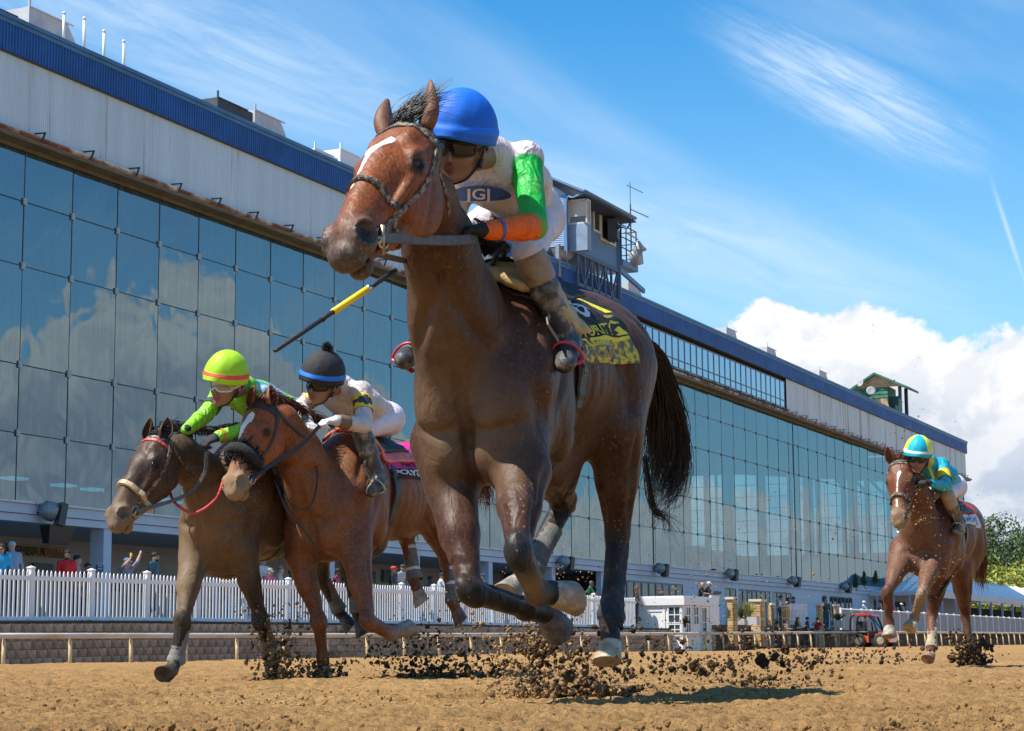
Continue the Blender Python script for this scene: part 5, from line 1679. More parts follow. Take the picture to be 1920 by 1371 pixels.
    for (u, v, s_, where) in ((105, 968, 1.0, 'above the bar sign at the far left'), (1064, 1059, .95, 'right of the hoof of the closest horse'), (1243, 1071, .95, 'above the white booth'), (1374, 1080, .95, 'above the first stone pillar'), (1492, 1093, .95, 'above the white gate'), (1588, 1104, .95, 'beside the tip of the tent roof')):
        p = PW(u, v, 39.3)
        L = empty('floodlight', tuple(p), 'grey floodlight on the beam ' + where, 'floodlight', 'floodlights along the beam')
        b = MB(); b.lathe(p + np.array([-.30, -.42, .28]), (.45, .62, -.30), [(0, .10), (.10, .26), (.34, .32), (.52, .30)], 12); b.ob('housing', fl_m, L, True)
        b = MB(); b.obox(p + np.array([.08, .14, .05]), (.06 * s_, .09, -.03), (-.25 * s_, .18, 0), (.02, .06, .36 * s_)); b.ob('visor', dkf, L)
        b = MB(); b.bar(p + np.array([-.55, -.35, .1]), p + np.array([-.2, -.3, .1]), .06, .06); b.ob('arm', blk, L)
build_stand()
def build_roof():
    grey = mat('unit_grey', (.50, .50, .50), .6, var=.12, vscale=2, col2=(.3, .26, .2), c2lo=.6, c2hi=.8)
    dark = mat('unit_dark', (.05, .055, .06), .7, var=.3, vscale=4)
    W1 = 40.2
    def at(u, v, w=W1): return PW(u, v, w)
    def unit(u0, v0, u1, v1, label, w=W1, depth=2.2, taper=True, m=grey, name='air_handling_unit', cat='rooftop unit', zlow=None):
        """u0,v0 near top corner; u1,v1 far low end"""
        a, c = at(u0, v0, w), at(u1, v1, w)
        ztop = a[2]; zl = (zlow if zlow else 19.4)
        o = empty(name, (-w, (a[1] + c[1]) / 2, zl), label, cat)
        b = MB(); y0, y1 = a[1], c[1]
        L = y1 - y0
        prof = [(y0, zl), (y0, ztop), (y1 - .35 * min(L, 2), ztop), (y1, ztop - .45 * (ztop - zl)), (y1, zl)] if taper else [(y0, zl), (y0, ztop), (y1, ztop), (y1, zl)]
        n = len(prof)
        vs = [(-w, y, z) for y, z in prof] + [(-w - depth, y, z) for y, z in prof]
        fs = [tuple(range(n)), tuple(range(2 * n - 1, n - 1, -1))] + [(i, i + n, (i + 1) % n + n, (i + 1) % n) for i in range(n)]
        b.add(vs, fs); b.ob('casing', m, o)
        b = MB(); b.box((-w + .0, y0 - .06, ztop - .05), (-w + .05, y0 + .02, ztop + .25)); b.box((-w, y0 + .0, ztop - .02), (-w + .03, y1 - .4, ztop + .03)); b.ob('flange', m, o)
        for k in range(2, int(L), 2):
            bb = MB(); bb.box((-w + .002, y0 + k, zl), (-w + .02, y0 + k + .03, ztop - .1)); bb.ob('seam', dark, o)
        return o
    unit(55, 12, 150, 80, 'long grey air unit with a sloped end, behind the four white roof poles')
    unit(-40, 0, 48, 30, 'dark louvred air unit cut off by the top left corner', m=dark, taper=False)
    unit(408, 182, 474, 222, 'dark louvred air unit in the middle of the left roof', m=dark, taper=False)
    unit(478, 206, 543, 258, 'pale grey air unit with a sloped end, joined to the dark louvred unit')
    unit(590, 278, 634, 300, 'small white roof box left of the closest horse\'s forehead', m=mat('unit_white', (.74, .74, .72), .6), taper=False)
    unit(638, 279, 682, 330, 'larger white roof box touching the closest horse\'s forehead', m=mat('unit_white', (.74, .74, .72), .6), taper=False)
    unit(1178, 528, 1207, 558, 'air unit with a sloped end just right of the commentary box', zlow=19.2)
    unit(1362, 614, 1385, 636, 'sloped air unit, leftmost of the three on the right half of the roof', zlow=19.2)
    unit(1438, 650, 1459, 672, 'sloped air unit, middle one of the three on the right half of the roof', zlow=19.2)
    unit(1536, 694, 1554, 716, 'sloped air unit, last before the green roof hut', zlow=19.2)
    wp = mat('pole_white', (.75, .75, .73), .4)
    for i, (u, v0, v1) in enumerate(((120, 27, 74), (158, 37, 92), (195, 61, 110), (232, 80, 128))):
        a, c = at(u, v0, 39.8), at(u, v1, 39.8)
        o = empty('roof_pole', tuple(c), ['thin white roof pole in front of the grey air unit', 'thin white roof pole at the end of the grey air unit, second from the left', 'thin white roof pole standing clear, third from the left', 'thin white roof pole, the rightmost of the four'][i], 'pole', 'white poles on the roof edge')
        b = MB(); b.tube([c - np.array([0, 0, .4]), a], .05, 8); b.ob('shaft', wp, o, True)
        b = MB(); b.lathe(a, (0, 0, 1), [(0, .06), (.06, .06), (.1, .03)], 8); b.ob('cap', wp, o, True)
    # ---- commentary box
    lb = mat('box_siding_blue', (.15, .27, .44), .55, var=.06, vscale=2)
    lb2 = mat('box_trim_blue', (.10, .20, .36), .5)
    w = 39.2
    A = lambda u, v, ww=w: PW(u, v, ww)
    y0, y1 = A(1061, 400)[1], A(1157, 450)[1]
    zb0 = A(1061, 460)[2]
    e0, e1 = A(1096, 357, w - 1.2), A(1190, 408, w - 1.2); ze = (e0[2] + e1[2]) / 2; zt0 = ze - .05
    depth = 4.6
    K = empty('commentary_box', (-w - 2, (y0 + y1) / 2, zb0), 'light blue sided commentary box standing on a truss on the roof', 'roof cabin')
    b = MB(); b.box((-w - depth, y0 + .01, zb0 + .01), (-w - .03, y1, zt0)); b.ob('core', lb, K)
    nb = 26; hgt = (zt0 - zb0) / nb
    bd = MB()
    for k in range(nb):
        z = zb0 + k * hgt
        if True:
            me = MB(); me.add([(-w - depth, y0 - .05, z), (-w, y0 - .05, z), (-w - .0, y0 - .02, z + hgt), (-w - depth, y0 - .02, z + hgt), (-w - depth, y0, z), (-w, y0, z)], [(0, 1, 2, 3), (0, 4, 5, 1)])
            me.ob('siding_board', lb, K)
            me = MB(); me.add([(-w + .02, y0 + .05, z), (-w + .02, y1, z), (-w - .01, y1, z + hgt), (-w - .01, y0 + .05, z + hgt), (-w - .03, y0 + .05, z), (-w - .03, y1, z)], [(0, 1, 2, 3), (0, 4, 5, 1)])
            me.ob('siding_board', lb, K)
    b = MB(); b.box((-w - .1, y0 - .07, zb0 - .3), (-w + .06, y0 + .06, zt0)); b.box((-w - .1, y1 - .1, zb0 - .1), (-w + .06, y1 + .1, zt0)); b.ob('corner_trim', lb2, K)
    # roof: low gable falling to the front
    e0, e1 = A(1096, 357, w - 1.2), A(1190, 408, w - 1.2)
    zr_ = A(1032, 337, w + 2.3)[2]
    yr0, yr1 = y0 - .5, e1[1]
    ze = (e0[2] + e1[2]) / 2
    vs = [(-w + 1.2, yr0, ze), (-w + 1.2, yr1, ze), (-w - 2.3, yr1, zr_), (-w - 2.3, yr0, zr_), (-w - depth - .4, yr0, ze + .3), (-w - depth - .4, yr1, ze + .3)]
    b = MB(); b.add(vs + [(x, y, z - .12) for x, y, z in vs], [(0, 1, 2, 3), (3, 2, 5, 4), (6, 9, 8, 7), (9, 10, 11, 8), (0, 6, 7, 1), (0, 3, 9, 6), (3, 4, 10, 9), (1, 7, 8, 2), (2, 8, 11, 5)])
    b.ob('roof', lb2, K)
    b = MB(); b.add([(-w - .02, y0, zt0), (-w - depth, y0, zt0), (-w - 2.3, y0, zr_ - .12), (-w + .0, y0, ze)], [(0, 3, 2, 1)]); b.ob('gable', mat('gable_blue', (.22, .33, .48), .6), K)
    b = MB(); b.tube([(-w + 1.25, yr0, ze - .05), (-w + 1.25, yr1, ze - .05)], .09, 8); b.ob('gutter', lb2, K, True)
    b = MB(); b.tube(spline([(-w + 1.2, yr0 + .3, ze - .1), (-w + .6, yr0 + .1, ze - .35), (-w + .1, y0 - .12, ze - .5), (-w + .1, y0 - .12, zb0 - 1.2)], 4), .05, 7); b.ob('downpipe', lb2, K, True); b = MB(); b.tube(spline([(-w + 1.2, yr1 - .2, ze - .1), (-w + .5, y1 + .3, ze - .4), (-w + .12, y1 + .12, ze - .7), (-w + .12, y1 + .12, zb0 - 1.8)], 4), .06, 7); b.ob('downpipe', lb2, K, True)
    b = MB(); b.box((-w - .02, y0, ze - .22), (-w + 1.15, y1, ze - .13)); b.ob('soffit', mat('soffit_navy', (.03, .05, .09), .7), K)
    # bay window box
    yb0, yb1 = y0 + .25, A(1108, 420, w - 1.1)[1]
    zbb, zbt = A(1066, 446, w - 1.1)[2] - .15, ze - .30
    bay = MB(); bay.box((-w, yb0, zbb), (-w + 1.1, yb1, zbb + (zbt - zbb) * .52)); bo = bay.ob('bay', mat('bay_panel', (.20, .27, .36), .6, var=.2, vscale=2), K)
    cw = mat('curtain_warm', (.50, .42, .33), .7);
    b = MB();
    zm = zbb + (zbt - zbb) * .52
    for (p0, p1) in (((-w, yb0, zm), (-w + .08, yb0 + .08, zbt)), ((-w + 1.02, yb0, zm), (-w + 1.1, yb0 + .08, zbt)), ((-w + 1.02, yb1 - .08, zm), (-w + 1.1, yb1, zbt)), ((-w + 1.02, (yb0 + yb1) / 2 - .04, zm), (-w + 1.1, (yb0 + yb1) / 2 + .04, zbt)), ((-w, yb0 + .01, zm), (-w + 1.09, yb1 - .01, zm + .08)), ((-w + .08, yb0, zbt - .08), (-w + 1.09, yb1, zbt))): b.box(p0, p1)
    bf = b.ob('bay_frame', mat('frame_cream', (.55, .52, .46), .6), K)
    gw = glass_mat('box_glass', (.3, .45, .5), .35, .01)
    mesh_ob('pane', [(-w + 1.06, yb0 + .08, zm + .08), (-w + 1.06, yb1 - .08, zm + .08), (-w + 1.06, yb1 - .08, zbt - .08), (-w + 1.06, yb0 + .08, zbt - .08)], [(0, 1, 2, 3)], gw, bf)
    b = MB(); b.box((-w + .1, yb0 + .03, zm + .4), (-w + 1.0, yb0 + .05, zbt - .1)); b.ob('blind', cw, K)
    # camera opening and a small window in the front
    for (u0, u1, vv0, vv1, nm, m_) in ((1112, 1122, 395, 432, 'window', gw), (1126, 1150, 402, 452, 'camera_opening', mat('opening_black', (.012, .013, .015), .8))):
        ya, yb = A(u0, 420)[1], A(u1, 420)[1]; za, zb_ = A((u0 + u1) / 2, vv1)[2], A((u0 + u1) / 2, vv0)[2]
        b = MB(); b.box((-w + .025, ya, za), (-w + .06, yb, zb_)); o = b.ob(nm, m_, K)
        b = MB(); b.box((-w + .02, ya - .12, za - .12), (-w + .10, ya, zb_)); b.box((-w + .02, yb, za - .12), (-w + .10, yb + .12, zb_)); b.box((-w + .02, ya, za - .12), (-w + .10, yb, za)); b.ob('frame', mat('frame_cream', (.55, .52, .46), .6), o)
    b = MB(); pc = A(1150, 432, w - .5); b.obox(pc, (.25, .1, 0), (-.15, .5, 0), (0, .0, .55)); b.tube([pc, pc + np.array([.5, -.4, .1])], .12, 8); b.ob('television_camera', mat('camera_black', (.03, .03, .032), .5), K)
    # truss under it
    st = mat('truss_steel', (.06, .10, .17), .6); b = MB()
    yt0, yt1 = A(1082, 470)[1], y1
    zr1 = 19.75
    for x in (-w, -w - 3.5):
        b.bar((x, y0, zb0 - .1), (x, y1, zb0 - .1), .16, .2); b.bar((x, yt0, zr1 - .4), (x, y1, zr1 - .4), .12, .15)
        n = 6
        for k in range(n):
            a = yt0 + (yt1 - yt0) * k / n; c = yt0 + (yt1 - yt0) * (k + 1) / n
            b.bar((x, a, zb0 - .1), (x, a, zr1 - .5), .12, .12); b.bar((x, a, zr1 - .4) if k % 2 else (x, a, zb0 - .1), (x, c, zb0 - .1) if k % 2 else (x, c, zr1 - .4), .09, .09)
        b.bar((x, yt1, zb0), (x, yt1, zr1 - 1), .14, .14)
    b.ob('truss', st, K)
    b = MB()
    for u in (1021, 1056): p = A(u, 455); b.box((-w - .4, p[1] - .12, 19.0), (-w - .2, p[1] + .12, zb0)); b.box((-w - 3.4, p[1] - .12, 19.0), (-w - 3.2, p[1] + .12, zb0))
    b.ob('legs', mat('leg_grey', (.2, .22, .24), .6), K)
    b = MB()
    rs = np.random.RandomState(5)
    for k in range(2):
        c_ = A(1044 + k * 4, 463 + k * 3, w + 1); b.lathe(c_ + np.array([0, 0, 0]), (1, -.3, 0), [(0, .5), (.15, .7), (.5, .7), (.65, .5)], 14)
    b.ob('cable_reel', mat('reel_grey', (.35, .34, .32), .6, var=.4, vscale=6), K, True)
    # balcony at the far end with rails and small lamps
    yb_0, yb_1 = y1 + .1, A(1187, 480)[1]
    zf = A(1170, 492)[2]
    b = MB(); b.box((-w - 2.2, yb_0, zf - .35), (-w + .3, yb_1, zf)); b.bar((-w + .1, yb_0, zf - .6), (-w + .1, A(1204, 520)[1], zf - 1.2), .15, .25); b.ob('balcony_floor', lb2, K)
    b = MB()
    for yy in np.linspace(yb_0, yb_1, 4):
        for x in (-w + .2, -w - 2.1): b.bar((x, yy, zf), (x, yy, zf + 2.0), .06, .06)
    for z in (zf + .7, zf + 1.3, zf + 2.0):
        for x in (-w + .2, -w - 2.1): b.bar((x, yb_0, z), (x, yb_1, z), .05, .05)
        b.bar((-w + .2, yb_1, z), (-w - 2.1, yb_1, z), .05, .05)
    b.bar((-w, yb_1 - .3, zf), (-w, yb_1 - .3, zf + 3.6), .06, .06); b.bar((-w, yb_1 - .3, zf + 3.3), (-w, yb_1 + 2.6, zf + 3.4), .04, .04); b.bar((-w, yb_1 - .3, zf + 3.5), (-w, yb_1 - .3, zf + 4.9), .03, .03); b.bar((-w, yb_1 - .8, zf + 4.6), (-w, yb_1 + 1.8, zf + 4.7), .03, .03)
    b.ob('balcony_rail', mat('rail_dark', (.03, .035, .04), .6), K)
    b = MB(); q = A(1196, 462, w - .3); b.lathe(q + np.array([0, 0, .3]), (.1, .1, -1), [(0, .12), (.2, .2), (.5, .42), (.6, .42)], 12); b.bar(q + np.array([0, -2.0, .45]), q + np.array([0, 0, .4]), .06, .06)
    q2 = A(1193, 484, w - .3); b.obox(q2, (.2, 0, 0), (0, .55, .15), (0, -.1, .4)); b.bar(q2 + np.array([0, -1.6, -.4]), q2, .06, .06); b.ob('balcony_lamp', mat('lamp_grey', (.25, .26, .27), .4), K, True)
    # ---- green hut on the roof near the far end
    gm = mat('hut_green', (.02, .13, .075), .6, var=.3, vscale=2); tm = mat('hut_rust_panel', (.38, .24, .13), .8, var=.35, vscale=2)
    w2 = 41.0
    B = lambda u, v, ww=w2: PW(u, v, ww)
    y0 = B(1673, 740)[1];
    def xat(u):
        d = _f + _r * (u - CX) / FPX; return (d / d[1] * y0)[0]
    x0, x1 = xat(1611), xat(1663)
    zt = CAMZ + ((_f - _u * (726 - CY) / FPX) + _r * (1640 - CX) / FPX)[2] / ((_f + _r * (1640 - CX) / FPX)[1]) * y0
    zp = CAMZ + ((_f - _u * (700 - CY) / FPX) + _r * (1640 - CX) / FPX)[2] / ((_f + _r * (1640 - CX) / FPX)[1]) * y0
    zb_ = 19.0
    Hh = empty('roof_hut', ((x0 + x1) / 2, y0 + 1, zb_), 'small green gabled hut with satellite dishes near the far end of the roof', 'roof hut')
    for k in range(12):
        z = zb_ + (zt - zb_) * k / 12; z2 = zb_ + (zt - zb_) * (k + 1) / 12
        b = MB(); b.add([(x0, y0 - .05, z), (x1, y0 - .05, z), (x1, y0, z2), (x0, y0, z2), (x0, y0 + .05, z), (x1, y0 + .05, z)], [(0, 1, 2, 3), (0, 4, 5, 1)]); b.ob('board', gm, Hh)
    b = MB(); b.box((x0, y0 + .05, zb_), (x1, y0 + 3.0, zt)); b.ob('core', gm, Hh)
    b = MB(); b.box((x1 + .9, y0 + .1, zb_), (x1 + 1.15, y0 + .4, zt)); b.box((x1 + .9, y0 + 2.4, zb_), (x1 + 1.15, y0 + 2.8, zt)); b.box((x1, y0 + .5, zb_), (x1 + 1.0, y0 + .55, zt - .9)); b.ob('porch_post', mat('hut_green_dark', (.01, .05, .04), .6), Hh)
    xm = (x0 + x1) / 2 + .2
    vs = [(x0 - 1.0, y0 - .6, zt - .25), (xm, y0 - .6, zp), (x1 + 2.0, y0 - .6, zt - .25)]
    vs2 = [(x, y0 + 3.4, z) for x, _, z in vs]
    al = vs + vs2; al = al + [(x, y, z - .2) for x, y, z in al]
    b = MB(); b.add(al, [(0, 1, 4, 3), (1, 2, 5, 4), (6, 9, 10, 7), (7, 10, 11, 8), (0, 6, 7, 1), (1, 7, 8, 2), (3, 4, 10, 9), (4, 5, 11, 10), (0, 3, 9, 6), (2, 8, 11, 5)]); b.ob('roof', gm, Hh)
    b = MB(); b.add([(x0 - .3, y0 - .08, zt - .1), (x1 + 1.2, y0 - .08, zt - .1), (x1 + .9, y0 - .08, zt + .25), (xm, y0 - .08, zp - .25), (x0 + .0, y0 - .08, zt + .25)], [(0, 1, 2, 3, 4)]); b.ob('gable_panel', tm, Hh)
    dm = mat('dish_grey', (.25, .27, .25), .6)
    for (u, v, r_, dirx) in ((1618, 721, .34, -.4), (1636, 735, .42, .3)):
        c_ = np.array([xat(u), y0 - .9, ZW(u, v, -xat(u))]);
        b = MB(); b.lathe(c_, (dirx, -1, .35), [(0, .05), (.05, r_ * .55), (.12, r_), (.14, r_ * .97), (.07, r_ * .5)], 18); b.bar(c_, (c_[0], y0, c_[2] - .5), .07, .07); b.ob('dish', dm, Hh, True)
    b = MB(); b.box((xat(1618), y0 - .8, zb_), (xat(1634), y0 - .3, zb_ + 1.3)); b.ob('cabinet', grey, Hh)
    b = MB(); b.obox((xat(1657), y0 - .5, zb_ + 2.2), (.5, 0, 0), (0, .05, 0), (-.25, 0, .8)); b.ob('rust_sheet', tm, Hh)
build_roof()
# ---------------------------------------------------------------- trackside buildings, tent, vehicle, trees
def build_props():
    white = mat('booth_white', (.74, .72, .66), .6, var=.06, vscale=2, bump=.15, bscale=30)
    trim = mat('booth_trim', (.70, .70, .70), .55)
    gl = glass_mat('booth_glass', (.12, .15, .16), .18, .01)
    w = 29.75
    yc = YW(1281, w)
    def xu(u, y=yc):
        d = _f + _r * (u - CX) / FPX; return (d / d[1] * y)[0]
    def zu(u, v, y=yc):
        d = _f + _r * (u - CX) / FPX - _u * (v - CY) / FPX; return CAMZ + (d / d[1] * y)[2]
    x0, x1 = xu(1187), -w; y1 = YW(1333, w)
    zt, zb = zu(1281, 1120), zu(1281, 1226)
    B = empty('white_booth', ((x0 + x1) / 2, (yc + y1) / 2, 0), 'small white wooden booth with paned windows behind the rail', 'booth')
    b = MB(); b.box((x0, yc, zb - .5), (x1, y1, zt - .12)); b.ob('wall', white, B)
    b = MB(); b.box((x0 - .12, yc - .12, zt - .34), (x1 + .12, y1 + .12, zt - .0)); b.box((x0 - .06, yc - .06, zt + .0), (x1 + .06, y1 + .06, zt + .07)); b.ob('cornice', trim, B)
    for x in (x0, x0 + 1.22, x1 - .14): b = MB(); b.box((x, yc - .035, zb - .5), (x + .14, yc - .002, zt - .345)); b.ob('corner_board', trim, B)
    for z in (zt - .62, (zb + zt) / 2 - .35): b = MB(); b.box((x0 + .14, yc - .03, z), (x0 + 1.22, yc - .003, z + .1)); b.ob('panel_rail', trim, B)
    for ya_ in (yc, y1 - .14): b = MB(); b.box((x1 + .002, ya_, zb - .5), (x1 + .035, ya_ + .14, zt - .345)); b.ob('corner_board', trim, B)
    def win(p0, p1, fixed, axis, nx, nz, name='window'):
        b = MB(); (a0, z0), (a1, z1) = p0, p1
        def bx(a, c, d, e, t=.05):
            if axis == 'y': b.box((a, fixed - t, d), (c, fixed - .001, e))
            else: b.box((fixed + .001, a, d), (fixed + t, c, e))
        bx(a0 - .07, a0, z0 - .07, z1 + .07); bx(a1, a1 + .07, z0 - .07, z1 + .07); bx(a0, a1, z1, z1 + .07); bx(a0, a1, z0 - .07, z0)
        for k in range(1, nx): bx(a0 + (a1 - a0) * k / nx - .02, a0 + (a1 - a0) * k / nx + .02, z0, z1, .04)
        for k in range(1, nz): bx(a0, a1, z0 + (z1 - z0) * k / nz - .02, z0 + (z1 - z0) * k / nz + .02, .036)
        o = b.ob(name, trim, B)
        if axis == 'y': q = [(a0, fixed - .012, z0), (a1, fixed - .012, z0), (a1, fixed - .012, z1), (a0, fixed - .012, z1)]
        else: q = [(fixed + .012, a0, z0), (fixed + .012, a1, z0), (fixed + .012, a1, z1), (fixed + .012, a0, z1)]
        mesh_ob('pane', q, [(0, 1, 2, 3)], gl, o)
    wx0, wx1 = xu(1246), xu(1267)
    win((wx0, zu(1255, 1167)), (wx1, zu(1255, 1139)), yc - .003, 'y', 2, 2); win((wx0, zu(1255, 1190)), (wx1, zu(1255, 1172)), yc - .003, 'y', 2, 2)
    Y = lambda u: YW(u, w)
    win((Y(1286), ZW(1286, 1185, w)), (Y(1294), ZW(1286, 1139, w)), x1 + .003, 'x', 2, 3); win((Y(1300), ZW(1300, 1170, w)), (Y(1309), ZW(1300, 1139, w)), x1 + .003, 'x', 2, 2)
    win((Y(1315), ZW(1315, 1222, w)), (Y(1324), ZW(1315, 1140, w)), x1 + .003, 'x', 1, 3, 'door')
    nt = mat('notice_yellow', (.75, .62, .15), .7); b = MB(); b.box((x1 + .04, Y(1316), ZW(1316, 1219, w)), (x1 + .05, Y(1328), ZW(1316, 1210, w))); b.ob('yellow_notice', nt, B)
    # ---- stone pillars with pale caps
    st = [mat('pillar_stone_%d' % i, c, .9, var=.2, vscale=6, bump=.7, bscale=22, bdist=.03) for i, c in enumerate(((.50, .34, .16), (.44, .29, .13), (.55, .38, .19)))]
    cap = mat('pillar_cap', (.62, .56, .46), .7)
    rng = np.random.RandomState(3)
    specs = [(1353, 1375, 1383, 1124, 'first stone pillar right of the white booth'), (1396, 1427, 1436, 1128, 'broad stone pillar right of the tall grass tuft'), (1434, 1447, 1452, 1135, 'narrow stone pillar behind the group of spectators on the ground'), (1453, 1476, 1482, 1138, 'stone pillar left of the white picket gate'), (1517, 1539, 1544, 1136, 'stone pillar right of the white picket gate'), (1550, 1569, 1574, 1137, 'last stone pillar, left of the red utility vehicle')]
    for u0, u1, u2, vt, lab in specs:
        wr = 30.5
        y = YW(u1, wr)
        xa = xu(u0, y); xb = -wr; ya_, yb_ = y, YW(u2, wr)
        zt = ZW(u1, vt, wr); zb = zt - 2.3
        o = empty('stone_pillar', ((xa + xb) / 2, (ya_ + yb_) / 2, zb), lab, 'pillar', 'stone pillars with pale caps')
        b = MB(); b.box((xa + .03, ya_ + .03, zb), (xb - .03, yb_ - .03, zt)); b.ob('core', mat('pillar_joint', (.2, .14, .08), .95), o)
        nrow = 9; hh = (zt - zb) / nrow
        for r_ in range(nrow):
            n = 1 if xb - xa < .6 else 2
            cuts = np.linspace(xa, xb, n + 1)
            if n > 1: cuts[1] += (xb - xa) * (.18 if r_ % 2 else -.18)
            for k in range(n):
                bb = MB(); bb.box((cuts[k] + .008, ya_ - rng.rand() * .02, zb + r_ * hh + .008), (cuts[k + 1] - .008, ya_ + .2, zb + (r_ + 1) * hh - .008)); bb.ob('stone', st[rng.randint(3)], o)
            bb = MB(); bb.box((xb - .2, ya_ + .21, zb + r_ * hh + .008), (xb + .01 + rng.rand() * .02, yb_ - .01, zb + (r_ + 1) * hh - .008)); bb.ob('stone', st[rng.randint(3)], o)
        b = MB(); b.box((xa - .08, ya_ - .08, zt), (xb + .08, yb_ + .08, zt + .12)); b.ob('cap', cap, o)
    # white gate between pillars and panel by the booth
    gt = empty('picket_gate', (-31, YW(1500, 31), 0), 'white picket gate between two stone pillars', 'gate')
    yy0, yy1 = YW(1482, 31), YW(1515, 31); n = 13
    za, zb = ZW(1498, 1131, 31), ZW(1498, 1172, 31)
    for k in range(n):
        y = yy0 + (yy1 - yy0) * (k + .5) / n
        b = MB(); b.add([(-31.01, y - .07, zb), (-30.99, y - .07, zb), (-30.99, y + .07, zb), (-31.01, y + .07, zb), (-31.01, y - .07, za - .08), (-30.99, y - .07, za - .08), (-30.99, y + .07, za - .08), (-31.01, y + .07, za - .08), (-31.01, y, za), (-30.99, y, za)], [(0, 3, 2, 1), (0, 1, 5, 4), (2, 3, 7, 6), (1, 2, 6, 9, 5), (3, 0, 4, 8, 7), (4, 5, 9, 8), (6, 7, 8, 9)]); b.ob('picket', WHITE, gt)
    for z in (zb + .25, za - .35): b = MB(); b.box((-31.06, yy0, z), (-31.015, yy1, z + .1)); b.ob('rail', WHITE, gt)
    pn = empty('short_fence', (-30.7, YW(1342, 30.7), 0), 'flat white fence panel directly right of the white booth', 'fence panel')
    b = MB(); b.box((-30.74, YW(1334, 30.7), ZW(1340, 1172, 30.7)), (-30.7, YW(1350, 30.7), ZW(1340, 1121, 30.7))); b.ob('panel', WHITE, pn)
    b = MB(); b.box((-30.78, YW(1334, 30.7), ZW(1340, 1121, 30.7)), (-30.66, YW(1350, 30.7), ZW(1340, 1117, 30.7))); b.ob('top_rail', WHITE, pn)
    # dark bank wall behind the people between the pillars
    dw = mat('bank_wall_dark', (.085, .062, .045), .95, var=.3, vscale=4)
    bk = empty('bank_wall', (-31.2, YW(1500, 31.2), 0), 'low dark earth bank wall behind the pillars and the utility vehicle', 'wall')
    vs = []; ua = [(1334, 1171), (1450, 1174), (1576, 1180), (1700, 1184), (1930, 1189), (2100, 1192)]
    pts = [PW(u, v, 31.15) for u, v in ua]
    for p in pts: vs += [(-31.15, p[1], -1.0), (-31.15, p[1], p[2]), (-31.9, p[1], p[2])]
    fs = []
    for i in range(len(pts) - 1): fs += [(3 * i, 3 * i + 3, 3 * i + 4, 3 * i + 1), (3 * i + 1, 3 * i + 4, 3 * i + 5, 3 * i + 2)]
    mesh_ob('face', vs, fs, dw, bk)
    # grey mesh fence on the right
    gf = empty('mesh_fence', (-31, YW(1700, 31), 0), 'grey banner fence with a white top rail at the right, under the tent', 'fence')
    tops = [(1576, 1143), (1700, 1149), (1920, 1161), (2100, 1170)]; bots = [(1576, 1181), (1700, 1184.5), (1920, 1189), (2100, 1193)]
    gm = mat('banner_grey', (.26, .28, .30), .8, var=.1, vscale=2, bump=.3, bscale=3)
    Tp = [PW(u, v, 31.0) for u, v in tops]; Bp = [PW(u, v, 31.0) for u, v in bots]
    ty = np.array([p[1] for p in Tp]); tz = np.array([p[2] for p in Tp]); by_ = np.array([p[1] for p in Bp]); bz_ = np.array([p[2] for p in Bp])
    y = ty[0];
    while y < ty[-1]:
        y2 = y + 2.44
        b = MB(); b.add([(-31, y + .06, np.interp(y, by_, bz_)), (-31, y2 - .0, np.interp(y2, by_, bz_)), (-31, y2, np.interp(y2, ty, tz) - .05), (-31, y + .06, np.interp(y, ty, tz) - .05)], [(0, 1, 2, 3)]); b.ob('banner', gm, gf)
        b = MB(); b.box((-31.06, y - .05, np.interp(y, by_, bz_)), (-30.94, y + .05, np.interp(y, ty, tz) + .12)); b.ob('post', WHITE, gf)
        y = y2
    b = MB(); b.tube([(-31, yy, zz + .02) for yy, zz in zip(ty, tz)], .045, 8); b.ob('top_rail', WHITE, gf, True)
    # planters with small plants
    leaf = mat('plant_green', (.045, .085, .018), .7, var=.5, vscale=20); leafy = mat('plant_yellow_green', (.26, .27, .07), .7, var=.4, vscale=20)
    pot = mat('planter_grey', (.42, .42, .42), .7)
    def plant(u, v0, v1, u0, u1, pv0, pv1, label, m_, wide, wq=30.3, seed=1):
        y = YW(u, wq); s_ = 3660.0 / proj(PW(u, v1, wq))[2]
        o = empty('potted_plant', tuple(PW(u, v1, wq)), label, 'plant')
        a, c = PW(u0, pv0, wq), PW(u1, pv1, wq)
        xm = (xu(u0, y), xu(u1, y)); b = MB(); b.box((min(xm), y, c[2]), (max(xm), y + .5, a[2])); b.ob('planter', pot, o)
        rs = np.random.RandomState(seed); st = []
        zt_, zb_ = PW(u, v0, wq)[2], PW(u, v1, wq)[2]
        cx = xu(u, y)
        for k in range(220):
            d = rs.normal(size=3) * np.array([wide, wide, .1]); L = (zt_ - zb_) * (.5 + .6 * rs.rand())
            st.append((spline([np.array([cx, y + .25, zb_]) + rs.normal(size=3) * .06, np.array([cx + d[0] * .5, y + .25 + d[1] * .5, zb_ + L * .6]), np.array([cx + d[0], y + .25 + d[1], zb_ + L])], 3), .012))
        hair_mesh('foliage', st, m_, o)
    plant(1388, 1128, 1156, 1389, 1407, 1157, 1173, 'yellowish grass tuft in a pale planter between the first two stone pillars', leafy, .28, seed=2)
    plant(1555, 1150, 1163, 1548, 1565, 1163, 1178, 'small dark shrub in a grey planter in front of the last pillar', leaf, .22, seed=3)
    plant(1378, 1140, 1160, 1372, 1384, 1160, 1172, 'dark shrub half behind the first stone pillar', leaf, .25, seed=4, wq=30.9)
    # ---- marquee
    tent = mat('tent_white', (.84, .84, .83), .6, var=.05, vscale=.6, bump=.3, bscale=1.2, bdist=.05)
    wt = 34.0; yt = YW(1770, wt)
    def xt(u):
        d = _f + _r * (u - CX) / FPX; return (d / d[1] * yt)[0]
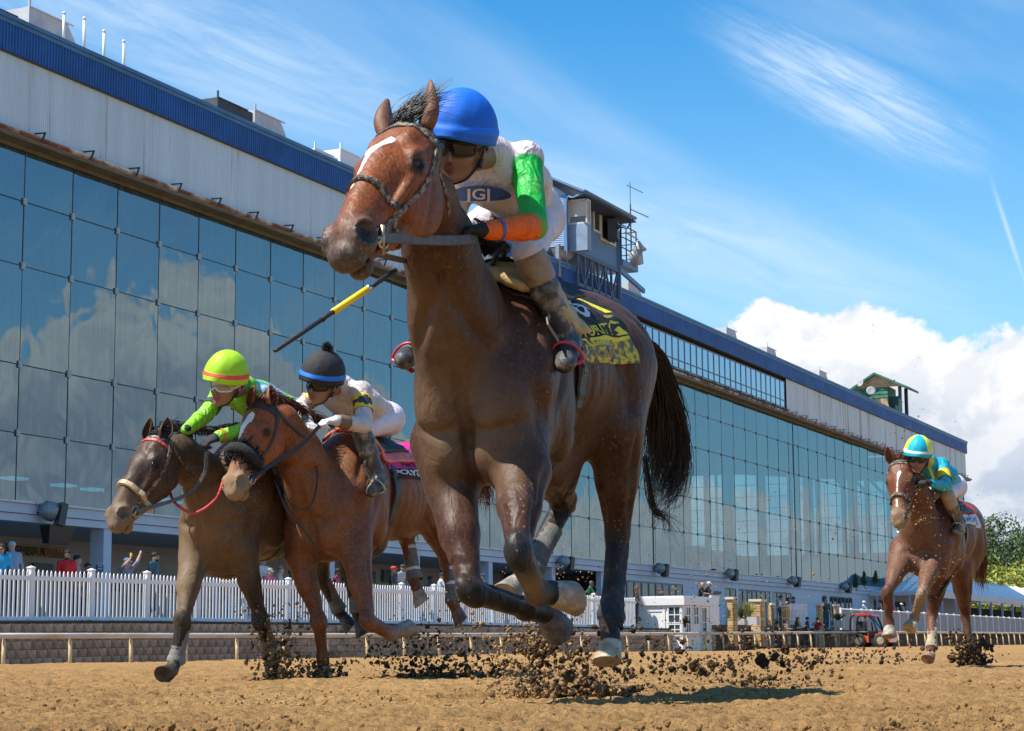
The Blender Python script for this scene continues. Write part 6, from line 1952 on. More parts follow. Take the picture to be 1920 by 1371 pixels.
    def zt_(u, v):
        d = _f + _r * (u - CX) / FPX - _u * (v - CY) / FPX; return CAMZ + (d / d[1] * yt)[2]
    xl = xt(1600); ze = zt_(1770, 1108); zr = zt_(1700, 1070)
    T = empty('marquee_tent', ((-wt + xl) / 2, yt + 20, 0), 'long white marquee tent with open sides at the right behind the grey fence', 'tent')
    L = 90.0; xm = (xl - wt) / 2
    nb = 16; seg = L / nb
    nrow = 6
    def roofpt(t, y):    # t: 0 near eave (x=-wt) .. 1 ridge .. 2 far eave
        k = t if t <= 1 else 2 - t
        x = -wt + (xm + wt) * t if t <= 1 else xm + (xl - xm) * (t - 1)
        return (x, y, ze + (zr - ze) * (k ** 1.12) - .12 * math.sin(math.pi * k))
    for i in range(nb):
        b = MB(); vs = []; y0_, y1_ = yt + 5.5 + i * seg, yt + 5.5 + (i + 1) * seg - .04
        for y in (y0_, (y0_ + y1_) / 2, y1_):
            for k in range(13):
                p = roofpt(k / 6, y); vs.append((p[0], p[1], p[2] - (.08 if y == (y0_ + y1_) / 2 else 0)))
        b.add(vs, [(r_ * 13 + k, r_ * 13 + k + 1, (r_ + 1) * 13 + k + 1, (r_ + 1) * 13 + k) for r_ in range(2) for k in range(12)])
        b.ob('roof_panel', tent, T, True)
        if i < nb: b = MB(); b.tube([roofpt(k / 6, y1_ + .02) for k in range(13)], .07, 6); b.ob('roof_seam', tent, T)
    b = MB(); vs = []
    ap = (xm, yt + 5.5, zr)
    for k in range(13):
        p = roofpt(k / 6, yt + 5.5); vs.append(p)
    n0 = len(vs)
    for k in range(13): vs.append((-wt + (xl + wt) * k / 12, yt, ze))
    b.add(vs, [(k, k + 1, n0 + k + 1, n0 + k) for k in range(12)]); b.ob('hip_panel', tent, T, False)
    b = MB(); b.add([(-wt, yt, ze), (-wt, yt + L, ze), (-wt, yt + L, ze - .55), (-wt, yt, ze - .55), (xl, yt, ze), (xl, yt, ze - .3), (-wt, yt, ze - .3)], [(0, 1, 2, 3), (0, 4, 5, 6)]); b.ob('valance', mat('valance_grey', (.55, .56, .58), .7), T)
    pg = mat('tent_pole', (.35, .40, .46), .5)
    for i in range(16):
        y = yt + .1 + i * seg * .9
        for x in ((-wt - .1, xl + .1) if i < 3 else (-wt - .1,)):
            b = MB(); b.box((x - .09, y - .09, .5), (x + .09, y + .09, ze - .02)); b.ob('pole', pg, T)
    for k in range(1, 5):
        x = -wt + (xl + wt) * k / 5; b = MB(); b.box((x - .08, yt + .02, .5), (x + .08, yt + .18, ze)); b.ob('pole', pg, T)
    b = MB(); b.box((xl + .3, yt + 6, .5), (xl + .4, yt + 80, ze - .6)); b.ob('rear_wall', mat('tent_rear', (.035, .04, .045), .9), T)
    # ---- utility vehicle
    U = empty('utility_vehicle', (-30.3, YW(1620, 30.3), 0), 'small red and orange utility vehicle with a black cab frame parked behind the rail', 'vehicle')
    y = YW(1580, 30.0); s_ = 1.0 / (3660 / proj(PW(1620, 1190, 30.3))[2])
    xr = lambda u: xu(u, y)
    def z__(v): return zu(1620, v, y)
    red = mat('vehicle_orange', (.70, .09, .02), .35, coat=.6); redroof = mat('vehicle_red', (.55, .04, .04), .35, coat=.6); bl_ = mat('vehicle_black', (.02, .02, .022), .5); tyre = mat('tyre_dark', (.03, .028, .026), .9, bump=.5, bscale=60); rimm = mat('rim_beige', (.35, .27, .18), .7)
    xa, xb_ = xr(1578), xr(1666)
    yb2 = y + 1.5
    gd = z__(1216)
    b = MB(); b.box((xr(1587), y, gd + .35), (xr(1612), yb2, z__(1192))); b.box((xr(1625), y, gd + .35), (xr(1652), yb2, z__(1187))); b.ob('body', red, U)
    b = MB(); b.add([(xr(1622), y - .02, z__(1200)), (xr(1654), y - .02, z__(1200)), (xr(1650), y - .02, z__(1188)), (xr(1626), y - .02, z__(1185)), (xr(1622), yb2 + .02, z__(1200)), (xr(1654), yb2 + .02, z__(1200)), (xr(1650), yb2 + .02, z__(1188)), (xr(1626), yb2 + .02, z__(1185))], [(0, 1, 2, 3), (7, 6, 5, 4), (3, 2, 6, 7), (1, 5, 6, 2)]); b.ob('hood', red, U)
    for yy in (y + .02, yb2 - .02):
        b = MB(); b.tube(spline([(xr(1579), yy, z__(1190)), (xr(1580), yy, z__(1160)), (xr(1590), yy, z__(1152)), (xr(1612), yy, z__(1152)), (xr(1620), yy, z__(1162)), (xr(1628), yy, z__(1184))], 5), .06, 7); b.bar((xr(1579), yy, z__(1186)), (xr(1630), yy, z__(1186)), .09, .12); b.bar((xr(1606), yy, z__(1153)), (xr(1608), yy, z__(1186)), .07, .07); b.ob('cab_frame', bl_, U, True)
    b = MB(); b.add([(xr(1588), y - .1, z__(1155)), (xr(1616), y - .1, z__(1154)), (xr(1622), yb2 + .1, z__(1157)), (xr(1588), yb2 + .1, z__(1156)), (xr(1590), y - .1, z__(1151)), (xr(1614), y - .1, z__(1150)), (xr(1619), yb2 + .1, z__(1152)), (xr(1590), yb2 + .1, z__(1151))], [(0, 1, 2, 3), (4, 7, 6, 5), (0, 4, 5, 1), (1, 5, 6, 2), (2, 6, 7, 3), (3, 7, 4, 0)]); b.ob('roof', redroof, U)
    b = MB(); b.add([(xr(1613), y, z__(1156)), (xr(1627), y, z__(1183)), (xr(1627), yb2, z__(1183)), (xr(1613), yb2, z__(1156))], [(0, 1, 2, 3)]); b.ob('windscreen', glass_mat('ws_glass', (.3, .45, .6), .3, .01), U)
    b = MB(); b.box((xr(1583), y + .1, gd + .3), (xr(1650), yb2 - .1, gd + .75)); b.box((xr(1590), y + .2, z__(1186)), (xr(1600), yb2 - .2, z__(1165))); b.ob('chassis', bl_, U)
    for uu in (1594, 1634):
        for yy in (y - .1, yb2 - .15):
            c_ = np.array([xr(uu), yy, gd + .42]); b = MB(); b.lathe(c_, (0, 1, 0), [(0, .30), (.04, .42), (.22, .42), (.26, .30)], 20); wo = b.ob('wheel', tyre, U, True)
            b = MB(); b.lathe(c_ + (0, -.012, 0), (0, 1, 0), [(0, .05), (.004, .2), (.01, .22)], 14); b.ob('rim', rimm, wo, True)
    cone = empty('orange_cone', tuple(PW(1704, 1212, 29.6)), 'small orange marker cone on the ground behind the rail posts, right of the utility vehicle', 'cone')
    b = MB(); cc = PW(1704, 1212, 29.6); b.lathe(cc, (0, 0, 1), [(0, .16), (.02, .16), (.03, .11), (.20, .035)], 12); b.ob('body', mat('cone_orange', (.85, .12, .02), .5), cone, True)
    # ---- trees
    def tree(u, vtop, vbot, Z, rx, seed, cols, label, n=8000, ls=.30):
        o_loc = P(u, vbot, Z); rng = np.random.RandomState(seed)
        base = np.array([o_loc[0], o_loc[1], 0.0]); top = P(u, vtop, Z)
        H_ = top[2]; o = empty('tree', tuple(base), label, 'tree', 'trees behind the tent')
        bark = mat('bark_brown', (.09, .065, .045), .9, bump=.6, bscale=6)
        b = MB(); b.tube([base - (0, 0, .3), base + (0.1, 0, H_ * .3), base + (.3, .1, H_ * .62)], [.42, .32, .16], 9); b.ob('trunk', bark, o, True)
        lobes = []
        for k in range(26):
            a = rng.rand() * 6.28; e = rng.rand(); hh = .28 + .64 * e
            rr = rx * (math.sin(math.pi * min(1, hh * .93)) ** .6) * (.35 + .65 * rng.rand() ** .5)
            c_ = base + np.array([math.cos(a) * rr * .75, math.sin(a) * rr * .75, hh * H_ * .95]); r_ = rx * (.22 + .2 * rng.rand())
            lobes.append((c_, r_))
            if k < 12:
                b = MB(); b.tube([base + (0, 0, H_ * (.22 + .3 * rng.rand())), (base + (0, 0, H_ * .5)) * .4 + c_ * .6, c_], [.13, .08, .03], 6); b.ob('branch', bark, o, True)
        vs = []; fs = []; fm = []
        for k in range(n):
            c_, r_ = lobes[rng.randint(len(lobes))]
            d = nrm(rng.normal(size=3)); p = c_ + d * r_ * (.72 + .4 * rng.rand()) * np.array([1, 1, .8])
            nn = nrm(d + rng.normal(size=3) * .7); a = nrm(np.cross(nn, rng.normal(size=3))); bb = np.cross(nn, a); sz = ls * (.5 + .8 * rng.rand())
            i = len(vs); vs += [p - a * sz, p + bb * sz * .5, p + a * sz, p - bb * sz * .5 + nn * sz * .25]; fs.append((i, i + 1, i + 2, i + 3)); fm.append(rng.choice(3, p=(.45, .35, .2)))
        mesh_ob('crown', vs, fs, None, o, mats=cols, fm=fm)
    G1 = [mat('leaf_dark_a', (.035, .075, .018), .6), mat('leaf_dark_b', (.05, .10, .025), .6), mat('leaf_dark_c', (.07, .13, .035), .6)]
    G2 = [mat('leaf_yel_a', (.20, .22, .02), .6), mat('leaf_yel_b', (.30, .29, .03), .6), mat('leaf_yel_c', (.10, .14, .018), .6)]
    tree(1885, 958, 1200, 300, 9.0, 1, G1, 'tall dark green tree behind the tent, highest at the right edge')
    tree(1845, 1030, 1200, 262, 7.0, 2, G2, 'yellow-green tree behind the tent beside the rump of the far right horse')
    tree(1915, 1025, 1200, 268, 6.5, 3, G2, 'yellow-green tree cut by the right edge of the photograph')
    tree(1825, 1000, 1200, 330, 7.0, 4, G1, 'dark tree half hidden behind the corner of the grandstand')
    tree(1880, 1075, 1200, 245, 6.0, 5, G2, 'low bright yellow-green tree directly above the tent roof', n=6000)
    tree(1945, 985, 1200, 310, 8.0, 6, G1, 'dark tree beyond the right edge, only its left branches in view')
    for k, (u, vt, vb) in enumerate(((1604, 1077, 1102), (1620, 1073, 1098), (1642, 1072, 1094))):
        y = YW(u, 36); o = empty('cypress_shrub', tuple(PW(u, vb, 36)), ['slim dark conifer against the glass, leftmost of three left of the far right horse', 'slim dark conifer against the glass, middle of three', 'slim dark conifer touching the tent roof edge'][k], 'shrub')
        p0, p1 = PW(u, vb, 36), PW(u, vt, 36); rs = np.random.RandomState(k); st = []
        for q in range(260):
            t = rs.rand(); c_ = p0 + (p1 - p0) * t; d = nrm(rs.normal(size=3) + (0, 0, 1)); st.append((np.array([c_, c_ + d * .22 * (1 - t * .7), c_ + d * .4 * (1 - t * .7)]), .04))
        hair_mesh('foliage', st, G1[1], o)
build_props()
# ---------------------------------------------------------------- spectators
def hair_cap(pr, kind, col, R):
    G, E, U, Fr, Lf, hz = pr['G'], pr['E'], pr['U'], pr['Fr'], pr['Lf'], pr['hz']
    if kind == 'bald': return
    g_ = Vol(.012)
    if kind in ('cap', 'hatback'):
        g_.ell(G(-.008, 0, .055), [E(.112, 0, 0), E(0, .092, 0), E(0, 0, .078)], .01, 0)
        g_.ell(G(.105, 0, .025), [E(.075, 0, -.02), E(0, .07, 0), E(.003, 0, .010)], .01, 0)
        nm = 'cap'
    else:
        g_.ell(G(-.022, 0, .045), [E(.108, 0, 0), E(0, .092, 0), E(0, 0, .088)], .01, 0)
        if kind == 'long':
            g_.seg(G(-.06, .0, -.02), G(-.085, 0, -.22), .085 * hz, .06 * hz, .03, 0)
            for q in (-1, 1): g_.seg(G(.0, .078 * q, .0), G(.0, .085 * q, -.19), .032 * hz, .026 * hz, .02, 0)
        nm = 'hair'
    V, Q = g_.build(); g_.relax(1)
    m = mat('%s_%.2f_%.2f_%.2f' % ((nm,) + tuple(col)), col, .8, var=.3, vscale=40, bump=.4, bscale=120)
    mesh_ob(nm, g_.V, g_.Q, m, R, smooth=True)
    if kind == 'cap':
        pass
def spectator(u, v, w, facing, pose, shirt, label, hair=('short', (.02, .015, .012)), skin=(.34, .19, .13), pants=(.04, .05, .08), hgt=1.72, beard=False, shades=False, group='spectators along the fence', cap2=None, sleeve=None):
    top = PW(u, v, w); z0 = top[2] - hgt
    base = np.array([top[0], top[1], z0])
    a = math.radians(facing)      # 0 = towards +X (track), 90 = towards +Y, -90 towards the camera side
    Fd = np.array([math.cos(a), math.sin(a), 0]); U = np.array([0, 0, 1.0]); Ld = np.cross(U, Fd)
    def q(f, l, z): return base + Fd * f + Ld * l + U * z * hgt / 1.72
    lean = pose in ('lean', 'rest')
    o = .10 if lean else 0
    J = dict(head=q(.04 + o, 0, 1.60), neck=q(.01 + o * .8, 0, 1.45), chest=q(.0 + o * .6, 0, 1.27), pelvis=q(0, 0, .97), shL=q(o * .7, .175, 1.40), shR=q(o * .7, -.175, 1.40), hpL=q(0, .09, .93), hpR=q(0, -.09, .93), knL=q(.02, .10, .50), knR=q(.02, -.10, .50), anL=q(0, .11, .08), anR=q(0, -.11, .08), toL=q(.16, .12, .04), toR=q(.16, -.12, .04))
    if pose == 'stand': J.update(elL=q(-.02, .24, 1.12), elR=q(-.02, -.24, 1.12), wrL=q(.12, .23, .92), wrR=q(.12, -.23, .92))
    elif pose == 'lean': J.update(elL=q(.24, .25, 1.16), elR=q(.24, -.25, 1.16), wrL=q(.42, .08, 1.16), wrR=q(.42, -.06, 1.16))
    elif pose == 'rest': J.update(elL=q(.20, .28, 1.14), elR=q(.06, -.26, 1.10), wrL=q(.44, .22, 1.14), wrR=q(.2, -.2, .98))
    elif pose == 'raise': J.update(elL=q(.12, .30, 1.62), elR=q(.20, -.26, 1.50), wrL=q(.10, .42, 1.86), wrR=q(.22, -.10, 1.66), haL=q(.08, .46, 1.98), haR=q(.24, -.06, 1.76))
    elif pose == 'camera': J.update(elL=q(.18, .27, 1.30), elR=q(.18, -.27, 1.30), wrL=q(.24, .09, 1.52), wrR=q(.24, -.09, 1.52), haL=q(.24, .05, 1.58), haR=q(.24, -.05, 1.58))
    elif pose == 'paper': J.update(elL=q(.05, .24, 1.14), elR=q(.05, -.24, 1.14), wrL=q(.28, .10, 1.18), wrR=q(.28, -.10, 1.18))
    sid = 's%d_%d' % (u, v)
    sl = sleeve or shirt
    tone = tuple(skin)
    pr = make_person(dict(id=sid, label=label, group=group, J=J, h=.027, up=U, front=Fd + np.array([0, 0, -.05]), skin=skin, top=[shirt, sl, tone, sl, tone, shirt], pants=pants, long=True, curl=.5, silk=dict(dirt=.0)))
    R = pr['R']
    hair_cap(pr, hair[0], hair[1], R)
    G, E = pr['G'], pr['E']
    if beard:
        g_ = Vol(.012); g_.ell(G(.045, 0, -.095), [E(.055, 0, 0), E(0, .058, 0), E(0, 0, .045)], .01, 0); g_.build(); mesh_ob('beard', g_.V, g_.Q, mat('beard_black', (.02, .014, .011), .9), R, smooth=True)
    if shades:
        b = MB();
        for s_ in (-1, 1): b.obox(G(.105, .034 * s_, -.008), E(.006, 0, 0), E(0, .028, 0), E(0, 0, .018))
        b.ob('glasses', mat('shades_black', (.015, .015, .016), .2), R)
    return pr, q
def crowd():
    bk = (.02, .015, .012)
    S_ = spectator
    tan = (.42, .25, .17); dkk = (.11, .06, .04); mid = (.26, .15, .10)
    S_(4, 1020, 31.75, -60, 'stand', (.02, .35, .62), 'woman with long dark hair, glasses and a bright cyan top, cut by the left edge', ('long', bk), tan, shades=True)
    S_(28, 1015, 32.0, 160, 'rest', (.22, .30, .42), 'man in a light blue cap and grey-blue polo, back turned, far left', ('cap', (.30, .40, .55)), tan, hgt=1.8)
    S_(126, 1032, 31.8, -50, 'stand', (.50, .015, .02), 'man with a black beard in a red polo shirt behind the picket fence', ('short', bk), mid, beard=True)
    S_(143, 1041, 32.1, 20, 'stand', (.3, .25, .28), 'person with short dark hair half hidden behind the man in the red polo', ('short', bk), tan)
    S_(164, 1056, 32.1, -30, 'stand', (.03, .03, .035), 'dark haired person in sunglasses, only the head showing above the pickets', ('short', bk), tan, shades=True)
    pr, q = S_(237, 1047, 31.7, -10, 'raise', (.16, .17, .24), 'woman in a blue cap and sunglasses with both arms raised, cheering', ('cap', (.10, .16, .30)), tan, shades=True, hgt=1.62)
    b = MB(); p = pr['J']['haR'] + np.array([0, 0, .05]); b.obox(p, (.02, 0, 0), (0, .03, 0), (0, 0, .05)); b.ob('yellow_cup', mat('cup_yellow', (.8, .65, .05), .5), pr['R'])
    S_(289, 1036, 31.75, 10, 'stand', (.03, .09, .13), 'man with a dark beard and glasses in a dark teal shirt', ('short', bk), tan, beard=True, shades=True)
    S_(422, 1056, 31.6, -40, 'lean', (.02, .02, .022), 'person in a black T-shirt leaning on the fence between the legs of the left horse', ('short', bk), mid)
    S_(492, 1046, 32.4, -20, 'stand', (.6, .6, .62), 'person in a white cap and white shirt, behind the elbow of the left horse', ('cap', (.65, .65, .66)), tan)
    S_(505, 1066, 31.7, -20, 'stand', (.55, .12, .18), 'person in a grey-green cap and pink shirt', ('cap', (.20, .25, .23)), tan, hgt=1.6)
    S_(524, 1061, 31.9, 30, 'stand', (.38, .38, .37), 'person with short grey-brown hair in a grey shirt under the belly of the left horse', ('short', (.12, .10, .09)), tan)
    S_(545, 1068, 31.8, 30, 'stand', (.05, .05, .06), 'dark haired person in a dark shirt under the belly of the left horse', ('short', bk), dkk)
    S_(627, 1066, 31.7, 20, 'lean', (.14, .015, .035), 'man in a maroon shirt looking right between the legs of the chestnut horse', ('short', bk), dkk)
    S_(736, 1062, 31.8, 30, 'stand', (.02, .02, .022), 'person in a red cap and black shirt', ('cap', (.62, .05, .03)), mid)
    S_(749, 1059, 31.9, 0, 'rest', (.45, .45, .46), 'man in a black cap and pale grey shirt beside the person in the red cap', ('cap', (.03, .03, .03)), mid)
    S_(806, 1080, 32.2, 20, 'stand', (.05, .06, .08), 'person in a dark shirt, small, left of the leaning man in white', ('short', bk), dkk)
    S_(822, 1074, 31.7, 40, 'lean', (.66, .66, .67), 'man in a black cap and white T-shirt leaning on the fence', ('cap', (.02, .02, .022)), mid)
    S_(903, 1076, 31.7, 0, 'stand', (.10, .42, .48), 'person in a dark cap and pale turquoise shirt right of the closest horse\'s folded leg', ('cap', (.03, .04, .06)), mid)
    S_(1103, 1089, 31.7, 30, 'lean', (.015, .11, .055), 'bald man in a green shirt leaning on the fence between the hind legs', ('bald', bk), dkk)
    S_(1193, 1099, 31.7, 20, 'stand', (.10, .06, .045), 'woman with brown hair looking right above the white booth', ('long', (.13, .06, .03)), tan)
    S_(1233, 1103, 31.8, 10, 'lean', (.03, .03, .035), 'person in sunglasses and dark clothes above the white booth', ('short', (.10, .04, .03)), mid, shades=True)
    S_(1312, 1092, 31.7, 0, 'lean', (.014, .014, .015), 'bald man in sunglasses and a black shirt, left of the pair above the booth', ('bald', bk), tan, shades=True)
    pr, q = S_(1324, 1091, 31.8, 10, 'lean', (.014, .014, .016), 'person in a white cap and black shirt, right of the pair above the booth', ('cap', (.72, .72, .74)), tan, shades=True)
    b = MB(); p = PW(1343, 1112, 31.2); b.obox(p, (.1, 0, 0), (0, .16, 0), (0, 0, .09)); b.tube([p, p + np.array([.15, .25, .02])], .06, 8); b.ob('camera', mat('camera_black', (.03, .03, .032), .5), pr['R'])
    S_(1462, 1117, 31.7, 10, 'stand', (.50, .54, .58), 'man in a dark cap and light shirt above the stone pillars', ('cap', (.03, .03, .04)), mid)
    S_(1477, 1119, 31.9, 0, 'stand', (.06, .05, .05), 'woman with long dark hair above the stone pillars', ('long', (.06, .03, .02)), tan)
    S_(1487, 1119, 31.7, 30, 'stand', (.02, .12, .42), 'person in a blue shirt beside the dark haired woman above the pillars', ('short', (.12, .03, .02)), tan)
    S_(1548, 1124, 31.8, -60, 'stand', (.05, .05, .06), 'dark figure behind the small shrub and the last stone pillar', ('short', bk), dkk)
    S_(1616, 1127, 31.8, 30, 'lean', (.40, .45, .52), 'man in a white cap and grey-blue T-shirt leaning on the grey fence', ('cap', (.70, .70, .70)), mid)
    S_(1647, 1131, 31.9, 20, 'lean', (.03, .03, .035), 'person with an orange-brown face beside the left foreleg of the far right horse', ('short', (.12, .05, .03)), tan)
    S_(1674, 1131, 32.2, -20, 'stand', (.55, .04, .10), 'person in a crimson shirt behind the grey fence', ('short', (.35, .03, .05)), tan)
    S_(1686, 1131, 32.0, 0, 'lean', (.03, .03, .05), 'person in a white cap and dark shirt at the grey fence', ('cap', (.68, .68, .70)), mid)
    S_(1755, 1141, 32.0, 40, 'lean', (.10, .07, .05), 'person leaning on the grey fence between the legs of the far right horse', ('short', bk), tan)
    g = 'people standing at track level behind the rail'
    S_(1441, 1164, 30.1, -40, 'stand', (.03, .025, .03), 'woman with dark curly hair in black, leftmost of the track level group', ('long', bk), mid, group=g)
    S_(1457, 1166, 30.4, -10, 'stand', (.05, .03, .04), 'short person in dark clothes, second from the left in the track level group', ('short', bk), tan, group=g, hgt=1.6)
    S_(1472, 1160, 30.0, 0, 'paper', (.60, .56, .56), 'woman with long black hair and a sleeveless white top at track level', ('long', bk), tan, group=g, sleeve=tan)
    pr, q = S_(1495, 1157, 30.0, -10, 'paper', (.016, .015, .017), 'woman with auburn hair in black with a yellow lanyard, holding a white paper', ('long', (.18, .06, .03)), tan, group=g)
    b = MB(); p = q(.36, 0, 1.22); b.obox(p, (.15, .0, .05), (0, .12, 0), (0, 0, .008)); b.ob('paper', mat('paper_white', (.8, .8, .78), .8), pr['R'])
    b = MB(); b.tube(spline([q(.09, .06, 1.44), q(.13, .03, 1.25), q(.13, 0, 1.12)], 3), .012, 5); b.tube(spline([q(.09, -.06, 1.44), q(.13, -.03, 1.25), q(.13, 0, 1.12)], 3), .012, 5); b.ob('lanyard', mat('lanyard_yellow', (.8, .6, .05), .6), pr['R'])
    S_(1513, 1157, 30.1, 20, 'stand', (.02, .025, .045), 'man with short black hair in a dark navy suit jacket at track level', ('short', bk), tan, group=g)
    pr, q = S_(1532, 1158, 30.0, -60, 'camera', (.30, .010, .03), 'man in a dark cap and crimson polo shirt and beige trousers taking a picture', ('cap', (.05, .05, .06)), tan, pants=(.42, .33, .22), group=g)
    b = MB(); b.obox(q(.30, 0, 1.60), (.03, 0, 0), (0, .05, 0), (0, 0, .035)); b.ob('camera', mat('camera_black', (.03, .03, .032), .5), pr['R'])
    # heads deeper in the stand
crowd()
def build_h1():
    rf = np.array([-_f[1] * 0, 0, 0])
    fh = nrm([_f[0], _f[1], 0]); rh = nrm([_r[0], _r[1], 0])
    hd = -rh * .36 - fh * .93
    cols = [(.056, .023, .011), (.016, .013, .012), (.075, .058, .047), (.03, .02, .016), (.18, .050, .013), (.055, .022, .012), (.12, .055, .028), (.15, .055, .022)]
    cfg = dict(name='racehorse', seed=1, label='bay racehorse with a white star and stripe, closest, all feet off the ground',
        h=.0105, heading=hd, withers=P(938, 512, 8.25), cols=cols, uphill=.11, bw=1.0, s=1.10, dust=.22, nsq=.80,
        neck=[P(803, 372, 7.5), P(824, 462, 7.65), P(855, 590, 7.85), P(880, 720, 8.0)], neck_r=[.118, .170, .225, .255],
        hs=1.13, hd=cv(-.29, .62, -.73), hn=cv(-.50, -.50, -.70), hleft=cv(1, 0, 0), poll=P(762, 250, 7.32),
        earl=.165, ears=[(cv(-.20, -.62, .55), cv(-.9, 0, .4)), (cv(.30, -1, .25), cv(1, 0, .2))],
        blaze=[(.125, .016, .150, .004, .022, .033), (.15, .002, .215, -.008, .033, .017), (.21, -.008, .30, -.016, .012, .006), (.35, -.02, .362, -.02, .007, .005)],
        legs=[
            dict(t='f', p=[P(830, 830, 8.05), P(848, 915, 7.95), P(882, 1108, 7.62), P(985, 1142, 7.85), P(1025, 1150, 7.98), P(1040, 1190, 8.02)], col=(5, 5, 1), front=cv(-.2, .3, -.9), k=1.08, hoof=(.06, .05, .045)),
            dict(t='f', p=[P(960, 800, 8.0), P(978, 885, 7.8), P(972, 1035, 7.42), P(1008, 1112, 7.62), P(1035, 1112, 7.68), P(1062, 1100, 7.72)], col=(0, 5, 1), front=cv(-.3, -.1, -.9), hoof=(.33, .25, .17), k=1.16, tdir=cv(.3, 1, -.2)),
            dict(t='h', p=[P(1120, 700, 9.0), P(1020, 860, 8.7), P(1055, 945, 9.05), P(990, 1065, 8.75), P(972, 1092, 8.68), P(966, 1120, 8.6)], col=(5, 1, 1), back=cv(.85, -.2, .3), wrap=((.12, .12, .115), None), w0=.4, hoof=(.2, .17, .14)),
            dict(t='h', p=[P(1150, 690, 9.1), P(1150, 800, 8.95), P(1158, 1000, 9.0), P(1142, 1158, 8.85), P(1146, 1207, 8.8), P(1143, 1262, 8.72)], col=(0, 5, 1), back=cv(.55, 0, .8), wrap=((.022, .028, .04), None), hoof=(.40, .28, .16), k=1.1, wend=1.35),
        ],
        mud=[(P(690, 460, 7.1), .13, .75), (P(830, 800, 7.6), .32, .6), (P(780, 640, 7.5), .26, .5), (P(765, 540, 7.4), .14, .5), (P(1005, 1112, 7.5), .12, .6)])  # chest and neck patches: dust plus sunlit tan painted into the coat
    return make_horse(cfg)
H1 = build_h1()
def tail(hr, pts, rad, m, n=420, seed=1, length_var=.25, r0=.0035):
    rng = np.random.RandomState(seed)
    P_ = [np.asarray(p, float) for p in pts]
    base = spline(P_, 6); L = len(base)
    st = []
    for i in range(n):
        o1 = rng.normal(size=3); o1 /= np.linalg.norm(o1); o1 *= rng.rand() ** .5
        ln = 1 - rng.rand() * length_var
        m_ = int(L * ln)
        t = np.linspace(0, 1, m_)[:, None] * ln
        prof = np.interp(t[:, 0], np.linspace(0, 1, len(rad)), rad)[:, None]
        wob = np.sin(t * (6 + 7 * rng.rand()) + rng.rand() * 6) * rng.normal(size=3) * .012 * (.3 + t)
        frz = rng.normal(size=3) * .05 * t ** 3
        st.append((base[:m_] + o1 * prof + wob + frz, r0))
    return hair_mesh('tail', st, m, hr['R'])
def mane(hr, roots_fn, n, m, name='mane', seed=2, ln=.13, flow=None, r0=.003, spread=.35):
    rng = np.random.RandomState(seed); st = []
    for i in range(n):
        p, up, back = roots_fn(rng.rand(), rng)
        L_ = ln * (.5 + .8 * rng.rand())
        f1 = nrm(up + rng.normal(size=3) * spread)
        f2 = nrm(back + rng.normal(size=3) * spread)
        pts = [p - up * .01, p + f1 * L_ * .35, p + f1 * L_ * .5 + f2 * L_ * .35, p + f1 * L_ * .45 + f2 * L_ * .8 + rng.normal(size=3) * .012]
        st.append((spline(pts, 3), r0))
    return hair_mesh(name, st, m, hr['R'])
HAIRB = mat('horse_hair_black', (.012, .011, .012), .45, var=.3, vscale=60, spec=.5)
BLACK_L = mat('black_leather', (.022, .020, .019), **LEATHER)
MUD_L = mat('muddy_leather', (.028, .024, .020), .6, var=.4, vscale=30, bump=.6, bscale=120, col2=(.26, .20, .13), c2lo=.44, c2hi=.60, c2scale=42)
RUB = mat('black_rubber', (.018, .018, .02), .5, bump=.3, bscale=200)
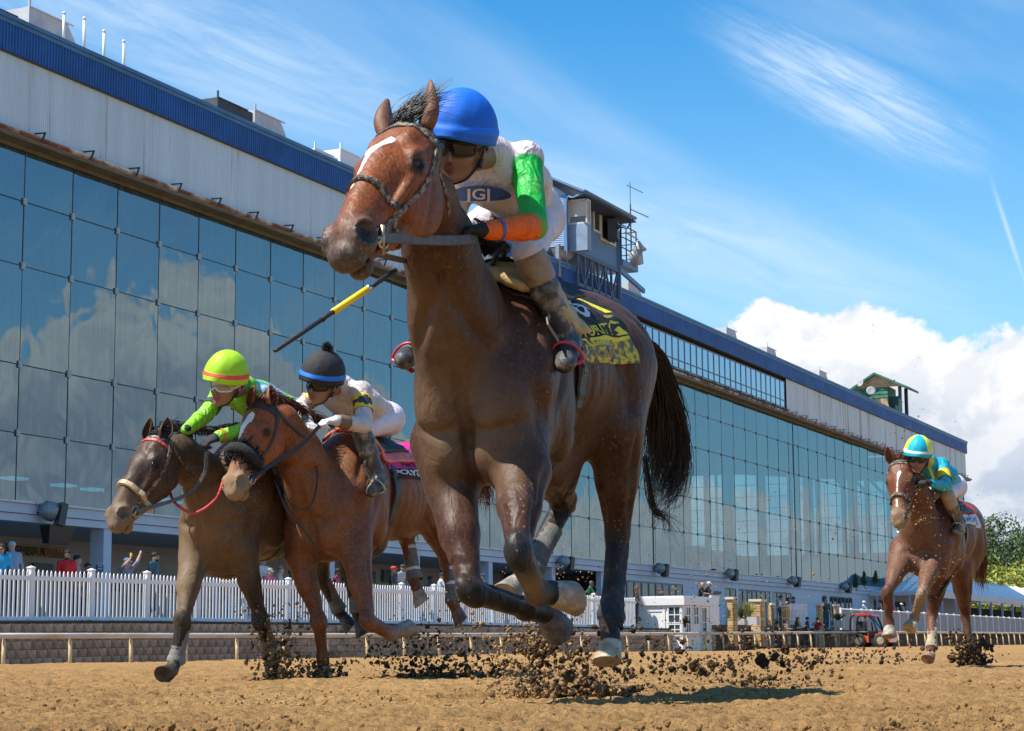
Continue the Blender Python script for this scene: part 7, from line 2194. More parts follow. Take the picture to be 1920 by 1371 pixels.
def tack_h1():
    hr = H1; H = hr['H']; F = hr['F']; D = hr['D']; R = hr['R']
    bridle(hr, MUD_L, nb=(.34, .375), nw=.028, brow_m=MUD_L)
    # forelock and mane
    def fl(t, rng):
        return H(-.02 + .05 * rng.rand(), .03, (rng.rand() - .5) * .09), nrm(-hr['d'] * .7 + hr['n'] * .4 + cv(.5, -.6, 0)), cv(.75, -.35, .1)
    mane(hr, fl, 520, HAIRB, 'forelock', ln=.14, r0=.0017, spread=.19)
    cr = spline([P(872, 420, 8.0), P(890, 455, 8.1), P(905, 480, 8.15)], 8)
    def mn(t, rng):
        p = cr[int(t * (len(cr) - 1))]
        return p + cv(.6, .1, .5) * .02, cv(.5, -.7, .4), cv(.75, .35, .5)
    mane(hr, mn, 200, HAIRB, 'mane', ln=.08)
    tail(hr, [P(1200, 640, 9.25), P(1226, 672, 9.35), P(1240, 740, 9.5), P(1246, 810, 9.6), P(1240, 880, 9.65), P(1226, 945, 9.68)], [.03, .055, .09, .125, .10, .05], HAIRB, 900, 5, .45, r0=.0027)
    tail(hr, [P(1222, 680, 9.35), P(1262, 765, 9.5), P(1276, 850, 9.6), P(1262, 915, 9.62), P(1222, 940, 9.6)], [.02, .04, .05, .05, .03], HAIRB, 320, 9, .35, r0=.0025)
    tail(hr, [P(1210, 860, 9.5), P(1226, 950, 9.5), P(1246, 970, 9.5), P(1254, 1008, 9.5)], [.02, .02, .012, .004], HAIRB, 50, 6, .2, r0=.0022)
    # saddle cloth: black with yellow lightning and a dirty yellow border strip
    blk = mat('cloth_black', (.016, .016, .018), .75, bump=.5, bscale=30, bdist=.01)
    yel = mat('cloth_yellow', (.72, .62, .02), .6, var=.15, vscale=12, bump=.5, bscale=30, bdist=.01)
    yeld = mat('cloth_yellow_muddy', (.62, .52, .03), .7, col2=(.14, .12, .09), c2lo=.46, c2hi=.58, c2scale=26, bump=.5, bscale=40)
    o, V = cloth_sheet(hr, -.18, -.80, -86, 84, 'saddle_cloth', None, off=.014, nx=34, nt=60, mats=[blk, yel, yeld],
                       fmf=lambda s_, t_: 2 if (t_ > .885 or t_ < .115) else (1 if (t_ > .868 or t_ < .132) else 0), wave=.007,
                       xf=lambda s_, t_: -.07 - (.64 + .05 * abs(t_ - .5)) * s_ - .04 * abs(t_ - .5))
    out = cv(.8, -.3, -.5)
    print_on(V, 'cloth_flash', [poly_shape([(.66, .60), (.72, .60), (.97, .745), (.86, .745)]), poly_shape([(.74, .765), (.90, .765), (.99, .86), (.83, .86)])], yel, R, .003, out)
    print_on(V, 'cloth_lettering', [text_shape('FUTURITY', .46, .835, .075, .135, rot=0, fx=1, fy=-1, swap=False)], yel, R, .003, out)
    wt = mat('cloth_white_print', (.55, .6, .66), .6)
    print_on(V, 'cloth_number', [text_shape('6', .50, .70, .20, .42, rot=0)], wt, R, .003, out)
    print_on(V, 'cloth_name', [text_shape('MAGICAL', .5, .945, .085, .15, rot=0)], mat('cloth_grey_print', (.20, .19, .17), .7), R, .003, out)
    # saddle pad standing off the withers with its thick tan edge, black saddle above
    tan = mat('saddle_pad_tan', (.46, .33, .14), .75, var=.25, vscale=14, bump=.4, bscale=60)
    o, V = cloth_sheet(hr, .10, -.42, -62, 62, 'saddle_pad', tan, off=.075, nx=14, nt=36, thick=.02, wave=.0, xf=lambda s_, t_: .19 - .36 * s_ - .10 * (abs(t_ - .5) * 2) ** 2.2)
    cloth_sheet(hr, .1, -.3, -56, 56, 'saddle_flap', BLACK_L, off=.02, nx=10, nt=30, thick=.02, wave=0, xf=lambda s_, t_: .16 - .34 * s_ - .10 * (abs(t_ - .5) * 2) ** 2.2)  # black sheet stands in for the shade beneath the raised pad
    b = MB(); b.tube(V[0], .024, 8); b.ob('pad_edge', tan, R, True)
    o, V = cloth_sheet(hr, .0, -.40, -36, 36, 'saddle', BLACK_L, off=.10, nx=14, nt=30, thick=.02, wave=0, xf=lambda s_, t_: -.0 - .28 * s_ - .10 * (abs(t_ - .5) * 2) ** 1.5)
    b = MB(); b.tube(spline([F(.05, -.05, 1.66), F(.03, 0, 1.70), F(.05, .05, 1.66)], 5), .022, 8); b.tube(spline([F(.13, .02, 1.60), F(.15, .05, 1.64), F(.12, .07, 1.66), F(.09, .05, 1.63)], 5), .012, 7); b.ob('pommel', BLACK_L, R, True)
    # girth
    pts = []; nd = {}
    for th in np.linspace(50, 310, 46):
        dr = D(0, math.sin(math.radians(th)), math.cos(math.radians(th)))
        p = snap(hr['v'], F(-.24, 0, 1.2), dr, .7, .008); pts.append(p); nd[tuple(np.round(p, 6))] = dr
    strap(pts, .085, .010, BLACK_L, 'girth', R, nrm_dir=lambda p: nd.get(tuple(np.round(p, 6)), D(0, 0, -1)))
    strap([p + nd[tuple(np.round(p, 6))] * .012 for p in pts[:9]] , .05, .008, MUD_L, 'girth_buckle', R, nrm_dir=cv(.9, 0, -.4))
    # reins from the bit to the gloves
    b_ = snap(hr['v'], H(.465, -.078, 0), hr['c'], .2, .02)
    rein = mat('rein_grey', (.11, .10, .09), .55, var=.3, vscale=30, bump=.5, bscale=120)
    strap(list(spline([b_, P(800, 450, 7.2), P(850, 451, 7.4), P(890, 448, 7.56)], 6)), .040, .006, rein, 'rein', R, nrm_dir=cv(.2, -.1, -1))
    b2 = snap(hr['v'], H(.465, -.078, 0), -hr['c'], .2, .02)
    strap(list(spline([b2, P(790, 490, 7.7), P(868, 440, 7.8)], 6)), .024, .005, rein, 'rein', R, nrm_dir=cv(-1, -.2, 0))
    mb = MB(); mb.bar(b_ + cv(-.05, .03, 0) * .0, b_ + cv(0, 1, 0) * .06, .016, .016); mb.bar(b_ + cv(0, -1, 0) * .045, b_ + cv(0, 1, 0) * .05, .016, .018)
    mb.tube([b_ + cv(-1, .05, -.2) * .085, b_ + cv(-1, .05, -.2) * .03, b_], [.002, .008, .012], 7)
    mb.ob('bit_shank', mat('bit_brass_grey', (.42, .36, .26), .45, .8, var=.3, vscale=60), R, True)
tack_h1()
def rider1():
    skin = (.22, .115, .07)
    blackg = mat('glove_black', (.012, .012, .013), .75, bump=.6, bscale=120)
    J = dict(head=P(862, 272, 7.62), neck=P(922, 286, 7.90), chest=P(940, 334, 8.04), pelvis=P(985, 385, 8.42),
             shL=P(986, 298, 7.95), shR=P(872, 322, 8.1), elL=P(1002, 425, 7.72), elR=P(842, 425, 8.0), wrL=P(918, 432, 7.58), wrR=P(880, 428, 7.78),
             haL=P(876, 430, 7.55), haR=P(862, 440, 7.72), pnL=cv(-.2, 1, .1), pnR=cv(-.2, 1, .1),
             hpL=P(1012, 410, 8.42), hpR=P(945, 400, 8.6), knL=P(990, 472, 7.98), knR=P(868, 448, 8.15), anL=P(1066, 642, 8.06), anR=P(776, 660, 8.75), toL=P(1068, 672, 8.2), toR=P(757, 676, 8.6))
    J['toL'] = P(1060, 682, 7.93)
    cols = [(.62, .56, .56), (.005, .40, .045), (.82, .13, .008), (.62, .56, .56), (.62, .56, .56), (.55, .5, .5)]
    pr = make_person(dict(id='a', label='jockey in a blue cap with a green and orange sleeve on the closest horse', J=J, h=.0088, up=cv(.10, -.97, -.16), front=cv(-.30, .14, -.94), hz=1.08,
        skin=skin, top=cols, pants=(.60, .56, .60), boot=[(.30, .21, .13), (.035, .04, .045)], gloves={'L': blackg, 'R': blackg},
        stirrup=mat('stirrup_red', (.55, .05, .07), .4, .2), bars={'L': H1['F'](-.12, .2, 1.45), 'R': H1['F'](-.12, -.2, 1.45)}, silk=dict(dirt=.25), bt=.27, ct=.07))
    R = pr['R']
    helmet(pr, [(.008, .13, .60)], band=(.01, .16, .78), R=R, size=1.08)
    goggles(pr, mat('lens_dark', (.01, .012, .01), .18, spec=.5), mat('goggle_frame_black', (.012, .012, .012), .4), mat('goggle_strap_black', (.015, .015, .015), .7), R)
    chin_strap(pr, mat('goggle_strap_black', (.015, .015, .015), .7), R)
    # oval emblem across the chest
    G = pr['shirt'];
    def ray_hit(u, v):
        return snap(G, P(u, v, 7.7), -_f, .9, .004)
    nx, nt = 18, 12
    uv = np.array([[(898 + 62 * (2 * i / nx - 1), 362 + 15 * (2 * j / nt - 1) + 5 * (2 * i / nx - 1) ** 2) for j in range(nt + 1)] for i in range(nx + 1)]).reshape(-1, 2)
    Zs = np.array([proj(ray_hit(u, v))[2] for u, v in uv])
    A = np.stack([np.ones(len(uv)), uv[:, 0] - 898, uv[:, 1] - 368, (uv[:, 0] - 898) ** 2], 1)
    w_ = np.abs(Zs - np.median(Zs)) < .12
    cf = np.linalg.lstsq(A[w_], Zs[w_], rcond=None)[0]
    Zf = A @ cf
    Zf = Zf - max(0, (Zf - Zs)[w_].max()) - .004
    V = np.array([P(u, v, z) for (u, v), z in zip(uv, Zf)]).reshape(nx + 1, nt + 1, 3)
    nav = mat('emblem_navy', (.03, .075, .22), .55, var=.3, vscale=14)
    th = np.linspace(0, 2 * math.pi, 41)[:-1]
    print_on(V, 'chest_emblem', [([(.5 + .49 * math.cos(t), .5 + .49 * math.sin(t)) for t in th], [tuple(range(40))])], nav, R, .002, -_f)
    print_on(V, 'emblem_letters', [text_shape('JGJ', .5, .56, .95, .30)], mat('emblem_white', (.6, .56, .55), .6), R, .005, -_f)
    # blue stripes over the shoulder blades
    for (u0, v0, u1, v1, w) in ((905, 222, 985, 232, 6), (925, 217, 968, 229, 7)):
        V = np.array([[ray_hit(u0 + (u1 - u0) * i / 10, v0 + (v1 - v0) * i / 10 + (j / 3) * w) for j in range(4)] for i in range(11)])
    # wrist band, whip
    w, e = J['wrL'], J['elL']
    b = MB(); b.tube([w + (e - w) * .16, w + (e - w) * .22], .047, 14, caps=False); b.ob('wrist_band', mat('band_blue', (.03, .10, .4), .5), R, True)
    wh = empty('riding_whip', P(620, 585, 7.15), 'black riding whip with a yellow grip below the chin of the closest horse', 'whip')
    a0, a1 = P(742, 507, 7.35), P(515, 658, 6.75)
    def q(t): return a0 + (a1 - a0) * t
    blk = mat('whip_black', (.014, .014, .016), .5, bump=.5, bscale=200)
    b = MB(); b.tube([q(0), q(.18), q(.23)], [.010, .010, .011], 8); b.ob('handle', blk, wh, True)
    b = MB(); b.tube([q(.22), q(.25)], .0125, 10); b.ob('collar', mat('whip_silver', (.6, .6, .6), .3, 1.0), wh, True)
    b = MB(); b.tube([q(.25), q(.54)], .0125, 10); b.ob('grip', mat('whip_yellow', (.85, .60, .01), .5), wh, True)
    b = MB(); b.tube([q(.54), q(.6), q(.63)], [.010, .008, .012], 8); b.tube([q(.62), q(.80), q(.985), q(1)], [.011, .012, .011, .008], 8, flat=.8); b.ob('flap', blk, wh, True)
    return pr
R1 = rider1()
TRK = np.array([0, -1.0, 0])
def tk(n): return mat(n, (.02, .02, .02))
def build_h2():
    cols = [(.075, .043, .024), (.020, .017, .015), (.17, .125, .085), (0, 0, 0), (.058, .032, .020), (.035, .022, .015), (.10, .065, .04), (.055, .028, .018)]
    return make_horse(dict(name='racehorse', seed=2, label='dark bay racehorse at the far left with pale noseband and red browband', group=None, h=.0145, heading=TRK, withers=P(462, 808, 13.25), cols=cols, uphill=.02, s=1.08, dust=.35, nsq=.82,
        neck=[P(340, 852, 12.6), P(378, 895, 12.7), P(404, 960, 12.85), P(425, 1015, 13.0)], neck_r=[.12, .165, .215, .25],
        hs=1.03, hd=cv(-.34, .76, -.55), hn=cv(-.62, -.50, -.60), hleft=cv(1, 0, 0), poll=P(294, 823, 12.4), earl=.125, ears=[(cv(-.12, -1, -.1), cv(-.6, 0, -.7)), (cv(.40, -1, .0), cv(.3, 0, -.9))],
        legs=[dict(t='f', p=[P(372, 985, 12.95), P(365, 1045, 12.85), P(343, 1165, 12.55), P(328, 1240, 12.50), P(322, 1258, 12.42), P(306, 1276, 12.3)], col=(6, 6, 1), front=cv(-.4, 0, -.9), wrap=((.20, .19, .17), (.62, .06, .05)), wend=1.3, k=1.05, st=(.0, .05), hoof=(.03, .025, .02)),
              dict(t='f', p=[P(450, 985, 12.95), P(456, 1035, 12.85), P(488, 1160, 12.9), P(503, 1215, 13.05), P(510, 1238, 13.1), P(516, 1262, 13.1)], col=(0, 1, 1), front=cv(-.4, 0, -.9), wrap=((.20, .17, .13), (.45, .05, .04)), hoof=(.1, .08, .06)),
              dict(t='h', p=[P(600, 900, 14.4), P(590, 990, 14.1), P(603, 1085, 14.35), P(633, 1145, 14.4), P(645, 1158, 14.4), P(662, 1168, 14.4)], col=(0, 1, 1), back=cv(.7, -.2, .6), wrap=((.12, .13, .12), (.40, .04, .05)), hoof=(.02, .02, .02)),
              dict(t='h', p=[P(650, 890, 14.2), P(640, 980, 13.9), P(652, 1065, 14.2), P(668, 1145, 14.2), P(676, 1166, 14.2), P(690, 1184, 14.2)], col=(0, 1, 1), back=cv(.8, 0, .5), wrap=((.12, .13, .12), (.40, .04, .05)), hoof=(.02, .02, .02))],
        mud=[(P(240, 965, 12.2), .16, 1.0), (P(360, 1010, 12.6), .4, .55), (P(345, 1100, 12.6), .25, .5)]))
def build_h3():
    cols = [(.150, .054, .022), (.150, .050, .020), (.27, .19, .14), (0, 0, 0), (.24, .066, .018), (.16, .052, .020), (.13, .045, .02), (.20, .06, .022)]
    return make_horse(dict(name='racehorse', seed=3, label='chestnut racehorse with a thick black fleece noseband, second from the left', h=.0145, heading=TRK, withers=P(652, 806, 13.4), cols=cols, uphill=-.01, s=1.08, dust=.3, nsq=.82,
        neck=[P(530, 795, 12.75), P(560, 850, 12.85), P(588, 915, 13.0), P(612, 985, 13.15)], neck_r=[.12, .17, .22, .25],
        hs=1.03, hd=cv(-.25, .80, -.55), hn=cv(-.55, -.45, -.70), hleft=cv(1, 0, 0), poll=P(491, 761, 12.6), earl=.12, ears=[(cv(-.2, -1, -.1), cv(-.7, 0, -.6)), (cv(.22, -1, .0), cv(.7, 0, -.6))],
        blaze=[(.10, .004, .16, .0, .026, .034), (.16, 0, .27, -.006, .028, .007)],
        legs=[dict(t='f', p=[P(565, 985, 13.15), P(563, 1045, 13.05), P(598, 1165, 12.95), P(605, 1232, 13.0), P(606, 1250, 13.0), P(603, 1270, 12.95)], col=(1, 1, 1), front=cv(-.3, 0, -.95), hoof=(.1, .05, .03)),
              dict(t='f', p=[P(665, 970, 13.1), P(667, 1035, 12.95), P(690, 1165, 12.62), P(733, 1190, 12.8), P(748, 1182, 12.85), P(768, 1165, 12.9)], col=(0, 1, 1), front=cv(-.3, .2, -.9), fcol=2, hoof=(.24, .2, .16), tdir=cv(.2, 1, -.2), k=1.08),
              dict(t='h', p=[P(755, 890, 14.3), P(738, 965, 13.9), P(762, 1012, 14.2), P(774, 1085, 14.1), P(784, 1108, 14.1), P(803, 1125, 14.1)], col=(1, 1, 1), back=cv(.9, -.3, .3), wrap=((.16, .15, .13), (.62, .6, .55)), hoof=(.2, .14, .1), st=(.2, .75)),
              dict(t='h', p=[P(800, 870, 14.4), P(792, 950, 14.1), P(838, 1050, 14.4), P(847, 1128, 14.3), P(856, 1145, 14.3), P(878, 1163, 14.3)], col=(1, 1, 1), back=cv(.9, 0, .4), wrap=((.15, .15, .13), (.62, .6, .55)), hoof=(.12, .05, .03), st=(.2, .55))],
        mud=[(P(450, 905, 12.3), .17, .9), (P(560, 990, 12.6), .35, .35)]))
def build_h4():
    cols = [(.105, .040, .024), (.085, .035, .02), (.22, .15, .10), (0, 0, 0), (.13, .042, .02), (.11, .042, .024), (.13, .05, .03), (.16, .05, .022)]
    return make_horse(dict(name='racehorse', seed=4, label='red chestnut racehorse with a white blaze at the far right', h=.020, heading=TRK, withers=P(1752, 920, 19.4), cols=cols, uphill=-.03, s=1.08, dust=.3, nsq=.82,
        neck=[P(1712, 898, 18.7), P(1722, 940, 18.85), P(1726, 985, 19.0), P(1728, 1030, 19.15)], neck_r=[.12, .17, .22, .25],
        hs=1.06, hd=cv(-.14, .80, -.58), hn=cv(-.36, -.45, -.80), hleft=cv(1, 0, 0), poll=P(1688, 866, 18.55), earl=.15, ears=[(cv(-.55, -.9, -.1), cv(-.5, 0, -.8)), (cv(.3, -1, .0), cv(.6, 0, -.6))],
        blaze=[(.13, .012, .155, .006, .008, .016), (.155, .006, .22, -.002, .015, .004), (.22, -.002, .34, -.008, .004, .003), (.40, -.010, .46, -.008, .006, .007)],
        legs=[dict(t='f', p=[P(1695, 1030, 19.1), P(1686, 1058, 18.95), P(1664, 1112, 18.6), P(1667, 1165, 18.65), P(1668, 1177, 18.62), P(1668, 1196, 18.58)], col=(6, 1, 1), front=cv(-.4, -.1, -.9), hoof=(.2, .17, .13), k=1.15),
              dict(t='f', p=[P(1748, 1020, 19.1), P(1750, 1050, 18.95), P(1728, 1116, 18.55), P(1715, 1158, 18.75), P(1711, 1168, 18.72), P(1704, 1184, 18.66)], col=(6, 6, 2), front=cv(-.4, 0, -.9), hoof=(.33, .22, .12), k=1.15),
              dict(t='h', p=[P(1785, 1000, 20.0), P(1758, 1062, 19.5), P(1748, 1152, 19.6), P(1746, 1213, 19.4), P(1745, 1228, 19.35), P(1738, 1243, 19.25)], col=(1, 1, 6), back=cv(.5, 0, .8), wrap=((.42, .33, .22), (.75, .72, .66)), hoof=(.2, .12, .08), k=1.1, st=(.2, .45)),
              dict(t='h', p=[P(1808, 985, 20.4), P(1798, 1060, 20.1), P(1810, 1148, 20.4), P(1818, 1212, 20.3), P(1819, 1228, 20.3), P(1822, 1243, 20.3)], col=(0, 0, 1), back=cv(.6, 0, .8), hoof=(.05, .04, .03), k=1.1)],
        mud=[(P(1672, 980, 18.2), .2, .8), (P(1700, 1030, 18.6), .4, .4)]))
H2, H3, H4 = build_h2(), build_h3(), build_h4()
HAIRR = mat('horse_hair_red', (.10, .030, .014), .45, var=.4, vscale=60)
def tack(hr, leather, brow, nose, maneM, cr, dirm, tailp, cloth, pad, rein_pts, rein_m, nose_fleece=False, texts=(), sc=1.0, fl_dir=cv(.5, -.6, 0), mlen=.14, band_col=None):
    H, F, D, R = hr['H'], hr['F'], hr['D'], hr['R']
    if nose_fleece:
        bridle(hr, leather, nose_m=leather, nb=(.33, .36))
        _, pts = ring_strap(hr, .36, .03, .385, -.08, .03, .02, leather, 'fleece_core', n=24, th0=-115, th1=115)
        b = MB(); b.tube([p + nrm(p - hr['O'] - hr['d'] * .42) * .018 for p in pts], .040, 10); b.ob('fleece_roll', mat('fleece_black', (.018, .018, .019), .9, bump=1.0, bscale=120), R, True)
        rs = np.random.RandomState(8); st = []
        for p in pts:
            for _ in range(34):
                dd = nrm(nrm(p - hr['O'] - hr['d'] * .42) * 1.0 + rs.normal(size=3) * .9)
                q = p + hr['d'] * rs.normal() * .016 * 1.5
                st.append((np.array([q, q + dd * .036, q + dd * .056]), .007))
        hair_mesh('fleece_noseband', st, mat('fleece_black', (.018, .018, .019), .9), R)
    else:
        bridle(hr, leather, nose_m=nose, brow_m=brow, nb=(.36, .38), nw=.036, nt=.016)
    def fl(t, rng): return H(-.02 + .04 * rng.rand(), .03, (rng.rand() - .5) * .09), nrm(-hr['d'] * .6 + hr['n'] * .2 + fl_dir), cv(.85, .1, .3)
    mane(hr, fl, 120, maneM, 'forelock', ln=.11, r0=.004, spread=.25)
    c_ = spline(cr, 8)
    def mn(t, rng):
        p = c_[int(t * (len(c_) - 1))]
        return p - cv(0, 1, 0) * .03 + cv(0, 0, 1) * (rng.rand() - .5) * .06, cv(.3, -.8, .1), dirm
    mane(hr, mn, 420, maneM, 'mane', ln=mlen * .75, r0=.0045, spread=.22)
    if tailp: tail(hr, tailp, [.03, .07, .10, .10, .05], maneM, 220, 5, .3, r0=.006)
    xw = lambda s_, t_: -.16 - (.62 + .05 * abs(t_ - .5)) * s_ - .05 * abs(t_ - .5)
    o, V = cloth_sheet(hr, -.18, -.78, -70, 70, 'saddle_cloth', None, off=.014, nx=24, nt=48, mats=cloth[0], fmf=cloth[1], wave=.008, xf=xw)
    out = cv(.8, -.3, -.5)
    for (nm, shp, m_) in texts: print_on(V, nm, shp, m_, R, .004, out)
    o, V = cloth_sheet(hr, .06, -.42, -44, 48, 'saddle_pad', pad, off=.032, nx=12, nt=30, thick=.02, wave=0, xf=lambda s_, t_: .08 - .5 * s_ - .17 * (abs(t_ - .5) * 2) ** 1.6)
    b = MB(); b.tube(V[0], .013, 7); b.ob('pad_edge', pad, R, True)
    cloth_sheet(hr, .0, -.40, -32, 34, 'saddle', BLACK_L, off=.05, nx=10, nt=20, thick=.02, wave=0, xf=lambda s_, t_: -.02 - .36 * s_ - .10 * (abs(t_ - .5) * 2) ** 1.5)
    pts = []; nd = {}
    for th in np.linspace(50, 310, 40):
        dr = D(0, math.sin(math.radians(th)), math.cos(math.radians(th)))
        p = snap(hr['v'], F(-.24, 0, 1.2), dr, .7, .008); pts.append(p); nd[tuple(np.round(p, 6))] = dr
    strap(pts, .085, .010, BLACK_L, 'girth', R, nrm_dir=lambda p: nd.get(tuple(np.round(p, 6)), D(0, 0, -1)))
    for q, rp in zip((1, -1), rein_pts):
        b_ = snap(hr['v'], H(.465, -.078, 0), hr['c'] * q, .2, .02)
        strap(list(spline([b_] + rp, 7)), .024, .006, rein_m, 'rein', R, nrm_dir=cv(.2 * q, -.1, -1))
def all_tack():
    red = mat('strap_red', (.50, .05, .045), .5, var=.2, vscale=30)
    pale = mat('strap_pale', (.50, .38, .20), .6, var=.25, vscale=30, bump=.3, bscale=90)
    blk = mat('cloth_black', (.016, .016, .018), .75)
    wht = mat('cloth_white', (.6, .6, .62), .7)
    mag = mat('cloth_magenta', (.55, .012, .22), .55, var=.15, vscale=10, bump=.5, bscale=24, bdist=.01)
    pink = mat('pad_pink', (.72, .14, .16), .45, var=.25, vscale=14, col2=(.65, .3, .06), c2lo=.5, c2hi=.6, c2scale=9)
    # left dark bay
    tack(H2, MUD_L, red, pale, HAIRB, [P(300, 812, 12.6), P(345, 818, 12.8), P(390, 822, 13.0), P(440, 812, 13.2)], cv(.8, .5, .2), [P(690, 830, 14.6), P(720, 900, 14.8), P(725, 980, 14.9)],
         ([blk, wht], lambda s_, t_: 0), BLACK_L, [[P(345, 930, 12.35), P(382, 890, 12.45), P(388, 848, 12.45)], [P(262, 940, 12.5), P(330, 850, 12.9), P(345, 822, 12.7)]], mat('rein_grey', (.085, .08, .08), .55))
    # red neck strap
    b = MB(); b.tube(spline([P(315, 915, 12.45), P(330, 945, 12.35), P(365, 962, 12.3), P(405, 935, 12.4), P(422, 890, 12.7)], 6), .010, 7); b.ob('neck_strap', red, H2['R'], True)
    # chestnut
    V_t = [('cloth_number', [text_shape('1', .47, .73, .22, .75, rot=0)], blk),
           ('cloth_lettering', [text_shape('FUTURITY', .5, .865, .055, .125)], blk),
           ('cloth_name', [text_shape('POLYDONSG', .52, .945, .075, .15, bold=.03)], wht)]
    tack(H3, BLACK_L, BLACK_L, BLACK_L, HAIRR, [P(497, 752, 12.7), P(535, 768, 12.85), P(572, 788, 13.0), P(612, 812, 13.2)], cv(.55, .80, .1), [P(870, 800, 14.7), P(900, 880, 14.9), P(910, 960, 15.0)],
         ([mag, blk, pink], lambda s_, t_: 1 if t_ > .90 or t_ < .10 else 0), pink, [[P(515, 868, 12.5), P(560, 838, 12.6), P(600, 798, 12.55)], [P(455, 880, 12.6), P(520, 800, 13.2), P(570, 800, 12.9)]], mat('rein_navy', (.02, .025, .045), .5), nose_fleece=True, texts=V_t, fl_dir=cv(.3, -.5, 0))
    b = MB(); b.tube(spline([P(530, 912, 12.5), P(545, 945, 12.45), P(580, 952, 12.55), P(595, 900, 12.75), P(588, 838, 12.8)], 6), .006, 6)
    b.tube(spline([P(515, 900, 12.5), P(540, 960, 12.4), P(575, 1000, 12.45), P(600, 1040, 12.6)], 6), .007, 6); b.ob('martingale', BLACK_L, H3['R'], True)
    # far right
    redc = mat('cloth_red', (.55, .02, .02), .6, var=.2, vscale=12)
    tack(H4, MUD_L, MUD_L, MUD_L, HAIRR, [P(1690, 862, 18.7), P(1708, 866, 18.85), P(1725, 885, 19.0), P(1745, 905, 19.3)], cv(.75, .5, .2), [P(1828, 990, 20.8), P(1836, 1050, 21), P(1838, 1110, 21.1)],
         ([redc, wht, BLACK_L], lambda s_, t_: 1 if t_ > .86 or t_ < .14 else 0), BLACK_L, [[P(1702, 950, 18.3), P(1715, 925, 18.4), P(1730, 902, 18.4)], [P(1680, 950, 18.5), P(1700, 900, 18.9), P(1715, 900, 18.8)]], MUD_L, fl_dir=cv(.2, -.5, 0), mlen=.13,
         texts=[('cloth_name', [text_shape('MOON', .5, .93, .09, .22, bold=.03)], mat('cloth_blue_print', (.05, .2, .5), .7))])
all_tack()
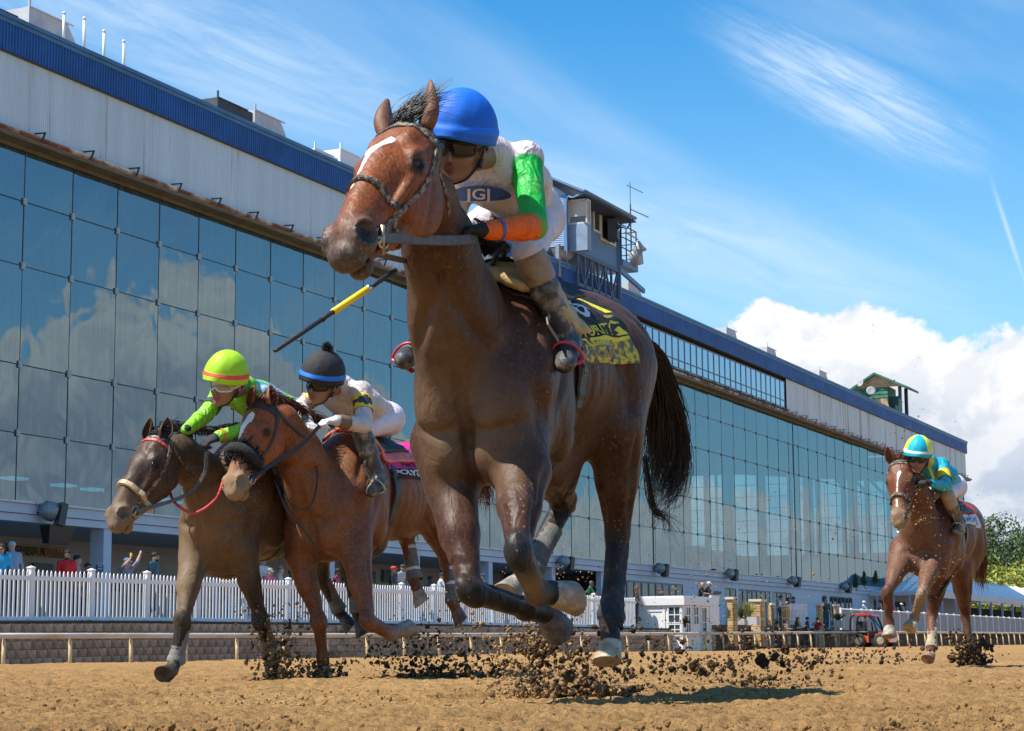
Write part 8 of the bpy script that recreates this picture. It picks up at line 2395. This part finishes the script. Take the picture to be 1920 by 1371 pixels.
def riders():
    skin = (.26, .135, .085)
    blackg = mat('glove_black', (.012, .012, .013), .75, bump=.6, bscale=120)
    strapb = mat('goggle_strap_black', (.015, .015, .015), .7)
    dark = mat('lens_dark', (.01, .012, .01), .18, spec=.5)
    frb = mat('goggle_frame_black', (.012, .012, .012), .4)
    # --- lime rider
    J = dict(head=P(424, 718, 12.45), neck=P(455, 724, 12.68), chest=P(482, 750, 12.95), pelvis=P(545, 778, 13.5), shL=P(496, 744, 12.8), shR=P(415, 738, 12.95),
             elL=P(470, 806, 12.55), elR=P(385, 778, 12.75), wrL=P(410, 818, 12.4), wrR=P(350, 806, 12.6), haL=P(386, 828, 12.35), haR=P(338, 824, 12.7), pnL=cv(-.3, 1, .1), pnR=cv(-.3, 1, .1),
             hpL=P(552, 800, 13.45), hpR=P(508, 800, 13.6), knL=P(512, 842, 12.95), knR=P(440, 850, 13.1), anL=P(560, 948, 13.15), anR=P(392, 940, 13.7), toL=P(548, 970, 13.0), toR=P(382, 958, 13.6))
    lime = (.24, .62, .02)
    pr = make_person(dict(id='b', label='jockey in lime green cap and jersey riding the far left horse', J=J, h=.0115, up=cv(.12, -.97, -.18), front=cv(-.45, .16, -.87), hz=1.06, skin=skin,
        top=[lime, lime, lime, lime, lime, (.05, .35, .05)], pants=(.62, .62, .64), boot=[(.2, .15, .11), (.035, .04, .045)], gloves={'L': blackg, 'R': blackg}, stirrup=mat('steel_bit', (.45, .42, .36)), bars={'L': H2['F'](-.12, .2, 1.45), 'R': H2['F'](-.12, -.2, 1.45)}))
    R = pr['R']
    helmet(pr, [(.36, .66, .02)], band=(.75, .09, .05), brim_col=(.36, .66, .02), R=R, size=1.05)
    goggles(pr, mat('lens_pale', (.22, .22, .20), .08, spec=.9, coat=1.0), mat('goggle_frame_white', (.6, .62, .6), .4), mat('goggle_strap_white', (.55, .58, .56), .6), R, frame_r=.007)
    chin_strap(pr, strapb, R)
    # back stripes
    g_ = pr['shirt']; me = g_.ob.data
    V = g_.V; nk, pl = J['neck'], J['pelvis']; ax = nrm(pl - nk)
    t = (V - nk) @ ax; lat = (V - nk) @ nrm(J['shL'] - J['shR'])
    armL = np.linalg.norm(V - (J['shL'] + J['elL']) / 2, axis=1)
    back = ((V - J['chest']) @ nrm(np.cross(nrm(J['shL'] - J['shR']), nrm(nk - pl))) < -.02)
    C = np.array(g_.tagcol([lime, lime, lime, lime, lime, (.05, .35, .05)], .003))
    stp = ((lat + .3) % .16) / .16
    torso_ = (np.abs(lat) < .24) & (t > .05) & back
    C[torso_ & (stp < .25)] = (.02, .40, .55); C[torso_ & (stp >= .25) & (stp < .42)] = (.50, .55, .75); C[torso_ & (stp >= .42) & (stp < .62)] = (.02, .30, .50)
    me.attributes.remove(me.attributes['Col']); set_cols(g_.ob, C)
    w, e = J['elR'], J['shR']
    b = MB(); b.tube([w + (e - w) * .30, w + (e - w) * .48], .064, 16, caps=False); b.ob('arm_band', mat('band_black', (.03, .03, .03), .6), R, True)
    w, e = J['wrL'], J['elL']
    b = MB(); b.tube([w + (e - w) * .06, w + (e - w) * .13], .046, 14, caps=False); b.ob('cuff_band', mat('band_orange', (.7, .2, .03), .5), R, True)
    # --- white rider
    whiteg = mat('glove_white', (.60, .60, .62), .7, bump=.5, bscale=90, var=.15, vscale=30)
    J = dict(head=P(604, 717, 12.8), neck=P(638, 722, 12.98), chest=P(662, 752, 13.15), pelvis=P(716, 784, 13.65), shL=P(678, 735, 12.95), shR=P(598, 736, 13.2),
             elL=P(683, 797, 12.78), elR=P(562, 765, 13.15), wrL=P(632, 789, 12.62), wrR=P(578, 795, 12.95), haL=P(604, 791, 12.55), haR=P(588, 800, 12.85), pnL=cv(-.3, 1, -.2), pnR=cv(-.3, 1, .1),
             hpL=P(730, 786, 13.6), hpR=P(690, 792, 13.85), knL=P(676, 806, 13.05), knR=P(640, 815, 13.4), anL=P(712, 902, 13.05), anR=P(575, 900, 13.9), toL=P(698, 922, 12.92), toR=P(565, 915, 13.8))
    wc = (.56, .50, .47)
    pr = make_person(dict(id='c', label='jockey in a black pompom cap and white jersey with yellow and black arm bands', J=J, h=.0115, up=cv(.16, -.96, -.22), front=cv(-.50, .28, -.80), hz=1.06, skin=skin,
        top=[wc, wc, wc, wc, wc, wc], pants=(.62, .57, .64), boot=[(.055, .05, .045), (.06, .058, .05)], gloves={'L': whiteg, 'R': whiteg}, stirrup=mat('steel_bit', (.45, .42, .36)), bars={'L': H3['F'](-.12, .2, 1.45), 'R': H3['F'](-.12, -.2, 1.45)}, bt=.34, silk=dict(dirt=.2)))
    R = pr['R']
    helmet(pr, [(.016, .017, .02)], band=(.01, .16, .62), brim_col=(.014, .014, .016), pom=mat('pompom_black', (.015, .015, .016), .9), R=R, size=1.10)
    goggles(pr, dark, frb, strapb, R); chin_strap(pr, strapb, R)
    yb = [mat('band_yellow', (.75, .52, .01), .5), mat('band_black', (.03, .03, .03), .6)]
    for q in 'LR':
        w, e = J['el' + q], J['sh' + q]
        vs, fs, fm = [], [], []; a = nrm(e - w); x = nrm(np.cross(a, _f)); y = np.cross(a, x); n = 24
        for i in range(9):
            for j in range(n):
                th = 2 * math.pi * j / n
                vs.append(w + (e - w) * (.40 + .40 * i / 8) + (x * math.cos(th) + y * math.sin(th)) * .0655)
        for i in range(8):
            for j in range(n):
                u_ = abs(((j + .5) / n * 3) % 1 - .5) * 2; v_ = abs((i + .5) / 8 - .5) * 2
                fs.append((i * n + j, i * n + (j + 1) % n, (i + 1) * n + (j + 1) % n, (i + 1) * n + j)); fm.append(0 if v_ > u_ * .9 + .05 else 1)
        mesh_ob('arm_band', vs, fs, None, R, smooth=True, mats=yb, fm=fm)
    w, e = J['wrL'], J['elL']
    b = MB(); b.tube([w + (e - w) * .02, w + (e - w) * .38], [.042, .052], 14, caps=False); b.ob('wrist_guard', mat('leather_brown', (.16, .10, .055), .6, var=.4, vscale=30), R, True)
    # --- turquoise rider
    J = dict(head=P(1721, 857, 18.5), neck=P(1740, 864, 18.7), chest=P(1750, 884, 18.85), pelvis=P(1782, 910, 19.4), shL=P(1766, 872, 18.75), shR=P(1718, 878, 19.0),
             elL=P(1774, 912, 18.5), elR=P(1712, 908, 18.9), wrL=P(1744, 906, 18.35), wrR=P(1728, 908, 18.6), haL=P(1731, 903, 18.3), haR=P(1722, 906, 18.55), pnL=cv(-.3, 1, -.2), pnR=cv(-.3, 1, .1),
             hpL=P(1792, 914, 19.35), hpR=P(1770, 918, 19.6), knL=P(1776, 928, 18.85), knR=P(1740, 930, 19.1), anL=P(1800, 984, 19.0), anR=P(1700, 990, 19.9), toL=P(1793, 997, 18.85), toR=P(1692, 1000, 19.8))
    tq = (.005, .36, .48); yl = (.75, .60, .02)
    pr = make_person(dict(id='d', label='jockey in a yellow and turquoise quartered cap and turquoise jersey, riding the far right horse', J=J, h=.015, up=cv(.05, -.98, -.14), front=cv(-.28, .14, -.94), hz=1.06, skin=skin,
        top=[tq, tq, tq, tq, tq, yl], pants=(.6, .58, .6), boot=[(.36, .27, .16), (.10, .075, .05)], gloves={'L': blackg, 'R': blackg}, stirrup=mat('steel_bit', (.45, .42, .36)), bars={'L': H4['F'](-.12, .2, 1.45), 'R': H4['F'](-.12, -.2, 1.45)}, bt=.3))
    R = pr['R']
    helmet(pr, [tq, (.66, .72, .05), tq, (.66, .72, .05)], band=(.6, .62, .6), brim_col=tq, R=R, size=1.04)
    goggles(pr, dark, frb, strapb, R); chin_strap(pr, strapb, R)
    for q in 'LR':
        w, e = J['el' + q], J['sh' + q]
        b = MB(); b.tube([w + (e - w) * .30, w + (e - w) * .62], .0665, 16, caps=False); b.ob('arm_band', mat('band_yellow', (.75, .52, .01), .5), R, True)
    V = np.array([[snap(pr['shirt'], P(1741 + 8 * i / 8, 868 + 34 * j / 8, 18.5), -_f, .9, .003) for j in range(9)] for i in range(9)])
    print_on(V, 'chest_panel', [poly_shape([(.0, .0), (.99, .0), (.9, .99), (.2, .99)])], mat('band_yellow', (.75, .52, .01), .5), R, .002, -_f)
riders()
# ---------------------------------------------------------------- flying and lying clods
def clod_shapes(n, seed, sub=2):
    import bmesh
    out = []
    for i in range(n):
        bm = bmesh.new(); bmesh.ops.create_icosphere(bm, subdivisions=sub, radius=1)
        V = np.array([v.co[:] for v in bm.verts]); Fc = [tuple(v.index for v in f.verts) for f in bm.faces]; bm.free()
        rs = np.random.RandomState(seed + i)
        r = np.ones(len(V))
        for k in range(6):
            d = nrm(rs.normal(size=3)); r += (.34 / (1 + k * .4)) * np.sin(V @ d * (2.0 + k * 1.3) + rs.rand() * 6)
        r = np.maximum(r, .4) * (1 + .35 * (rs.rand(len(V)) - .5))
        V = V * np.clip(r, .35, 1.7)[:, None] * (1, .6 + .5 * rs.rand(), .55 + .4 * rs.rand())
        out.append((V, np.array(Fc)))
    return out
SH_BIG = clod_shapes(8, 11, 2); SH_SML = clod_shapes(8, 31, 1)
def soil_piece(name, c, c2):
    return mat(name, c, .95, var=.35, vscale=30, col2=c2, c2lo=.45, c2hi=.6, c2scale=18, bump=1.0, bscale=70, bdist=.01, spec=.15)
DMP = soil_piece('damp_clod', (.050, .031, .018), (.11, .068, .034)); TANC = soil_piece('dry_clod', (.25, .15, .062), (.38, .24, .105)); MIDC = soil_piece('brown_clod', (.18, .11, .052), (.25, .16, .085))
def stuff_cloud(name, label, pts, sizes, m, seed):
    rs = np.random.RandomState(seed); vs = []; fs = []; o = 0
    sh = SH_SML
    for p, s_ in zip(pts, sizes):
        V, Fc = sh[rs.randint(len(sh))]
        A = np.linalg.qr(rs.normal(size=(3, 3)))[0]
        vs.append((V * s_) @ A + p); fs.append(Fc + o); o += len(V)
    ob = mesh_ob(name, np.concatenate(vs), np.concatenate(fs).tolist(), m, smooth=True)
    put(ob, None, label, 'flying dirt', None, 'stuff'); return ob
def burst(u, v, Z, du, dv, dZ, n, smin, smax, rs, shape='fan'):
    """clods thrown from a foot: dense low, thinning upwards"""
    pts, sz = [], []
    for k in range(int(n * .68)):
        t = rs.rand() ** 1.7
        uu = u + du * rs.normal() * (.45 + .75 * t); vv = v - dv * t + abs(rs.normal()) * dv * .05
        z = Z + rs.normal() * dZ * (.4 + t)
        p = P(uu, vv, z); gz = float(ground_z(p[0], p[1]))
        if p[2] < gz: p[2] = gz + rs.rand() * .03
        pts.append(p); sz.append((smin + (smax - smin) * rs.rand() ** 3.2) * (1.15 - .6 * t))
    return pts, sz
def build_dirt():
    rs = np.random.RandomState(77)
    # loose crumbs lying on the surface near the lens
    n = 5500; vs = []; fs = []; o = 0
    pts = []; sz = []
    fh = nrm([_f[0], _f[1], 0]); rh = nrm([_r[0], _r[1], 0])
    for k in range(n):
        Z = 4.6 + 14 * rs.rand() ** 1.6; a = (rs.rand() - .5) * .58
        x = fh[0] * Z + rh[0] * a * Z; y = fh[1] * Z + rh[1] * a * Z
        s_ = .0025 + .009 * rs.rand() ** 5
        pts.append(np.array([x, y, float(ground_z(x, y)) + .012 + .012 * rs.rand()])); sz.append(s_)
    stuff_cloud('soil_crumbs', 'loose crumbs of soil lying over the raked track', pts, sz, SOIL, 1)['category'] = 'soil'
    def mk(name, lab, specs, m, seed):
        P_, S_ = [], []
        for s_ in specs:
            a, b = burst(*s_, rs); P_ += a; S_ += b
        stuff_cloud(name, lab, P_, S_, m, seed)
    mk('dirt_spray', 'tan soil spray thrown up round the landing foot of the left horse', [(520, 1278, 12.9, 36, 150, .12, 900, .006, .026), (500, 1200, 12.9, 30, 70, .1, 160, .004, .011), (600, 1280, 12.9, 34, 60, .12, 420, .006, .026)], TANC, 2)
    mk('dirt_spray', 'dark soil spray thrown up round the landing foot of the left horse', [(525, 1280, 12.95, 30, 130, .12, 240, .006, .028), (610, 1280, 12.95, 28, 50, .12, 260, .006, .028)], DMP, 3)
    mk('dirt_spray', 'dark soil spray behind the hind feet of the chestnut horse', [(800, 1277, 13.6, 75, 110, .3, 620, .007, .030), (880, 1274, 13.2, 60, 90, .3, 380, .007, .032), (730, 1240, 13.6, 50, 90, .3, 170, .004, .014)], DMP, 4)
    mk('dirt_spray', 'tan soil spray behind the hind feet of the chestnut horse', [(790, 1270, 13.5, 90, 140, .3, 620, .005, .02), (700, 1240, 13.5, 60, 130, .3, 200, .004, .012)], TANC, 5)
    mk('dirt_spray', 'tan soil burst under the closest horse', [(1010, 1322, 9.1, 66, 170, .3, 620, .004, .018), (1120, 1318, 9.2, 84, 130, .3, 520, .004, .018), (930, 1280, 9.4, 60, 200, .3, 500, .003, .011), (1000, 1200, 9.2, 60, 150, .3, 500, .003, .010)], TANC, 6)
    mk('dirt_spray', 'brown soil burst under the closest horse', [(1020, 1322, 9.15, 60, 180, .3, 520, .005, .022), (1130, 1318, 9.2, 80, 120, .3, 420, .005, .022)], MIDC, 7)
    mk('dirt_spray', 'dark damp soil burst under the closest horse', [(1040, 1322, 9.2, 48, 190, .2, 620, .006, .028), (1150, 1318, 9.2, 70, 100, .3, 420, .006, .028), (1010, 1225, 9.2, 24, 70, .15, 260, .006, .022)], DMP, 8)
    mk('dirt_spray', 'dark crumbs flying behind the closest horse, in front of the white booth', [(1400, 1312, 10.2, 120, 130, .5, 520, .004, .020), (1290, 1250, 10.5, 80, 160, .5, 380, .003, .011), (1520, 1290, 10.5, 90, 90, .5, 260, .004, .016)], DMP, 9)
    mk('dirt_spray', 'tan specks flying high in front of the glass front', [(1400, 1180, 16, 130, 330, 1.5, 800, .003, .011), (1330, 1100, 15, 80, 180, 1.5, 330, .003, .010), (1080, 1120, 11, 60, 180, .6, 260, .003, .008), (1730, 1100, 18.2, 60, 330, .6, 420, .003, .010)], TANC, 10)
    mk('dirt_spray', 'pale soil specks over the neck and shoulder of the far right horse', [(1732, 975, 18.1, 24, 90, .25, 110, .004, .014), (1705, 950, 18.0, 18, 70, .2, 60, .004, .014), (1770, 1080, 18.6, 34, 240, .4, 200, .004, .010)], TANC, 11)
    mk('dirt_spray', 'black soil mound kicked up at the hind foot of the far right horse', [(1825, 1246, 20.2, 26, 62, .15, 620, .012, .042), (1790, 1236, 20.2, 10, 60, .12, 140, .010, .03), (1700, 1236, 19.4, 40, 40, .3, 80, .006, .02)], DMP, 12)
    mk('dirt_spray', 'dark specks against the sky and cloud above the far right jockey', [(1700, 860, 19.5, 50, 300, 1.0, 150, .004, .013), (1600, 1010, 19, 90, 230, 1.0, 200, .004, .012)], MIDC, 13)
    mk('dirt_spray', 'soil flecks left on the ground plane right of the white booth', [(1480, 1240, 14, 160, 70, 1.2, 420, .005, .02), (1620, 1240, 16, 110, 60, 1.0, 260, .005, .018)], DMP, 14)
    # large clods, each a thing of its own
    big = []
    for (c, m_) in ((SH_BIG, DMP),):
        for V, Fc in c:
            me = bpy.data.meshes.new('dirt_clod'); me.from_pydata(V.tolist(), [], Fc.tolist()); me.materials.append(m_)
            tx = None
            big.append(me)
    spots = [(1370, 1246, 30), (1378, 1262, 18), (1425, 1240, 34), (1452, 1232, 30), (1466, 1246, 20), (1386, 1290, 26), (1352, 1258, 14), (1395, 1208, 12), (1302, 1252, 30), (1316, 1262, 24), (1336, 1246, 26), (1262, 1254, 16), (1274, 1222, 22), (1230, 1206, 20), (1213, 1196, 16), (1242, 1240, 12), (1284, 1170, 14), (1278, 1205, 13), (1260, 1254, 13), (1320, 1300, 18), (1346, 1282, 20), (1410, 1272, 22), (1440, 1276, 24), (1420, 1296, 22), (1478, 1256, 14), (1500, 1236, 14), (1522, 1250, 16), (1490, 1292, 16), (1540, 1218, 12), (1220, 1250, 12), (1560, 1260, 10), (1470, 1218, 26), (1500, 1212, 14), (1100, 1230, 14), (1072, 1232, 16), (1098, 1204, 12), (1056, 1190, 14), (1180, 1240, 12), (1192, 1268, 12), (1110, 1290, 22), (1102, 1306, 26), (1106, 1272, 18), (1085, 1300, 18), (1130, 1300, 14), (1006, 1216, 26), (1020, 1228, 22), (1032, 1210, 20), (1052, 1250, 16), (1000, 1250, 14), (1512, 1270, 12), (1186, 1182, 8), (1200, 1162, 8)]
    lab = 'dark damp clod of soil flying behind the hind feet of the closest horse'
    for (u, v, px) in spots:
        Z = 9.0 + rs.rand() * 1.2 if u < 1200 else 9.6 + rs.rand() * 1.6
        r = px / 2 / (3660 / Z) * .68
        p = P(u, v, Z); gz = float(ground_z(p[0], p[1]))
        if p[2] < gz + .005: p[2] = gz + .01
        o = link_mesh('dirt_clod', big[rs.randint(len(big))], None, tuple(p), tuple(rs.rand(3) * 6), (r, r, r))
        put(o, None, lab, 'clod', 'dark clods of soil thrown into the air')
        # ragged crumbs sticking to it
    P_, S_ = [], []
    for (u, v, px) in spots:
        Z = 10.0 if u > 1200 else 9.5
        for k in range(int(px * .8)):
            P_.append(P(u + rs.normal() * px * .42, v + rs.normal() * px * .38, Z + rs.normal() * .05)); S_.append(.003 + .010 * rs.rand() ** 2)
    stuff_cloud('dirt_spray', 'crumbs breaking off the large dark clods', P_, S_, DMP, 15)
build_dirt()
